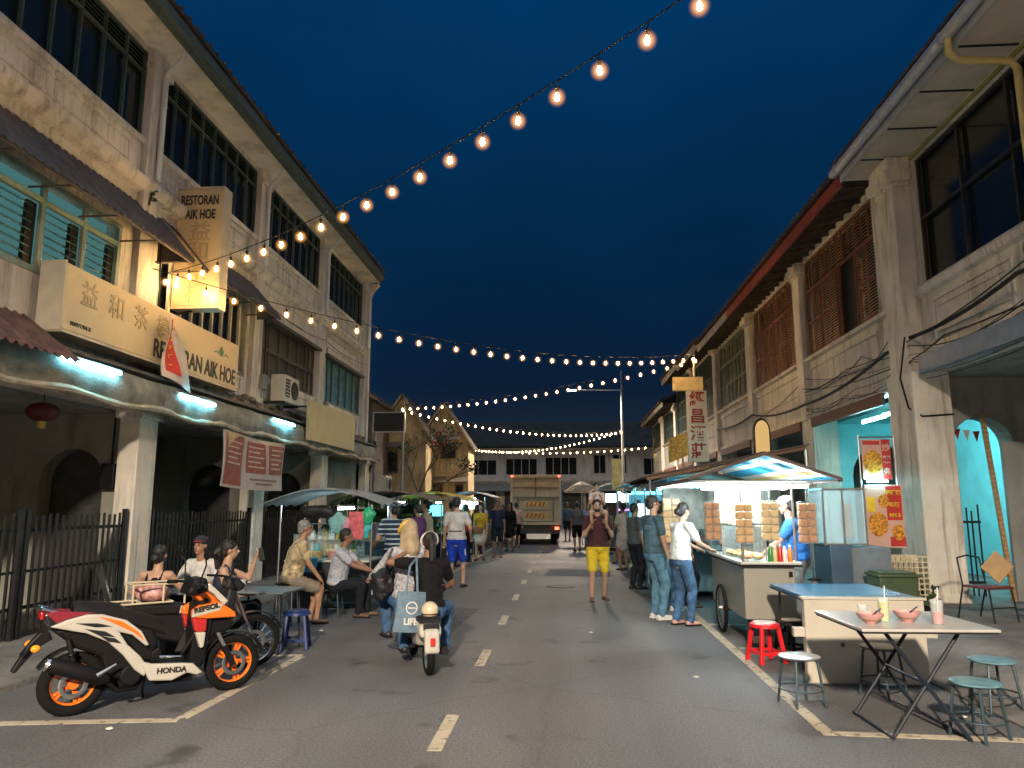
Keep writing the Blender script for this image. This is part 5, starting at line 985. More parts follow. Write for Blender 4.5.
# front fairing, swept
def shell(u, v, w_=1.):
    x = 1.10-.22*v+.12*math.cos((u-.5)*2.6)-.06; return (x, (u-.5)*.27*(1.1-.45*v*v), .80-.42*v)
k = MB(SATB); k.sheet(lambda u, v: (lambda p: (p[0]-.06, p[1]*.95, p[2]))(shell(u, v)), 12, 8, .03); k.prism([(.86,.25),(.98,.28),(1.06,.75),(.98,.86),(.90,.80)], 'y', -.12, .12); k.build('leg_shield', sc, smooth=30, bevel=.01)
def fpan(name, poly, m, y0=.10, y1=.165, b_=.014): two(name, sc, P2(poly), y0, y1, m, b_)
fpan('front_panel', [(.80,.735),(.86,.77),(1.03,.79),(1.17,.69),(1.188,.641),(1.12,.645),(.93,.65),(.80,.67)], OR); fpan('front_panel_red', [(.80,.668),(.93,.648),(.925,.54),(.835,.545)], RP); fpan('front_panel_white', [(.835,.543),(.925,.538),(.915,.408),(.885,.40)], BW)
fpan('decal_strip', [(.79,.675),(.80,.74),(1.06,.775),(1.03,.715)], BW, .1655, .169, 0)
text('REPSOL', .06, INK, 'lettering', sc, Matrix(((1,0,0,.965),(0,0,-1,-.1715),(0,1,0,.775),(0,0,0,1))) @ Matrix.Rotation(R(9),4,'Z'), bold=.003, width=.22)
k = MB(SATB); k.prism(P2([(.915,.64),(1.12,.64),(1.2,.60),(1.16,.52),(1.02,.50),(.96,.42),(.92,.42)]), 'y', -.10, .10); k.build('front_lower', sc, bevel=.03)
k = MB(OR); k.prism([(.86,.90),(.90,.955),(1.0,.925),(1.12,.80),(1.19,.70),(1.05,.78),(.93,.83)], 'y', -.09, .09); k.build('headlight_cowl', sc, bevel=.03)
k = MB(mat('lamp_clear', (.5,.5,.5), .08, var=.05)); k.prism([(1.07,.75),(1.16,.73),(1.215,.65),(1.12,.66)], 'y', -.075, .075); k.build('headlight', sc, bevel=.02); MB(BW).bar((.98,-.1,.97),(1.15,-.12,.80),.03,.05).bar((.98,.1,.97),(1.15,.12,.80),.03,.05).build('cowl_trim', sc, bevel=.01)
k = MB(SATB); k.prism([(.80,.90),(.86,1.03),(.97,1.04),(1.0,.93),(.90,.88)], 'y', -.13, .13); k.build('instrument_cowl', sc, bevel=.03)
k = MB(BLK); k.tube([(.82,-.36,.98),(.87,-.15,.99),(.89,0,.98),(.87,.15,.99),(.82,.36,.98)], .014, 8); 
k.build('handlebar', sc, smooth=True)
for s_ in (-1, 1):
    MB(RUB).cyl((.82,s_*.24,.985),(.79,s_*.37,.975),.019,n=10).build('grip', sc, smooth=True); MB(BLKM).tube([(.86,s_*.22,1.0),(.90,s_*.30,.985),(.88,s_*.36,.98)],.006).build('brake_lever', sc)
    k = MB(BLK); k.tube([(.88,s_*.2,1.0),(.90,s_*.28,1.16),(.87,s_*.34,1.22)], .007); k.sph((.87,s_*.36,1.25), (.015,.065,.045), 14, 8); mo = k.build('mirror', sc, smooth=True)
    k = MB(STEEL); k.cyl((1.06,s_*.075,.62),(1.25,s_*.075,.27),.018,n=10); k.cyl((1.17,s_*.075,.42),(1.26,s_*.075,.24),.026,n=10,m=SATB); k.build('fork', sc, smooth=True)
fw_ = wheel(sc, (1.28,0,.25), .25, .045, OR, 5); fw_.name = 'front_wheel'
k = MB(GB)
def mud(u, v): a = R(10+150*u); return (1.28+.285*math.cos(a), (v-.5)*.12, .25+.285*math.sin(a)-.02*abs(v-.5))
k.sheet(mud, 16, 6, .01); k.build('front_mudguard', sc, smooth=60)
k = MB(GB); k.sheet(lambda u, v: (.0+.29*math.cos(R(60+90*u)), (v-.5)*.13, .25+.29*math.sin(R(60+90*u))), 12, 6, .01); k.build('rear_mudguard', sc, smooth=60)
k = MB(SATB); k.tube([(-.22,-.17,.455),(-.18,-.17,.44),(.0,-.17,.37),(.17,-.165,.295),(.22,-.16,.27)], [.05,.06,.063,.06,.03], 14); k.tube([(.2,-.16,.27),(.3,-.13,.17),(.45,-.08,.16),(.5,-.05,.22)], .018, 8); k.build('exhaust', sc, smooth=True)
MB(CHR).tube([(-.235,-.17,.462),(-.215,-.17,.453)], [.045,.056], 14).build('exhaust_tip', sc, smooth=True); MB(STEEL).tube([(.12,-.225,.33),(.26,-.215,.40)], [.02,.008], 6).build('heat_shield', sc)
k = MB(BLK); k.tube([(-.08,-.12,.62),(.0,-.13,.32)], .02, 8); k.ring((-.05,-.125,.5),(.25,0,-1),.03,.007,12,6); k.build('shock_absorber', sc)
k = MB(BLK); k.prism([(-.20,.68),(-.26,.68),(-.33,.60),(-.43,.40),(-.40,.39),(-.27,.56),(-.17,.62)], 'y', -.035, .035); pl = k.build('plate_holder', sc, bevel=.008)
MB(BLK).bar((-.30,0,.61),(-.37,0,.51),.14,.012).build('number_plate', pl)
for s_ in (-1,1): k = MB(mat('amber', (.8,.3,.02), .2)); k.sph((-.30,s_*.14,.575), (.035,.03,.03), 12, 8); k.cyl((-.28,s_*.07,.59),(-.29,s_*.12,.58),.012,m=BLK); k.build('turn_signal', sc, smooth=True)
MB(BLKM).tube([(.56,.08,.2),(.58,.18,.06),(.60,.22,.01)], .011, 6).build('side_stand', sc)
# ---- older motorcycle behind it
mc = thing('motorcycle', 'black underbone motorcycle with a cream tube carrier parked behind the scooter', 'motorcycle', (-3.98, 6.72, 0), R(43)); mc.scale = (.95,.92,.90)
wheel(mc, (0,0,.29), .29, .04, CHR, wire=True); wheel(mc, (1.22,0,.29), .29, .038, CHR, wire=True)
k = MB(GB); k.prism([(-.18,.62),(.1,.72),(.5,.66),(.62,.45),(.5,.34),(.3,.40),(.1,.52),(-.1,.55)], 'y', -.09, .09); k.build('body_core', mc, bevel=.03)
k = MB(RUBSEAT); k.prism([(-.12,.72),(.0,.78),(.5,.76),(.58,.70),(.5,.66),(-.1,.68)], 'y', -.12, .12); k.build('seat', mc, bevel=.03)
k = MB(SATB); k.prism([(.34,.22),(.62,.2),(.68,.36),(.5,.42),(.34,.4)], 'y', -.1, .1); k.cyl((.66,0,.33),(.78,0,.34),.06,n=14); k.build('engine', mc, bevel=.01)
k = MB(GB); k.prism([(.62,.45),(.80,.30),(.92,.35),(1.0,.85),(.9,.90),(.84,.60)], 'y', -.14, .14); k.build('leg_shield', mc, bevel=.03)
k = MB(GB); k.prism([(.88,.88),(.9,1.0),(1.0,1.0),(1.1,.9),(1.02,.84)], 'y', -.1, .1); k.build('headlight_cowl', mc, bevel=.03); MB(mat('lamp_clear', (.5,.5,.5), .08)).sph((1.06,0,.9), (.05,.07,.06), 14, 8).build('headlight', mc, smooth=True)
k = MB(BLK); k.tube([(.82,-.34,1.0),(.92,-.12,1.0),(.92,.12,1.0),(.82,.34,1.0)], .014, 8); k.build('handlebar', mc, smooth=True)
for s_ in (-1,1):
    MB(CHR).cyl((1.0,s_*.07,.8),(1.22,s_*.07,.29),.018,n=8).build('fork', mc, smooth=True); k = MB(BLK); k.tube([(.88,s_*.2,1.0),(.9,s_*.3,1.16)], .007); k.sph((.9,s_*.33,1.2), (.015,.06,.04), 12, 8); k.build('mirror', mc, smooth=True); MB(CHR).tube([(-.02,s_*.12,.6),(0,s_*.1,.3)], .02, 8).build('shock_absorber', mc)
CT = mat('cream_tube', (.5,.42,.28), .5); k = MB(CT)
for z, x0, x1, yy in ((.80,-.32,.36,.15),(.98,-.0,.55,.15)):
    for s_ in (-1,1): k.tube([(x0,s_*yy,z),(x1,s_*yy,z)], .010, 6)
    k.tube([(x0,-yy,z),(x0,yy,z)], .010, 6); k.tube([(x1,-yy,z),(x1,yy,z)], .010, 6)
for x, za, zb in ((-.32,.62,.80),(-.0,.80,.98),(.27,.80,.98),(.55,.72,.98)):
    for s_ in (-1,1): k.tube([(x,s_*.15,za),(x,s_*.15,zb)], .010, 6)
k.build('carrier', mc); k = MB(CHR); k.tube([(.15,-.14,.27),(.7,-.13,.2)], .03, 10); k.tube([(-.35,-.15,.32),(.15,-.14,.27)], [.045,.04], 12); k.build('exhaust', mc, smooth=True); MB(GB).sheet(lambda u, v: (1.22+.32*math.cos(R(20+140*u)), (v-.5)*.1, .29+.32*math.sin(R(20+140*u))), 12, 4, .008).build('front_mudguard', mc, smooth=60); MB(GB).sheet(lambda u, v: (.32*math.cos(R(40+130*u)), (v-.5)*.1, .29+.32*math.sin(R(40+130*u))), 12, 4, .008).build('rear_mudguard', mc, smooth=60)
tag(MB(mat('bag_mixed', (.4,.2,.18), .5, var=.8, scale=20)).sph((0,0,.1), (.17,.12,.09), 12, 8).build('grocery_bag', smooth=True), 'crumpled red and white plastic bag lying in the tube carrier', 'bag').location = (-3.88, 6.92, .69)
o = tag(MB(mat('bottle_green', (.04,.16,.06), .15)).lathe([(.001,0),(.035,0),(.035,.13),(.014,.18),(.014,.22),(.001,.22)], n=14, caps=False).build('bottle', smooth=True), 'green glass bottle on the low cafe table beside the tank top woman', 'bottle'); o.location = (-4.62, 8.42, .63)
# ---- moped with two riders
mp = thing('motor_scooter', 'small white and black scooter ridden away by two women', 'scooter', (-1.32, 7.34, 0), R(110)); mp.scale = (.86,.84,.84)
wheel(mp, (0,0,.22), .22, .045, STEEL, 5); wheel(mp, (1.15,0,.22), .22, .045, STEEL, 5)
k = MB(BW); k.prism([(-.14,.42),(-.10,.56),(.1,.60),(.55,.56),(.60,.30),(.40,.26),(.12,.30),(.05,.40)], 'y', -.13, .13); k.build('rear_body', mp, bevel=.05)
k = MB(GB); k.box(-.16,-.10,-.09,.09,.50,.60); k.build('tail', mp, bevel=.02); MB(BW).prism([(-.25,.28),(-.21,.50),(-.12,.55),(-.1,.42),(-.2,.26)], 'y', -.085, .085).build('tail_panel', mp, bevel=.03); MB(mat('emblem_red', (.5,.02,.03), .4)).box(-.262,-.235,-.025,.025,.36,.44).build('red_emblem', mp)
MB(RUBSEAT).prism([(-.08,.58),(-.02,.64),(.60,.62),(.62,.56)], 'y', -.14, .14).build('seat', mp, bevel=.03); MB(SATB).box(.55,.95,-.14,.14,.2,.26).build('floorboard', mp, bevel=.01); MB(BW).prism([(.92,.22),(1.02,.25),(1.0,.8),(.93,.85)], 'y', -.18, .18).build('leg_shield', mp, bevel=.03)
k = MB(BLK); k.tube([(.83,-.33,.92),(.93,-.1,.92),(.93,.1,.92),(.83,.33,.92)], .014, 8); k.build('handlebar', mp, smooth=True); MB(CHR).cyl((.95,0,.85),(1.15,.0,.22),.025,n=8).build('fork', mp, smooth=True); MB(SATB).tube([(-.15,-.16,.28),(.3,-.15,.22)], [.045,.04], 10).build('exhaust', mp, smooth=True)
for s_ in (-1,1): k = MB(BLK); k.tube([(.88,s_*.2,.94),(.86,s_*.34,1.1)], .006); k.sph((.86,s_*.36,1.13), (.015,.05,.035), 12, 8); k.build('mirror', mp, smooth=True)
def dpos(s_, side=0): a = R(110); return (-1.33+math.cos(a)*s_+math.sin(a)*side, 7.42+math.sin(a)*s_-math.cos(a)*side, 0)
CHK = cloth('check_grey', (.34,.35,.37), var=.5, scale=45); SCF = cloth('scarf_beige', (.34,.27,.17), var=.3)
def shoulder_bag(r, h, s, j):
    p = j['P0']+Vector((-.27,.06,.16)); k = MB(mat('bag_black', (.012,.012,.014), .5)); k.sph(p, (.075,.16,.15), 20, 14); k.sph(p+Vector((.01,.02,-.07)), (.09,.15,.10), 20, 14); lumpy(k, .6); k.build('shoulder_bag', r, smooth=True); k = MB(mat('bag_black', (.012,.012,.014), .5)); k.tube([p+Vector((0,-.1,.15)), j['sh'][1]+Vector((-.02,-.05,.05)), j['sh'][1]+Vector((0,.04,.04)), p+Vector((0,.12,.13))], .014, 8); k.build('bag_strap', r, smooth=True)
    MB(mat('band_yellow', (.7,.4,.03), .6)).ring(h(0,.0,.03), j['HX'] @ Vector((0,.75,.66)), .098*s, .016, 24, 8).build('hair_band', r, smooth=True)
person('scooter driver in a checked grey top and beige headscarf with yellow band', dpos(.60, -.13), R(24), 1.66, 'c', CHK, 'long', DEN, hair='scarf', hairm=SCF, shoe=SHB, pel=(0,0,.64), lean=(-.03,.06), hands=[(.28,.40,.82),(-.32,.40,.82)], feet=[(.15,.30,.2),(-.15,.30,.2)], yaw=R(35), fem=True, extra=shoulder_bag, kneeout=.25)
def tote(r, h, s, j):
    m = mat('tote_denim', (.12,.19,.25), .8, var=.2, scale=20, bump=.4, bscale=60); k = MB(m); c = j['P0']+Vector((-.20,-.17,.0))
    X = Matrix.Translation(c) @ Matrix.Rotation(R(14),4,'Z') @ Matrix.Rotation(R(5),4,'Y')
    k.sheet(lambda u, v: (-.145+.29*u+.01*math.sin(v*5), -.035*math.sin(u*math.pi), .18-.38*v), 8, 8, .006); k.sheet(lambda u, v: (-.145+.29*u, .035*math.sin(u*math.pi)+.004, .18-.38*v), 8, 8, .006); b_ = k.build('tote_bag', r, X=X, smooth=60)
    k = MB(m)
    for q in (-.06,.06): k.tube([X @ Vector((q,0,.17)), X @ Vector((q*.6,.03,.42)), j['sh'][1]+Vector((.02,-.05,.06)), j['sh'][1]+Vector((.02,.04,.05))], .012, 6)
    k.build('tote_strap', r, smooth=True); wi = mat('print_white', (.6,.6,.58), .7)
    text('LIFE', .085, wi, 'lettering', b_, X @ frame_y(.0, -.043, -.10), bold=.003); MB(wi).ring((0,-.040,.03), (0,1,0), .055, .006, 20, 4, sq=.3).bar((-.04,-.041,.03),(.04,-.041,.03),.004,.012).build('round_print', b_, X=X)
    k = MB(mat('band_white', (.6,.55,.48), .6)); k.ring(h(0,-.01,.02), j['HX'] @ Vector((0,.9,.35)), .095*s, .012, 24, 8); k.build('hair_band', r, smooth=True)
    MB(cloth('pink_sleeve', (.5,.18,.22))).sph(j['P0']+Vector((-.22,.1,.10)), (.07,.12,.05), 12, 8).build('pink_jacket', r, smooth=True)
person('pillion rider in a black top with a ponytail and a denim tote bag', dpos(.22, .02), R(18), 1.54, 'b', BT, 'short', DEN, hair='pony', shoe=SHB, pel=(0,0,.58), lean=(.02,.12), hands=[(.18,.36,.70),(-.22,.30,1.10)], feet=[(.21,.22,.12),(-.21,.22,.12)], yaw=R(5), fem=True, wide=1.12, extra=tote, kneeout=.5, elb=[(1,-.3,-.6),(-1,-.4,-.3)], nod=.1)
o = thing('helmet', 'cream open face helmet hanging from the hip of the pillion rider', 'helmet', (dpos(.0)[0]+.0, dpos(.0)[1]+.0, .585)); MB(mat('helmet_cream', (.55,.45,.30), .35, coat=.4)).sph((0,0,0), (.085,.085,.085), 20, 12).build('shell', o, smooth=True); MB(BLK).ring((0,0,-.03), (0,0,1), .08, .005, 24, 6).build('rim', o)
# ================================================================ left cafe tables and stools
def round_or_rect_table(name, lab, loc, rz, lx, ly, h, topm, legm, cat='table', cross=True, th=.022):
    o = thing(name, lab, cat, loc, rz); k = MB(topm); k.box(-lx/2,lx/2,-ly/2,ly/2,h-th,h); k.build('tabletop', o, bevel=.006); 
    for sx in (-1,1):
        k = MB(legm)
        if cross:
            for sy in (-1,1): k.cyl((sx*lx*.32,-sy*ly*.36,h-.03),(sx*lx*.28,sy*ly*.40,.0),.012,n=8)
            k.cyl((sx*lx*.28,-ly*.4,.02),(sx*lx*.28,ly*.4,.02),.010,n=8)
        else:
            for sy in (-1,1): k.cyl((sx*(lx/2-.06),sy*(ly/2-.06),h-.02),(sx*(lx/2-.04),sy*(ly/2-.04),0),.013,n=8)
            k.cyl((sx*(lx/2-.045),-ly/2+.05,.12),(sx*(lx/2-.045),ly/2-.05,.12),.009,n=6)
        k.build('leg_frame', o)
    return o
t1 = round_or_rect_table('folding_table', 'dark folding table with glass in front of the woman holding the phone', (-3.42, 8.45, 0), R(-5), .74, .60, .66, mat('table_slate', (.12,.15,.17), .3, var=.2), BLKM, cross=False)
t2 = round_or_rect_table('folding_table', 'dark low table between the tank top woman and the capped man', (-4.55, 8.6, 0), R(10), .8, .6, .62, mat('table_slate', (.12,.15,.17), .3, var=.2), BLKM, cross=False)
def glass(lab, loc, col, h=.12, r=.035, fill=.7, straw=False, cat='glass'):
    o = thing('drink_glass', lab, cat, loc); MB(glassy('glass_clear', (.8,.85,.85), .22)).lathe([(r*.8,0),(r,h),(r*.92,h),(r*.74,.006)], n=18, caps=False).build('tumbler', o, smooth=True); MB(mat('drink_'+lab.split()[0], col, .2)).lathe([(r*.72,.008),(r*.74+(r*.16)*fill,h*fill)], n=18).build('drink', o, smooth=True)
    if straw: MB(WHITE).cyl((0,0,.01),(.02,.01,h*1.5),.004,n=6).build('straw', o)
    return o
glass('amber tea glass on the table of the woman holding the phone', (-3.60, 8.28, .66), (.35,.14,.03))
def metal_stool(lab, loc, seat, h=.39, rz=0, legm=None):
    legm = legm or mat('stool_leg', (.035,.06,.075), .45, metal=.3); o = thing('metal_stool', lab, 'stool', loc, rz, 'round metal stools')
    MB(seat).lathe([(.001,h-.022),(.15,h-.022),(.165,h-.012),(.165,h-.003),(.155,h),(.001,h-.002)], n=32, caps=False).build('seat', o, smooth=True)
    for a in (.785,2.356,3.927,5.498): MB(legm).tube([(.12*math.cos(a),.12*math.sin(a),h-.02),(.14*math.cos(a),.14*math.sin(a),h-.05),(.185*math.cos(a),.185*math.sin(a),0)], .011, 8).build('leg', o, smooth=True)
    MB(legm).ring((0,0,.13),(0,0,1),.172,.007,32,6).build('foot_ring', o, smooth=True); return o
STT = mat('stool_top', (.16,.32,.37), .35, metal=.2, var=.3, scale=12); STG = mat('stool_top_grey', (.32,.35,.37), .3, metal=.6, var=.2, scale=12)
metal_stool('round steel stool on the asphalt just left of the steel table', (1.90, 6.50, 0), STG, .385, .3); metal_stool('round stool with blue tinted seat nearest the viewer', (2.86, 5.69, 0), STT, .38, .5); metal_stool('round stool with blue tinted seat just behind the nearest one', (3.32, 6.32, .03), STT, .38, .1); metal_stool('dark round stool tucked against the cream cabinet under the steel table', (2.68, 6.83, 0), mat('stool_dark', (.05,.05,.055), .4), .41, .6)
def plastic_stool(lab, loc, m, h, rz=0, r=.165, topm=None, w=.036):
    o = thing('plastic_stool', lab, 'stool', loc, rz, 'moulded plastic stools'); MB(m).lathe([(.001,h-.012),(r-.02,h-.006),(r,h-.02),(r+.004,h-.05),(r-.008,h-.05),(r-.02,h-.03),(.001,h-.03)], n=32, caps=False).build('seat', o, smooth=True)
    MB(topm or m).lathe([(.001,h-.004),(r-.035,h+.001),(r-.03,h-.01)], n=28, caps=False).build('seat_pad', o, smooth=True)
    for a in (.785,2.356,3.927,5.498):
        c, s_ = math.cos(a), math.sin(a); MB(m).bar((c*(r-.02),s_*(r-.02),h-.04),(c*(r+.045),s_*(r+.045),0),w,w).build('leg', o, bevel=.008)
    k = MB(m)
    for i in range(4):
        a, b_ = .785+i*1.5708, .785+(i+1)*1.5708; k.bar((math.cos(a)*(r+.03),math.sin(a)*(r+.03),.10),(math.cos(b_)*(r+.03),math.sin(b_)*(r+.03),.10),.014,.03)
    k.build('stretcher', o); return o
plastic_stool('bright red plastic stool with pale top standing beside the bread cart', (2.06, 8.18, 0), RED, .40, .3, .15, mat('stool_pale', (.6,.5,.47), .4), .04)
plastic_stool('dark blue plastic stool with pale legs by the cafe table', (-3.06, 8.55, 0), mat('navy_plastic', (.008,.025,.12), .4), .42, .2, .15)
plastic_stool('black low plastic stool in the shade between red stool and cream cabinet', (2.43, 8.5, 0), SATB, .38, .5, .15, mat('stool_brown', (.3,.22,.14), .5))
for x, y, lab in ((-4.35,8.05,'plain stool carrying the tank top woman'), (-4.45,9.25,'plain stool carrying the capped man'), (-3.95,8.33,'plain stool carrying the woman with the phone'), (-3.4,10.95,'plain stool carrying the man in the pale shirt')): metal_stool(lab, (x,y,0), SATB, .37)
metal_stool('tall plain stool that the grey haired old man perches on', (-3.8,10.18,0), SATB, .55)
# ================================================================ right foreground furniture
st = thing('folding_table', 'shiny steel topped folding table holding bowls and drinks', 'table', (2.49, 5.94, 0), R(2)); k = MB(STEELB); k.box(-.47,.47,-.45,.45,.735,.755); k.build('tabletop', st, bevel=.004); k = MB(BLKM); k.box(-.46,.46,-.44,.44,.722,.734); k.build('apron', st)
for sy in (-1,1): k = MB(mat('leg_navy', (.012,.018,.028), .5, spec=.25)); k.cyl((-.26,sy*.30,.72),(.26,sy*.34,0),.014,n=8); k.cyl((.26,sy*.34-.03*sy,.72),(-.26,sy*.34-.03*sy,0),.014,n=8); k.build('leg_frame', st, smooth=True)
[MB(_M['leg_navy']).cyl((x_,-.33,z_),(x_,.33,z_),.011,n=8).build('cross_bar', st) for x_, z_ in ((.26,.015),(-.26,.015),(0,.37))]
bt = thing('folding_table', 'blue topped table behind the cream cabinet', 'table', (2.76, 8.02, 0)); MB(BLUET).box(-.52,.52,-.56,.56,.72,.75).build('tabletop', bt, bevel=.005)
k = MB(mat('rim_navy', (.01,.02,.09), .4)); k.box(-.525,.525,-.565,.565,.70,.719); k.build('rim', bt)
for sx in (-1,1):
    for sy in (-1,1): MB(BLKM).cyl((sx*.44,sy*.48,.70),(sx*.46,sy*.5,0),.014,n=8).build('leg', bt)
cb = thing('counter_cabinet', 'cream laminate cabinet with side ledges between the blue and steel tables', 'cabinet', (2.66, 7.2, 0)); k = MB(CREAMP); k.box(-.50,.56,-.05,.04,.02,.75); k.build('carcass', cb, bevel=.012); MB(CREAMP).box(-.52,.58,-.06,.05,.75,.77).build('top', cb, bevel=.004)
for x0, x1 in ((-.60,-.50),(.56,.66)): MB(CREAMP).box(x0,x1,-.04,.03,.42,.50).build('side_ledge', cb, bevel=.006)
for x in (-.18,.10): MB(mat('hole_dark', (.12,.10,.08), .7)).cyl((x,-.052,.36),(x,-.056,.36),.02,n=14).build('hole_disc', cb)  # dark discs drawn where the panel has holes
glass('yellow lime juice glass with straw on the steel table', (2.33, 5.82, .755), (.80,.68,.02), .17, .042, .85, True); glass('red watermelon drink with straw on the steel table', (2.66, 5.72, .755), (.75,.06,.03), .17, .045, .5, True); glass('blue tinted empty tumbler beside the yellow juice on the steel table', (2.24, 5.98, .755), (.25,.35,.4), .10, .04, .3)
def bowl(lab, loc, m):
    o = thing('bowl', lab, 'bowl', loc, 0, 'pink melamine bowls'); MB(m).lathe([(.035,0),(.04,.01),(.085,.05),(.095,.075),(.09,.075),(.08,.05),(.03,.014),(.001,.012)], n=28, caps=False).build('dish', o, smooth=True); MB(mat('noodles', (.4,.2,.08), .5, var=.5, scale=60, bump=1)).sph((0,0,.035), (.068,.068,.02), 16, 8).build('food', o, smooth=True); MB(STEEL).bar((.0,.0,.05),(.10,.05,.1),.012,.003).build('spoon', o); return o
PK = mat('melamine_pink', (.55,.30,.28), .3); bowl('pink bowl left of the yellow juice on the steel table', (2.19, 5.72, .755), PK); bowl('pink bowl between the two tall drinks on the steel table', (2.50, 5.84, .755), PK)
bn = thing('wheelie_bin', 'olive green wheeled rubbish bin by the big pillar', 'bin', (4.22, 10.2, .14)); bn.scale = (.82,.82,.92); GR = mat('bin_green', (.05,.075,.035), .5, var=.2); k = MB(GR)
k.add([(-.24,-.2,.0),(.24,-.2,0),(.24,.2,0),(-.24,.2,0),(-.30,-.26,.60),(.30,-.26,.60),(.30,.26,.60),(-.30,.26,.60)], [(0,3,2,1),(4,5,6,7),(0,1,5,4),(1,2,6,5),(2,3,7,6),(3,0,4,7)]); k.build('body', bn, bevel=.02); MB(GR).box(-.32,.32,-.29,.28,.60,.64).box(-.28,.28,-.22,.22,.64,.67).build('lid', bn, bevel=.015); MB(RUB).cyl((-.2,.26,.08),(-.14,.26,.08),.08,n=16).build('wheel', bn); MB(RUB).cyl((.14,.26,.08),(.2,.26,.08),.08,n=16).build('wheel', bn)
cr_ = thing('plastic_crate', 'cream lattice crate standing on end between bin and pillar', 'crate', (4.75, 10.9, .3)); k = MB(mat('crate_cream', (.5,.44,.3), .6))
for i in range(8): k.box(-.25+.07*i,-.235+.07*i,-.02,.0,.0,.6)
for i in range(9): k.box(-.25,.255,-.021,-.001,.0+.073*i,.015+.073*i)
k.box(-.26,-.245,0,.3,0,.6).box(.245,.26,0,.3,0,.6); k.build('lattice', cr_); MB(_M['crate_cream']).box(-.26,.26,.29,.3,0,.6).build('base', cr_); MB(BLK).box(-.3,.3,-.05,.32,-.16,0).build('stand', cr_)
rc = thing('folding_chair', 'black framed chair with dark red seat in front of the cyan arch', 'chair', (5.35, 10.1, .16), R(20)); MB(mat('seat_maroon', (.13,.03,.03), .4)).box(-.2,.2,-.2,.2,.40,.43).build('seat', rc, bevel=.012)
for sx in (-1,1): MB(BLKM).tube([(sx*.18,-.17,.40),(sx*.19,-.22,0)],.011).build('leg', rc); MB(BLKM).tube([(sx*.18,.32,0),(sx*.19,.2,.42),(sx*.18,.26,.76)],.011).build('rear_leg', rc)
MB(BLKM).tube([(-.18,.26,.76),(0,.28,.79),(.18,.26,.76)],.011).build('back_rail', rc); k = MB(BLKM); k.cyl((-.19,-.2,.18),(.19,-.2,.18),.008); k.build('stretcher', rc)
o = tag(MB(mat('board_tan', (.45,.30,.15), .6)).box(-.15,.15,-.012,.012,-.15,.15, X=Matrix.Rotation(R(43),4,'Y')).build('wood_board', bevel=.008), 'square tan board leaning on its corner behind the dark red chair', 'board'); o.location = (5.62, 10.35, .80)
ws = thing('wooden_stool', 'tan wooden stool beside the dark red chair', 'stool', (5.95, 9.75, .16)); MB(TAN).box(-.2,.2,-.18,.18,.50,.53).build('seat', ws, bevel=.008)
for sx in (-1,1):
    for sy in (-1,1): MB(TAN).bar((sx*.16,sy*.14,.5),(sx*.19,sy*.17,0),.04,.04).build('leg', ws, bevel=.004)
MB(TAN).box(-.17,.17,-.17,-.15,.36,.45).build('apron', ws)
gt = thing('metal_gate', 'folded black iron grille standing inside the cyan arch', 'gate', (6.15, 12.7, .16)); k = MB(BLKM)
for i in range(7): k.box(-.02+.09*i, .0+.09*i, -.02+.03*(i%2), .0+.03*(i%2), 0, 1.45-.05*(i%3))
k.box(-.02,.55,-.03,-.02,1.15,1.19).box(-.02,.55,-.03,-.02,.2,.24); k.build('grille', gt); MB(BLK).box(.0,.2,-.06,-.03,1.2,1.42).build('lock_box', gt)
o = tag(MB(TAN).box(-.03,.03,-.03,.03,0,2.85, X=Matrix.Rotation(R(-4),4,'Y')).build('timber_plank', bevel=.004), 'tall pale timber plank leaning in the cyan arch', 'plank'); o.location = (6.72, 12.0, .17)
o = tag(MB(PL_G).box(-.02,.38,-.03,.03,0,2.4).build('door_leaf', bevel=.006), 'grey panelled door leaf folded back inside the arch', 'door'); o.location = (6.80, 12.02, .17)
bt_ = thing('bunting', 'short red and white paper bunting at the top of the cyan arch', 'bunting', (6.2, 12.55, 2.75)); k = MB(mat('bunting_red', (.5,.03,.03), .7))
for i in range(5): x = .0+.15*i; k.prism([(x,.1-.02*i),(x+.11,.1-.02*i),(x+.055,-.08-.02*i)], 'y', 0, .004, m=None if i % 2 else _M['flag_white'])
k.build('paper_flags', bt_)
# ================================================================ bread cart
CARTG = mat('cart_panel', (.34,.33,.28), .4, metal=.3, var=.08, scale=2, stain=.3, stain_col=(.2,.19,.16))
bc = thing('food_cart', 'grey metal bread cart with lit gabled canopy', 'food cart', (2.42, 9.8, 0)); k = MB(CARTG); k.box(2.06,2.64,9.0,10.9,.30,.92); k.box(2.641,2.66,9.1,10.7,.34,.88); k.build('cabinet', bc, True, bevel=.008)
MB(STEELB).box(2.02,2.71,8.95,10.95,.92,.95).build('counter', bc, True, bevel=.004); MB(BLK).box(2.01,2.72,8.94,10.96,.895,.919).build('counter_edge', bc, True); MB(BLK).box(2.57,2.61,8.98,8.998,.78,.84).build('latch', bc, True)
for x in (1.99, 2.73):
    k = MB(RUB); k.ring((x,10.0,.30),(1,0,0),.275,.025,36,8); wo = k.build('wheel', bc, True, smooth=True); k = MB(STEEL); k.ring((x,10.0,.30),(1,0,0),.25,.010,36,6); k.cyl((x-.04,10,.3),(x+.04,10,.3),.03,n=10)
    for i in range(20): a = i*math.pi/10; k.cyl((x,10,.3),(x,10+.25*math.cos(a),.3+.25*math.sin(a)),.003,n=4)
    k.build('rim', wo, True)
MB(BLKM).box(2.0,2.72,9.97,10.03,.27,.33).box(2.1,2.15,9.1,9.15,.0,.3).box(2.55,2.6,9.1,9.15,.0,.3).build('axle_and_legs', bc, True)
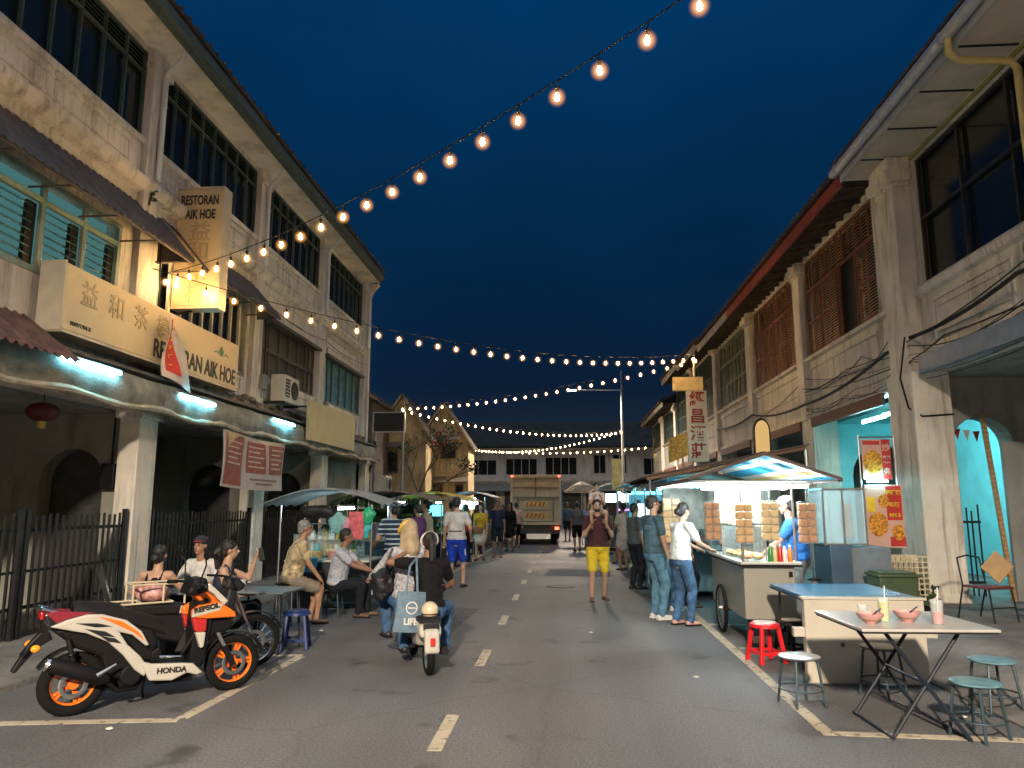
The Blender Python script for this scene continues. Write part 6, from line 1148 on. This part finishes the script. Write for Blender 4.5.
for x in (2.06, 2.66):
    for y in (9.0, 10.9): MB(STEEL).cyl((x,y,.95),(x,y,1.88),.014,n=8).build('canopy_post', bc, True)
SW = translucent('sheet_white', (.75,.78,.72), .45); SCY = translucent('sheet_cyan', (.05,.42,.62), .45); SYE = translucent('sheet_yellow', (.7,.55,.25), .45)
cols = [SCY, SW, SCY, SCY, SW, SYE, SW, SCY]
for s_, xe in ((-1, 1.46), (1, 3.12)):
    k = MB(SW)
    for i in range(8):
        t0, t1 = i/8, (i+1)/8; xa, xb = 2.30+(xe-2.30)*t0, 2.30+(xe-2.30)*t1; za, zb = 2.16-.27*t0, 2.16-.27*t1; m = cols[i] if s_ > 0 else (SW, SYE, SW, SW, SYE, SW, SCY, SW)[i]
        k.add([(xa,8.75,za),(xb,8.75,zb),(xb,11.9,zb),(xa,11.9,za),(xa,8.75,za+.006),(xb,8.75,zb+.006),(xb,11.9,zb+.006),(xa,11.9,za+.006)], [(0,1,2,3),(7,6,5,4),(0,4,5,1),(1,5,6,2),(2,6,7,3),(3,7,4,0)], m)
    k.build('canopy_sheet', bc, True)
MB(SW).sheet(lambda u, v: (1.5+1.6*u, 11.6+.02*math.sin(u*30), 1.86-.62*v), 40, 2, .004).build('rear_curtain', bc, True, smooth=True)  # wide white sheet added so the tubes spread a broad glow
k = MB(mat('trim_brown', (.08,.055,.05), .7)); k.bar((2.30,8.74,2.185),(1.44,8.74,1.90),.04,.035); k.bar((2.30,8.74,2.185),(3.15,8.74,1.89),.04,.035); k.bar((1.44,8.74,1.89),(1.44,11.95,1.89),.04,.035); k.bar((3.14,8.74,1.88),(3.14,11.95,1.88),.04,.035); k.bar((2.30,8.74,2.195),(2.30,11.9,2.195),.04,.035); k.build('canopy_trim', bc, True)
k = MB(STEEL); 
for y in (8.8, 9.7, 10.7, 11.8): MB(STEEL).bar((1.44,y,1.875),(3.14,y,1.875),.018,.018).build('tie_bar', bc, True)
for y in (9.1, 9.9): k = MB(WHITE); k.box(1.74,2.9,y-.02,y+.02,1.835,1.862); fo = k.build('light_batten', bc, True); MB(TUBEW).cyl((1.78,y,1.815),(2.86,y,1.815),.015,n=8).build('tube', fo, True, smooth=True)
MB(SW).sheet(lambda u, v: (2.06+.62*u, 10.5+.02*math.sin(u*20), 1.86-.5*v), 30, 2, .004).build('rear_curtain', bc, True, smooth=True)
BRD = {0: mat('bread_dark', (.46,.21,.07), .55, var=.25, scale=14), 1: mat('bread_gold', (.64,.38,.13), .55, var=.25, scale=14), 2: mat('bread_pale', (.72,.52,.24), .55, var=.2, scale=14)}
def bread_bag(lab, x, y, zt, m, nr=5, w_=.19, h_=.40, empt=0):
    o = thing('bread_bag', lab, 'bread bag', (x, y, zt), 0, 'clear bags of bread rolls hanging from the cart')
    for i in range(nr):
        for j in (-1,1): MB(m).box(j*w_*.25-w_*.245,j*w_*.25+w_*.245,-.035,.035,-.03-h_/nr*(i+.98),-.03-h_/nr*(i+.02)).build('bread_roll', o, smooth=80, bevel=.018)
    MB(glassy('bag_film', (.8,.82,.8), .12, .15)).box(-w_/2-.008,w_/2+.008,-.042,.042,-h_-.04,-.01).build('plastic_film', o, bevel=.01); MB(WHITE).cyl((0,0,-.01),(0,0,.14),.003,n=5).build('hook_cord', o); return o
bread_bag('bag of dark brown rolls hanging at the left corner of the cart', 1.72, 8.95, 1.66, BRD[0], 5, .17, .43); bread_bag('bag of golden rolls hanging second from the left on the cart', 2.08, 8.95, 1.645, BRD[1], 5, .195, .45); bread_bag('bag of pale rolls hanging third from the left in front of the vendor', 2.375, 8.95, 1.665, BRD[2], 5, .195, .44); bread_bag('bag of dark brown rolls hanging at the right corner of the cart', 2.80, 8.95, 1.65, BRD[0], 5, .20, .45)
bread_bag('bag of pale yellow buns hanging deeper on the street side of the cart', 1.52, 10.9, 1.72, BRD[2], 7, .24, .62)
dc = thing('display_case', 'glass display case of pastries on the bread cart counter', 'display case', (2.05, 9.2, .95)); k = MB(glassy('case_glass', (.8,.9,.9), .16)); k.box(2.08,2.34,9.04,10.2,.96,1.34); k.build('glass_box', dc, True); k = MB(STEEL)
for x in (2.08,2.34):
    for y in (9.04,10.2): k.box(x-.008,x+.008,y-.008,y+.008,.95,1.36)
    k.box(x-.008,x+.008,9.04,10.2,1.34,1.355)
k.box(2.08,2.34,9.032,9.048,1.34,1.355); k.build('edge_frame', dc, True)
for i in range(10): MB(BRD[i%3]).sph((2.14+.13*(i%2), 9.12+.24*(i//2), 1.0+.0*(i%2)), (.06,.09,.035), 10, 6).build('pastry', dc, True, smooth=True)
def bottle(lab, loc, m, h=.2, r=.028, capm=None):
    o = thing('sauce_bottle', lab, 'bottle', loc, 0, 'sauce bottles on the cart counter'); MB(m).lathe([(.001,0),(r,0),(r,h*.68),(r*.4,h*.85),(r*.4,h*.9)], n=14, caps=False).build('body', o, smooth=True); MB(capm or WHITE).lathe([(r*.5,h*.88),(r*.45,h),(.001,h)], n=10).build('cap', o); return o
bottle('green sauce bottle at the left end of the cart counter row', (2.38, 9.02, .95), mat('sauce_green', (.03,.22,.05), .25)); bottle('pale yellow sauce bottle next to the green one', (2.435, 9.03, .95), mat('sauce_cream', (.6,.5,.25), .3), .18); bottle('red chilli sauce bottle on the cart counter', (2.49, 9.02, .95), mat('sauce_red', (.5,.02,.01), .3), .2); bottle('white mayonnaise bottle between red and orange bottles', (2.545, 9.03, .95), mat('sauce_white', (.7,.7,.66), .3), .18); bottle('orange sauce bottle at the right end of the counter row', (2.605, 9.02, .95), mat('sauce_orange', (.75,.2,.02), .3), .19)
for i, (x, y, z) in enumerate(((2.1,9.6,1.36),(2.2,9.6,1.36),(2.1,9.8,1.36))): 
    j = thing('jar', ('tall jar with yellow lid nearest on the glass case','tall jar with yellow lid beside the nearest one','tall jar with yellow lid farther back on the glass case')[i], 'jar', (x,y,z), 0, 'jars on the glass case'); MB(glassy('jar_glass', (.7,.7,.5), .5)).lathe([(.04,0),(.04,.15),(.03,.17)], n=14).build('body', j, smooth=True); MB(YEL).lathe([(.036,.17),(.036,.19)], n=14).build('lid', j)
# glass cabinet trolley right of the cart
gc = thing('glass_cabinet', 'blue grey trolley with a glass cabinet right of the bread cart', 'food trolley', (3.95, 10.9, .02)); BG_ = mat('trolley_blue', (.05,.09,.13), .4, metal=.3, var=.15); k = MB(BG_); k.box(3.60,3.88,10.6,11.3,.12,1.06); k.build('blue_panel', gc, True, bevel=.01); k = MB(mat('trolley_grey', (.18,.22,.25), .4, metal=.4)); k.box(3.885,4.42,10.65,11.3,.12,1.03); k.build('grey_panel', gc, True, bevel=.01)
k = MB(glassy('case_glass2', (.6,.8,.85), .35)); k.box(3.56,4.12,10.66,11.2,1.08,1.80); k.build('glass_box', gc, True); k = MB(STEEL)
for x in (3.56,3.82,4.12):
    for y in (10.66,11.2): k.box(x-.012,x+.012,y-.012,y+.012,1.05,1.82)
for z in (1.06,1.81): k.box(3.55,4.13,10.645,10.675,z,z+.02); k.box(3.55,4.13,11.185,11.215,z,z+.02); k.box(3.55,3.57,10.67,11.19,z,z+.02); k.box(4.11,4.13,10.67,11.19,z,z+.02)
k.build('edge_frame', gc, True); MB(mat('hanging_food', (.35,.16,.08), .6, var=.7, scale=30)).box(3.86,4.0,10.8,10.86,1.15,1.62).build('hanging_sheet', gc, True); MB(BLUEP).sph((4.0,10.9,1.15), (.05,.05,.06), 12, 8).build('blue_tub', gc, True, smooth=True)
# menu boards
def menu(lab, x0, x1, y, z0, z1, base, foods, strips):
    o = thing('menu_board', lab, 'menu board', ((x0+x1)/2, y, z0), 0, 'food posters beside the pillar'); MB(base).box(x0,x1,y,y+.02,z0,z1).build('panel', o, True)
    for (fx, fz, r_) in foods: k = MB(mat('food_orange', (.7,.24,.03), .4, var=.8, scale=30)); k.lathe([(.001,.012),(r_,.010),(r_,0)], n=20); k.build('dish_picture', o, X=Matrix.Translation((fx-(x0+x1)/2, -.001, fz-z0)) @ Matrix.Rotation(R(90),4,'X') @ Matrix.Diagonal((1,1.25,1,1)))
    for (a, b_, c, d, m) in strips: MB(m).box(a,b_,y-.004,y-.001,c,d).build('print_block', o, True)
    return o
PR = mat('poster_red', (.5,.035,.03), .5, var=.1); PW = mat('poster_white', (.62,.38,.30), .5, var=.1); PY = mat('poster_yellow', (.75,.5,.03), .5)
m1 = menu('upper food poster with a red right margin beside the pillar', 4.48, 4.90, 11.55, 1.98, 2.58, PW, [(4.63,2.24,.14)], [(4.77,4.90,1.98,2.58,PR),(4.50,4.75,2.50,2.56,PR)]); m2 = menu('lower food poster with yellow slip and orange noodle picture', 4.46, 5.00, 11.5, .98, 1.90, PW, [(4.62,1.32,.14),(4.90,1.20,.09),(4.72,1.66,.08)], [(4.48,4.60,1.50,1.72,PY),(4.76,4.98,1.38,1.88,PR),(4.78,5.0,1.0,1.14,PR)])
for i, (tx, z) in enumerate((('炒',2.45),('粿',2.27),('条',2.09))): text(tx, .12, PW, 'lettering', m1, Matrix.Translation(-m1.location) @ frame_y(4.835, 11.543, z), bold=.003)
for i, (tx, z) in enumerate((('福建面',1.78),('虾面',1.60),('RM 5',1.45))): text(tx, .075, PY, 'lettering', m2, Matrix.Translation(-m2.location) @ frame_y(4.87, 11.493, z), bold=.002)
pf = thing('poster_stand', 'thin steel stand that carries the food posters with a lit tube', 'stand', (4.9, 11.6, .16)); k = MB(STEEL); k.cyl((4.46,11.6,.16),(4.46,11.6,2.65),.012); k.cyl((4.98,11.6,.16),(4.98,11.6,2.65),.012); k.cyl((4.46,11.6,2.62),(4.98,11.6,2.62),.012); k.build('frame', pf, True); MB(TUBEC).cyl((4.5,11.48,1.95),(4.8,11.48,1.95),.016,n=8).build('tube', pf, True)
# ================================================================ further stalls
def stall(lab, x0, x1, y0, y1, zc, zr, canm, casem, tubem, goods, cnt=.8, grp='market stalls', nm='market_stall', slope=1, side=-1):
    o = thing(nm, lab, 'stall', ((x0+x1)/2, (y0+y1)/2, 0), 0, grp); MB(casem).box(x0+.1,x1-.1,y0+.15,y1-.15,.12,cnt).build('counter', o, True, bevel=.01); MB(STEELB).box(x0+.05,x1-.05,y0+.1,y1-.1,cnt+.001,cnt+.03).build('counter_top', o, True)
    for x in (x0,x1):
        for y in (y0,y1): MB(STEEL).cyl((x,y,.0),(x,y,zc),.016,n=8).build('post', o, True)
    c = (x0+x1)/2; MB(canm).sheet(lambda u, v: (x0-.25+(x1-x0+.5)*u, y0-.25+(y1-y0+.5)*v, zc+(zr-zc)*math.sin(math.pi*min(1,max(0,u)))+.02*math.sin(v*25)), 14, 16, .01).build('canopy', o, True, smooth=True)
    xm = (x0+x1)/2+.1; k = MB(WHITE); k.box(xm-.02,xm+.02,y0+.3,y0+1.2,zc-.03,zc); fo = k.build('light_batten', o, True); MB(tubem).cyl((xm,y0+.32,zc-.055),(xm,y0+1.18,zc-.055),.017,n=8).build('tube', fo, True)
    MB(glassy('case_glass', (.8,.9,.9), .16)).box(x0+.15,x1-.3,y0+.2,y0+.9,cnt+.032,cnt+.42).build('glass_case', o, True)
    for i in range(goods): 
        m = mat('goods%d' % (i % 6), [(.5,.3,.1),(.05,.4,.5),(.5,.08,.06),(.6,.55,.5),(.08,.3,.1),(.6,.4,.05)][i % 6], .5, var=.4, scale=20); s_ = random.uniform(.05,.1); MB(m).box(-s_,s_,-s_,s_,0,s_*1.5, X=Matrix.Rotation(random.random()*3,4,'Z')).build('goods', o, bevel=.02).location = (random.uniform(x0+.2,x1-.2)-c, random.uniform(y0+.2,y1-.3)-(y0+y1)/2, cnt+.03)
    return o
CYB = translucent('sheet_blue', (.05,.35,.5), .4); DKC = mat('counter_dark', (.03,.035,.04), .4); TAR = mat('tarp_grey', (.22,.24,.25), .6, var=.2, bump=.3, bscale=8); TYE = mat('tarp_yellow', (.55,.38,.03), .6); TBR = mat('tarp_brown', (.16,.11,.08), .8, var=.4, scale=5)
s1_ = stall('cyan lit stall with glass cases just past the bread cart', 1.6, 3.0, 13.3, 15.2, 1.95, 2.15, TBR, mat('counter_teal', (.04,.12,.15), .4), TUBEC, 10)
s2_ = stall('cyan lit glass stall between the beige top woman and the teal shirt man', 1.5, 2.9, 16.2, 18.4, 2.0, 2.2, CYB, DKC, emit('tube_cyan3', (.15,.8,1.), 60), 12)
s3_ = stall('far cyan lit stall under a striped umbrella', 1.9, 3.4, 21, 24, 2.1, 2.3, TAR, DKC, emit('tube_cyan3', (.15,.8,1.), 60), 10)
s4_ = stall('small far stall with a tan canopy right of the truck', 1.2, 2.6, 27, 29.5, 2.1, 2.4, mat('tarp_tan', (.4,.3,.18), .7), DKC, TUBEC, 6)
for (xx, yy, zz, lab) in ((3.38,16.0,1.9,'added cyan glow panel at the back of the cyan glass stall'),): o = thing('light_panel', lab, 'light panel', (2.7, 18.3, 1.0)); MB(emit('panel_cyan', (.10,.45,.62), .5)).box(1.55,2.9,18.42,18.46,1.0,1.85).build('panel', o, True); MB(STEEL).box(1.53,2.92,18.40,18.418,.98,1.0).build('frame', o, True)  # plain glowing panel added for the cyan light of this stall
tw = thing('tarp_awning', 'brown corrugated awning reaching from the facade over the stalls', 'awning', (3, 13, 2.1)); k = MB(TBR); k.sheet(lambda u, v: (1.25+2.6*u, 11.95+3.2*v, 2.04+.50*u+.012*math.sin(v*90)), 6, 120, .01); k.build('sheet', tw, True); [MB(WOOD).bar((1.3,y,2.01),(3.8,y,2.49),.04,.05).build('rafter', tw, True) for y in (12.0, 15.1)]; [MB(STEEL).cyl((x,y,0),(x,y,z),.016).build('post', tw, True) for x, y, z in ((1.35,12.0,2.0),(3.8,15.1,2.48),(3.8,12.0,2.48))]
# left stall
l1 = stall('drinks stall with hanging bags beneath a grey arched tarp', -4.45, -3.0, 11.5, 12.6, 1.60, 1.84, TAR, DKC, emit('tube_cyan4', (.65,.95,1.), 45), 14, .72)
def hang(lab, loc, m, sx=.1, sy=.05, sz=.16):
    o = thing('plastic_bag', lab, 'bag', loc, 0, 'bags hanging under the arched tarp'); lumpy(MB(m).sph((0,0,-sz), (sx,sy,sz), 20, 14), .35).build('bag', o, smooth=True); MB(WHITE).cyl((0,0,-.02),(0,0,.12),.003,n=5).build('cord', o); return o
hang('bright green bag hanging above the turquoise one under the arched tarp', (-3.04,11.45,1.58), mat('bag_green', (.02,.4,.2), .4), .10, .05, .13); hang('turquoise bag hanging below the green one', (-3.10,11.5,1.38), mat('bag_turq', (.05,.45,.5), .4), .09, .05, .14); hang('pale teal bag bunch hanging beside the pink bag under the arched tarp', (-3.5,11.42,1.5), translucent('bag_pale', (.3,.6,.6), .4), .14, .06, .16); hang('pink bag hanging beside the red card', (-3.36,11.4,1.42), mat('bag_pink', (.6,.25,.35), .4), .05, .04, .14); hang('large black bag slung over the grey haired old man', (-3.85,11.45,1.60), mat('bag_blk', (.008,.008,.009), .6), .30, .1, .10); hang('white plastic bag on the ground side of the stall counter', (-2.98,11.2,.42), WHITE, .09, .07, .13)
o = thing('price_card', 'red and purple printed card hanging under the arched tarp', 'sign', (-3.22,11.42,1.2)); MB(mat('card_red', (.5,.1,.12), .5, var=.5, scale=12)).box(-.12,.12,-.004,.004,-.12,.3).build('card', o)
o = thing('plastic_tub', 'bright blue tub on the end of the arched tarp stall counter', 'tub', (-3.95,11.35,.60)); MB(mat('tub_blue', (.03,.3,.5), .35)).lathe([(.14,0),(.17,.2),(.16,.2),(.13,.01),(.001,.01)], n=20, caps=False).build('tub', o, smooth=True); MB(BLKM).box(-.2,.2,-.15,.15,-.6,0).build('stand', o)
MBq = None
stall('stall under a sagging yellow topped tarp beyond the white t shirt man', -4.4, -3.0, 20.5, 24.5, 1.72, 1.95, TYE, DKC, TUBEC, 12)
stall('stall with a dark tarp between the arched tarp and yellow tarp', -4.6, -3.2, 16.4, 19.3, 1.72, 1.9, TBR, mat('counter_teal', (.04,.12,.15), .4), emit('tube_dim', (.8,.85,.7), 4), 10)
stall('lit stall under a grey tarp close to the truck', -4.2, -3.0, 28, 32, 1.9, 2.1, TAR, DKC, TUBEC, 8)
um = thing('market_umbrella', 'pale market umbrella over the stalls right of the truck', 'umbrella', (.7, 31.5, 0)); MB(translucent('umb_tan', (.5,.42,.3), .3)).lathe([(.75,2.15),(.4,2.42),(.02,2.6),(.02,2.58),(.4,2.39),(.75,2.12)], n=12, caps=False).build('canopy', um); MB(STEEL).cyl((0,0,0),(0,0,2.74),.02).build('pole', um)
# bicycle by the left stall
by = thing('bicycle', 'old bicycle standing against the drinks stall behind the scooter riders', 'bicycle', (-2.62, 10.9, 0), R(95)); 
for x in (0,1.02): wheel(by, (x,0,.31), .31, .02, STEEL, wire=True)
k = MB(BLK)
for a, b_ in (((0,0,.31),(.42,0,.28)),((.42,0,.28),(.3,0,.78)),((0,0,.31),(.33,0,.66)),((.42,0,.28),(.86,0,.72)),((.33,0,.7),(.85,0,.78)),((.83,0,.85),(1.02,0,.31)),((.83,0,.85),(.82,0,.95))): k.cyl(a,b_,.014,n=8)
k.build('frame', by); MB(BLK).tube([(.72,-.28,.93),(.84,-.1,.96),(.84,.1,.96),(.72,.28,.93)],.011).build('handlebar', by); MB(RUBSEAT).sph((.27,0,.82), (.13,.08,.035), 12, 8).build('saddle', by, smooth=True); MB(BLKM).cyl((.42,-.12,.2),(.42,.12,.36),.01).build('pedal', by)

# goods shelves that fill the lit stalls
def goods_shelf(lab, x0, x1, y, z0, n, rows, cell, grp='goods shelves in the lit stalls', facing=1):
    o = thing('goods_shelf', lab, 'shelf', ((x0+x1)/2, y, z0), 0, grp); c = (x0+x1)/2
    for r_ in range(rows+1): MB(STEEL).box(x0-c,x1-c,-.12,.12,r_*cell,r_*cell+.012).build('shelf', o)
    for x in (x0-c, x1-c-.012): MB(STEEL).box(x,x+.012,-.12,.12,.013,rows*cell-.001).build('side_frame', o)
    for r_ in range(rows):
        x = x0-c+.05
        while x < x1-c-.06:
            w_ = random.uniform(.025,.055); h_ = random.uniform(.4,.85)*cell; m = mat('goods%d' % random.randrange(6), (0,0,0)) if random.random() < .6 else WHITE
            (MB(m).lathe([(w_,0),(w_,h_*.7),(w_*.5,h_),(.001,h_)], n=10) if random.random() < .6 else MB(m).box(-w_,w_,-w_,w_,0,h_)).build('goods', o, smooth=True).location = (x, random.uniform(-.05,.02), r_*cell+.013); x += w_*2+random.uniform(.01,.04)
    return o
goods_shelf('shelf of jars at the back of the stall just past the bread cart', 1.7, 2.9, 15.0, .84, 0, 3, .30)
goods_shelf('shelf of jars at the back of the cyan glass stall', 1.6, 2.8, 18.2, .84, 0, 3, .32)
goods_shelf('shelf of boxes in the stall under the striped umbrella', 2.0, 3.3, 23.6, .84, 0, 3, .32)
goods_shelf('shelf of tins behind the hanging bags of the arched tarp stall', -4.3, -3.2, 12.45, .76, 0, 2, .26)
goods_shelf('shelf of goods below the yellow topped tarp', -4.3, -3.1, 24.2, .84, 0, 2, .30)
def light_card(lab, x, y, z, w_, h_, col, s_=1.2):  # glowing cards added to make the stalls brighter
    o = thing('light_panel', lab, 'light panel', (x, y, z), 0); MB(emit('card_%d%d%d' % tuple(int(c*99) for c in col), col, s_)).box(-w_/2,w_/2,0,.02,0,h_).build('lit_face', o); MB(STEEL).box(-w_/2-.01,w_/2+.01,.021,.035,-.01,h_+.01).build('back_plate', o); return o
light_card('small added white glow card on the cyan glass stall front', 1.72, 16.15, 1.35, .35, .28, (.75,.9,.95)); light_card('small added blue glow card below the white one', 1.76, 16.14, 1.02, .4, .26, (.05,.35,.8)); light_card('added magenta glow strip on the far stalls', 1.75, 20.9, 1.45, .6, .04, (.8,.2,.9), 2.5)
light_card('added turquoise glow panel on the stall just past the bread cart', 2.2, 13.22, 1.6, .8, .2, (.08,.6,.7), 1.1)
o = thing('wall_fan', 'white standing fan blowing beside the lit stalls', 'fan', (1.7, 15.9, 1.2)); MB(WHITE).cyl((0,0,-1.2),(0,0,0),.015).build('pole', o); k = MB(BLKM); [k.ring((0,-.05,.05),(0,1,0),r_,.004,24,4) for r_ in (.05,.1,.15,.2)]; k.build('fan_guard', o); k = MB(mat('fan_blade', (.2,.3,.35), .4)); [k.bar((0,-.03,.05),(.16*math.cos(a),-.03,.05+.16*math.sin(a)),.002,.07) for a in (.3,2.4,4.5)]; k.build('fan_blade', o)

for i, (x, y, zt, lab) in enumerate(((1.62,11.9,1.9,'golden bun bag hanging deepest on the street side of the cart'),(1.9,11.7,1.86,'golden bun bag beside the deepest one above the cart'),)): bread_bag(lab, x, y, zt, BRD[1], 6, .2, .55)
LT = mat('litter_pale', (.5,.48,.42), .8, var=.4, scale=40)
for i, (x, y, lab) in enumerate(((-3.3,5.45,'white scrap beside the rear wheel of the parked scooter'),(1.2,7.4,'tiny paper scrap on the asphalt before the bread cart'),(-1.9,10.2,'crumpled receipt behind the moving scooter'),(-3.15,9.7,'scrap of tissue under the cafe table edge'),(3.0,6.2,'tissue ball beneath the steel table'),(.3,9.8,'paper scrap on the road ahead of the father'))):
    tag(lumpy(MB(LT).sph((0,0,.008), (.028,.02,.008), 10, 6), .8).build('paper_scrap'), lab, 'paper scrap', 'small litter on the road').location = (x, y, .003)

light_card('added white glow panel in the far cyan stall row', 1.9, 26.95, 1.7, .9, .3, (.75,.95,1.), 2.2); light_card('added cyan glow panel over the striped umbrella stall', 2.3, 20.95, 1.75, .9, .22, (.15,.75,.95), 2.0); light_card('added white glow panel hung in the grey tarp stall by the truck', -3.6, 27.9, 1.45, .7, .35, (.8,.95,1.), 1.8); light_card('added turquoise glow panel hung under the yellow topped tarp', -3.7, 20.4, 1.3, .7, .3, (.15,.7,.75), 1.5)
for i, (x, y, c_, lab) in enumerate(((3.3,10.4,(.25,.28,.3),'grey gas cylinder standing behind the bread cart'),)):
    gcy = thing('gas_cylinder', lab, 'gas cylinder', (x, y, 0)); MB(mat('gas_grey', c_, .4, metal=.3)).lathe([(.001,0),(.14,.02),(.15,.06),(.15,.42),(.12,.52),(.04,.55),(.04,.60),(.001,.60)], n=20, caps=False).build('tank', gcy, smooth=True); MB(BLK).ring((0,0,.62),(0,0,1),.08,.01,18,6).build('valve_guard', gcy)
# ================================================================ sky, camera, render
w = bpy.data.worlds.new("World"); SC.world = w; w.use_nodes = True; nt = w.node_tree; nt.nodes.clear(); N = nt.nodes.new; L = nt.links.new
out = N('ShaderNodeOutputWorld'); bg = N('ShaderNodeBackground'); L(bg.outputs[0], out.inputs[0])
sky = N('ShaderNodeTexSky'); sky.sky_type = 'NISHITA'; sky.sun_disc = False; sky.sun_elevation = R(-4.5); sky.sun_rotation = R(180); sky.ozone_density = 6; sky.air_density = 1.2
gm = N('ShaderNodeMixRGB'); gm.blend_type = 'MULTIPLY'; gm.inputs[0].default_value = 1; L(sky.outputs[0], gm.inputs[1]); gm.inputs[2].default_value = (.35,.8,1.0,1)
# dusk blue, deepening toward the horizon ahead as in the night air
tc = N('ShaderNodeTexCoord'); sp = N('ShaderNodeSeparateXYZ'); L(tc.outputs['Generated'], sp.inputs[0])
r = N('ShaderNodeValToRGB'); L(sp.outputs[2], r.inputs[0]); e = r.color_ramp.elements; e[0].position = .0; e[0].color = (.019,.025,.038,1); e[1].position = .62; e[1].color = (.0004,.033,.110,1)
k = e.new(.16); k.color = (.003,.0125,.034,1); k = e.new(.36); k.color = (.001,.0195,.060,1)
ad = N('ShaderNodeMixRGB'); ad.blend_type = 'ADD'; ad.inputs[0].default_value = 1; cn = N('ShaderNodeTexNoise'); cn.inputs['Scale'].default_value = 3; cn.inputs['Detail'].default_value = 5; L(tc.outputs['Generated'], cn.inputs['Vector']); cr_ = N('ShaderNodeMapRange'); L(cn.outputs[0], cr_.inputs[0]); cr_.inputs[1].default_value = .3; cr_.inputs[2].default_value = .75; cr_.inputs[3].default_value = .86; cr_.inputs[4].default_value = 1.18; cmul = N('ShaderNodeVectorMath'); cmul.operation = 'SCALE'; L(r.outputs[0], cmul.inputs[0]); L(cr_.outputs[0], cmul.inputs['Scale']); L(cmul.outputs[0], ad.inputs[1]); 
sc_ = N('ShaderNodeMixRGB'); sc_.blend_type = 'MULTIPLY'; sc_.inputs[0].default_value = 1; L(gm.outputs[0], sc_.inputs[1]); sc_.inputs[2].default_value = (.03,.03,.03,1)
L(sc_.outputs[0], ad.inputs[2]); L(ad.outputs[0], bg.inputs[0]); bg.inputs[1].default_value = .60
sl = bpy.data.lights.new('sky_fill', 'SUN'); sl.energy = .42; sl.angle = R(70); sl.color = (.78,.88,1); so = bpy.data.objects.new('sky_fill', sl); C.objects.link(so); so.rotation_euler = (R(20), 0, R(25))  # cool overhead fill added for skylight; the real sun is down
cam = bpy.data.cameras.new('camera'); co = bpy.data.objects.new('camera', cam); C.objects.link(co); co.location = (0, 0, 1.6); co.rotation_euler = (R(90+9.29), 0, R(4.05))
cam.sensor_width = 36; cam.lens = 740/1024*36; cam.clip_end = 2000; cam.clip_start = .05; SC.camera = co
SC.view_settings.view_transform = 'Standard'; SC.view_settings.look = 'None'; SC.view_settings.exposure = .85; SC.view_settings.gamma = 1; SC.view_settings.use_curve_mapping = False
cy = SC.cycles; cy.use_denoising = True; cy.max_bounces = 5; cy.diffuse_bounces = 3; cy.glossy_bounces = 3; cy.transparent_max_bounces = 12; cy.transmission_bounces = 3; cy.sample_clamp_indirect = 4; cy.caustics_reflective = False; cy.caustics_refractive = False; cy.use_light_tree = True
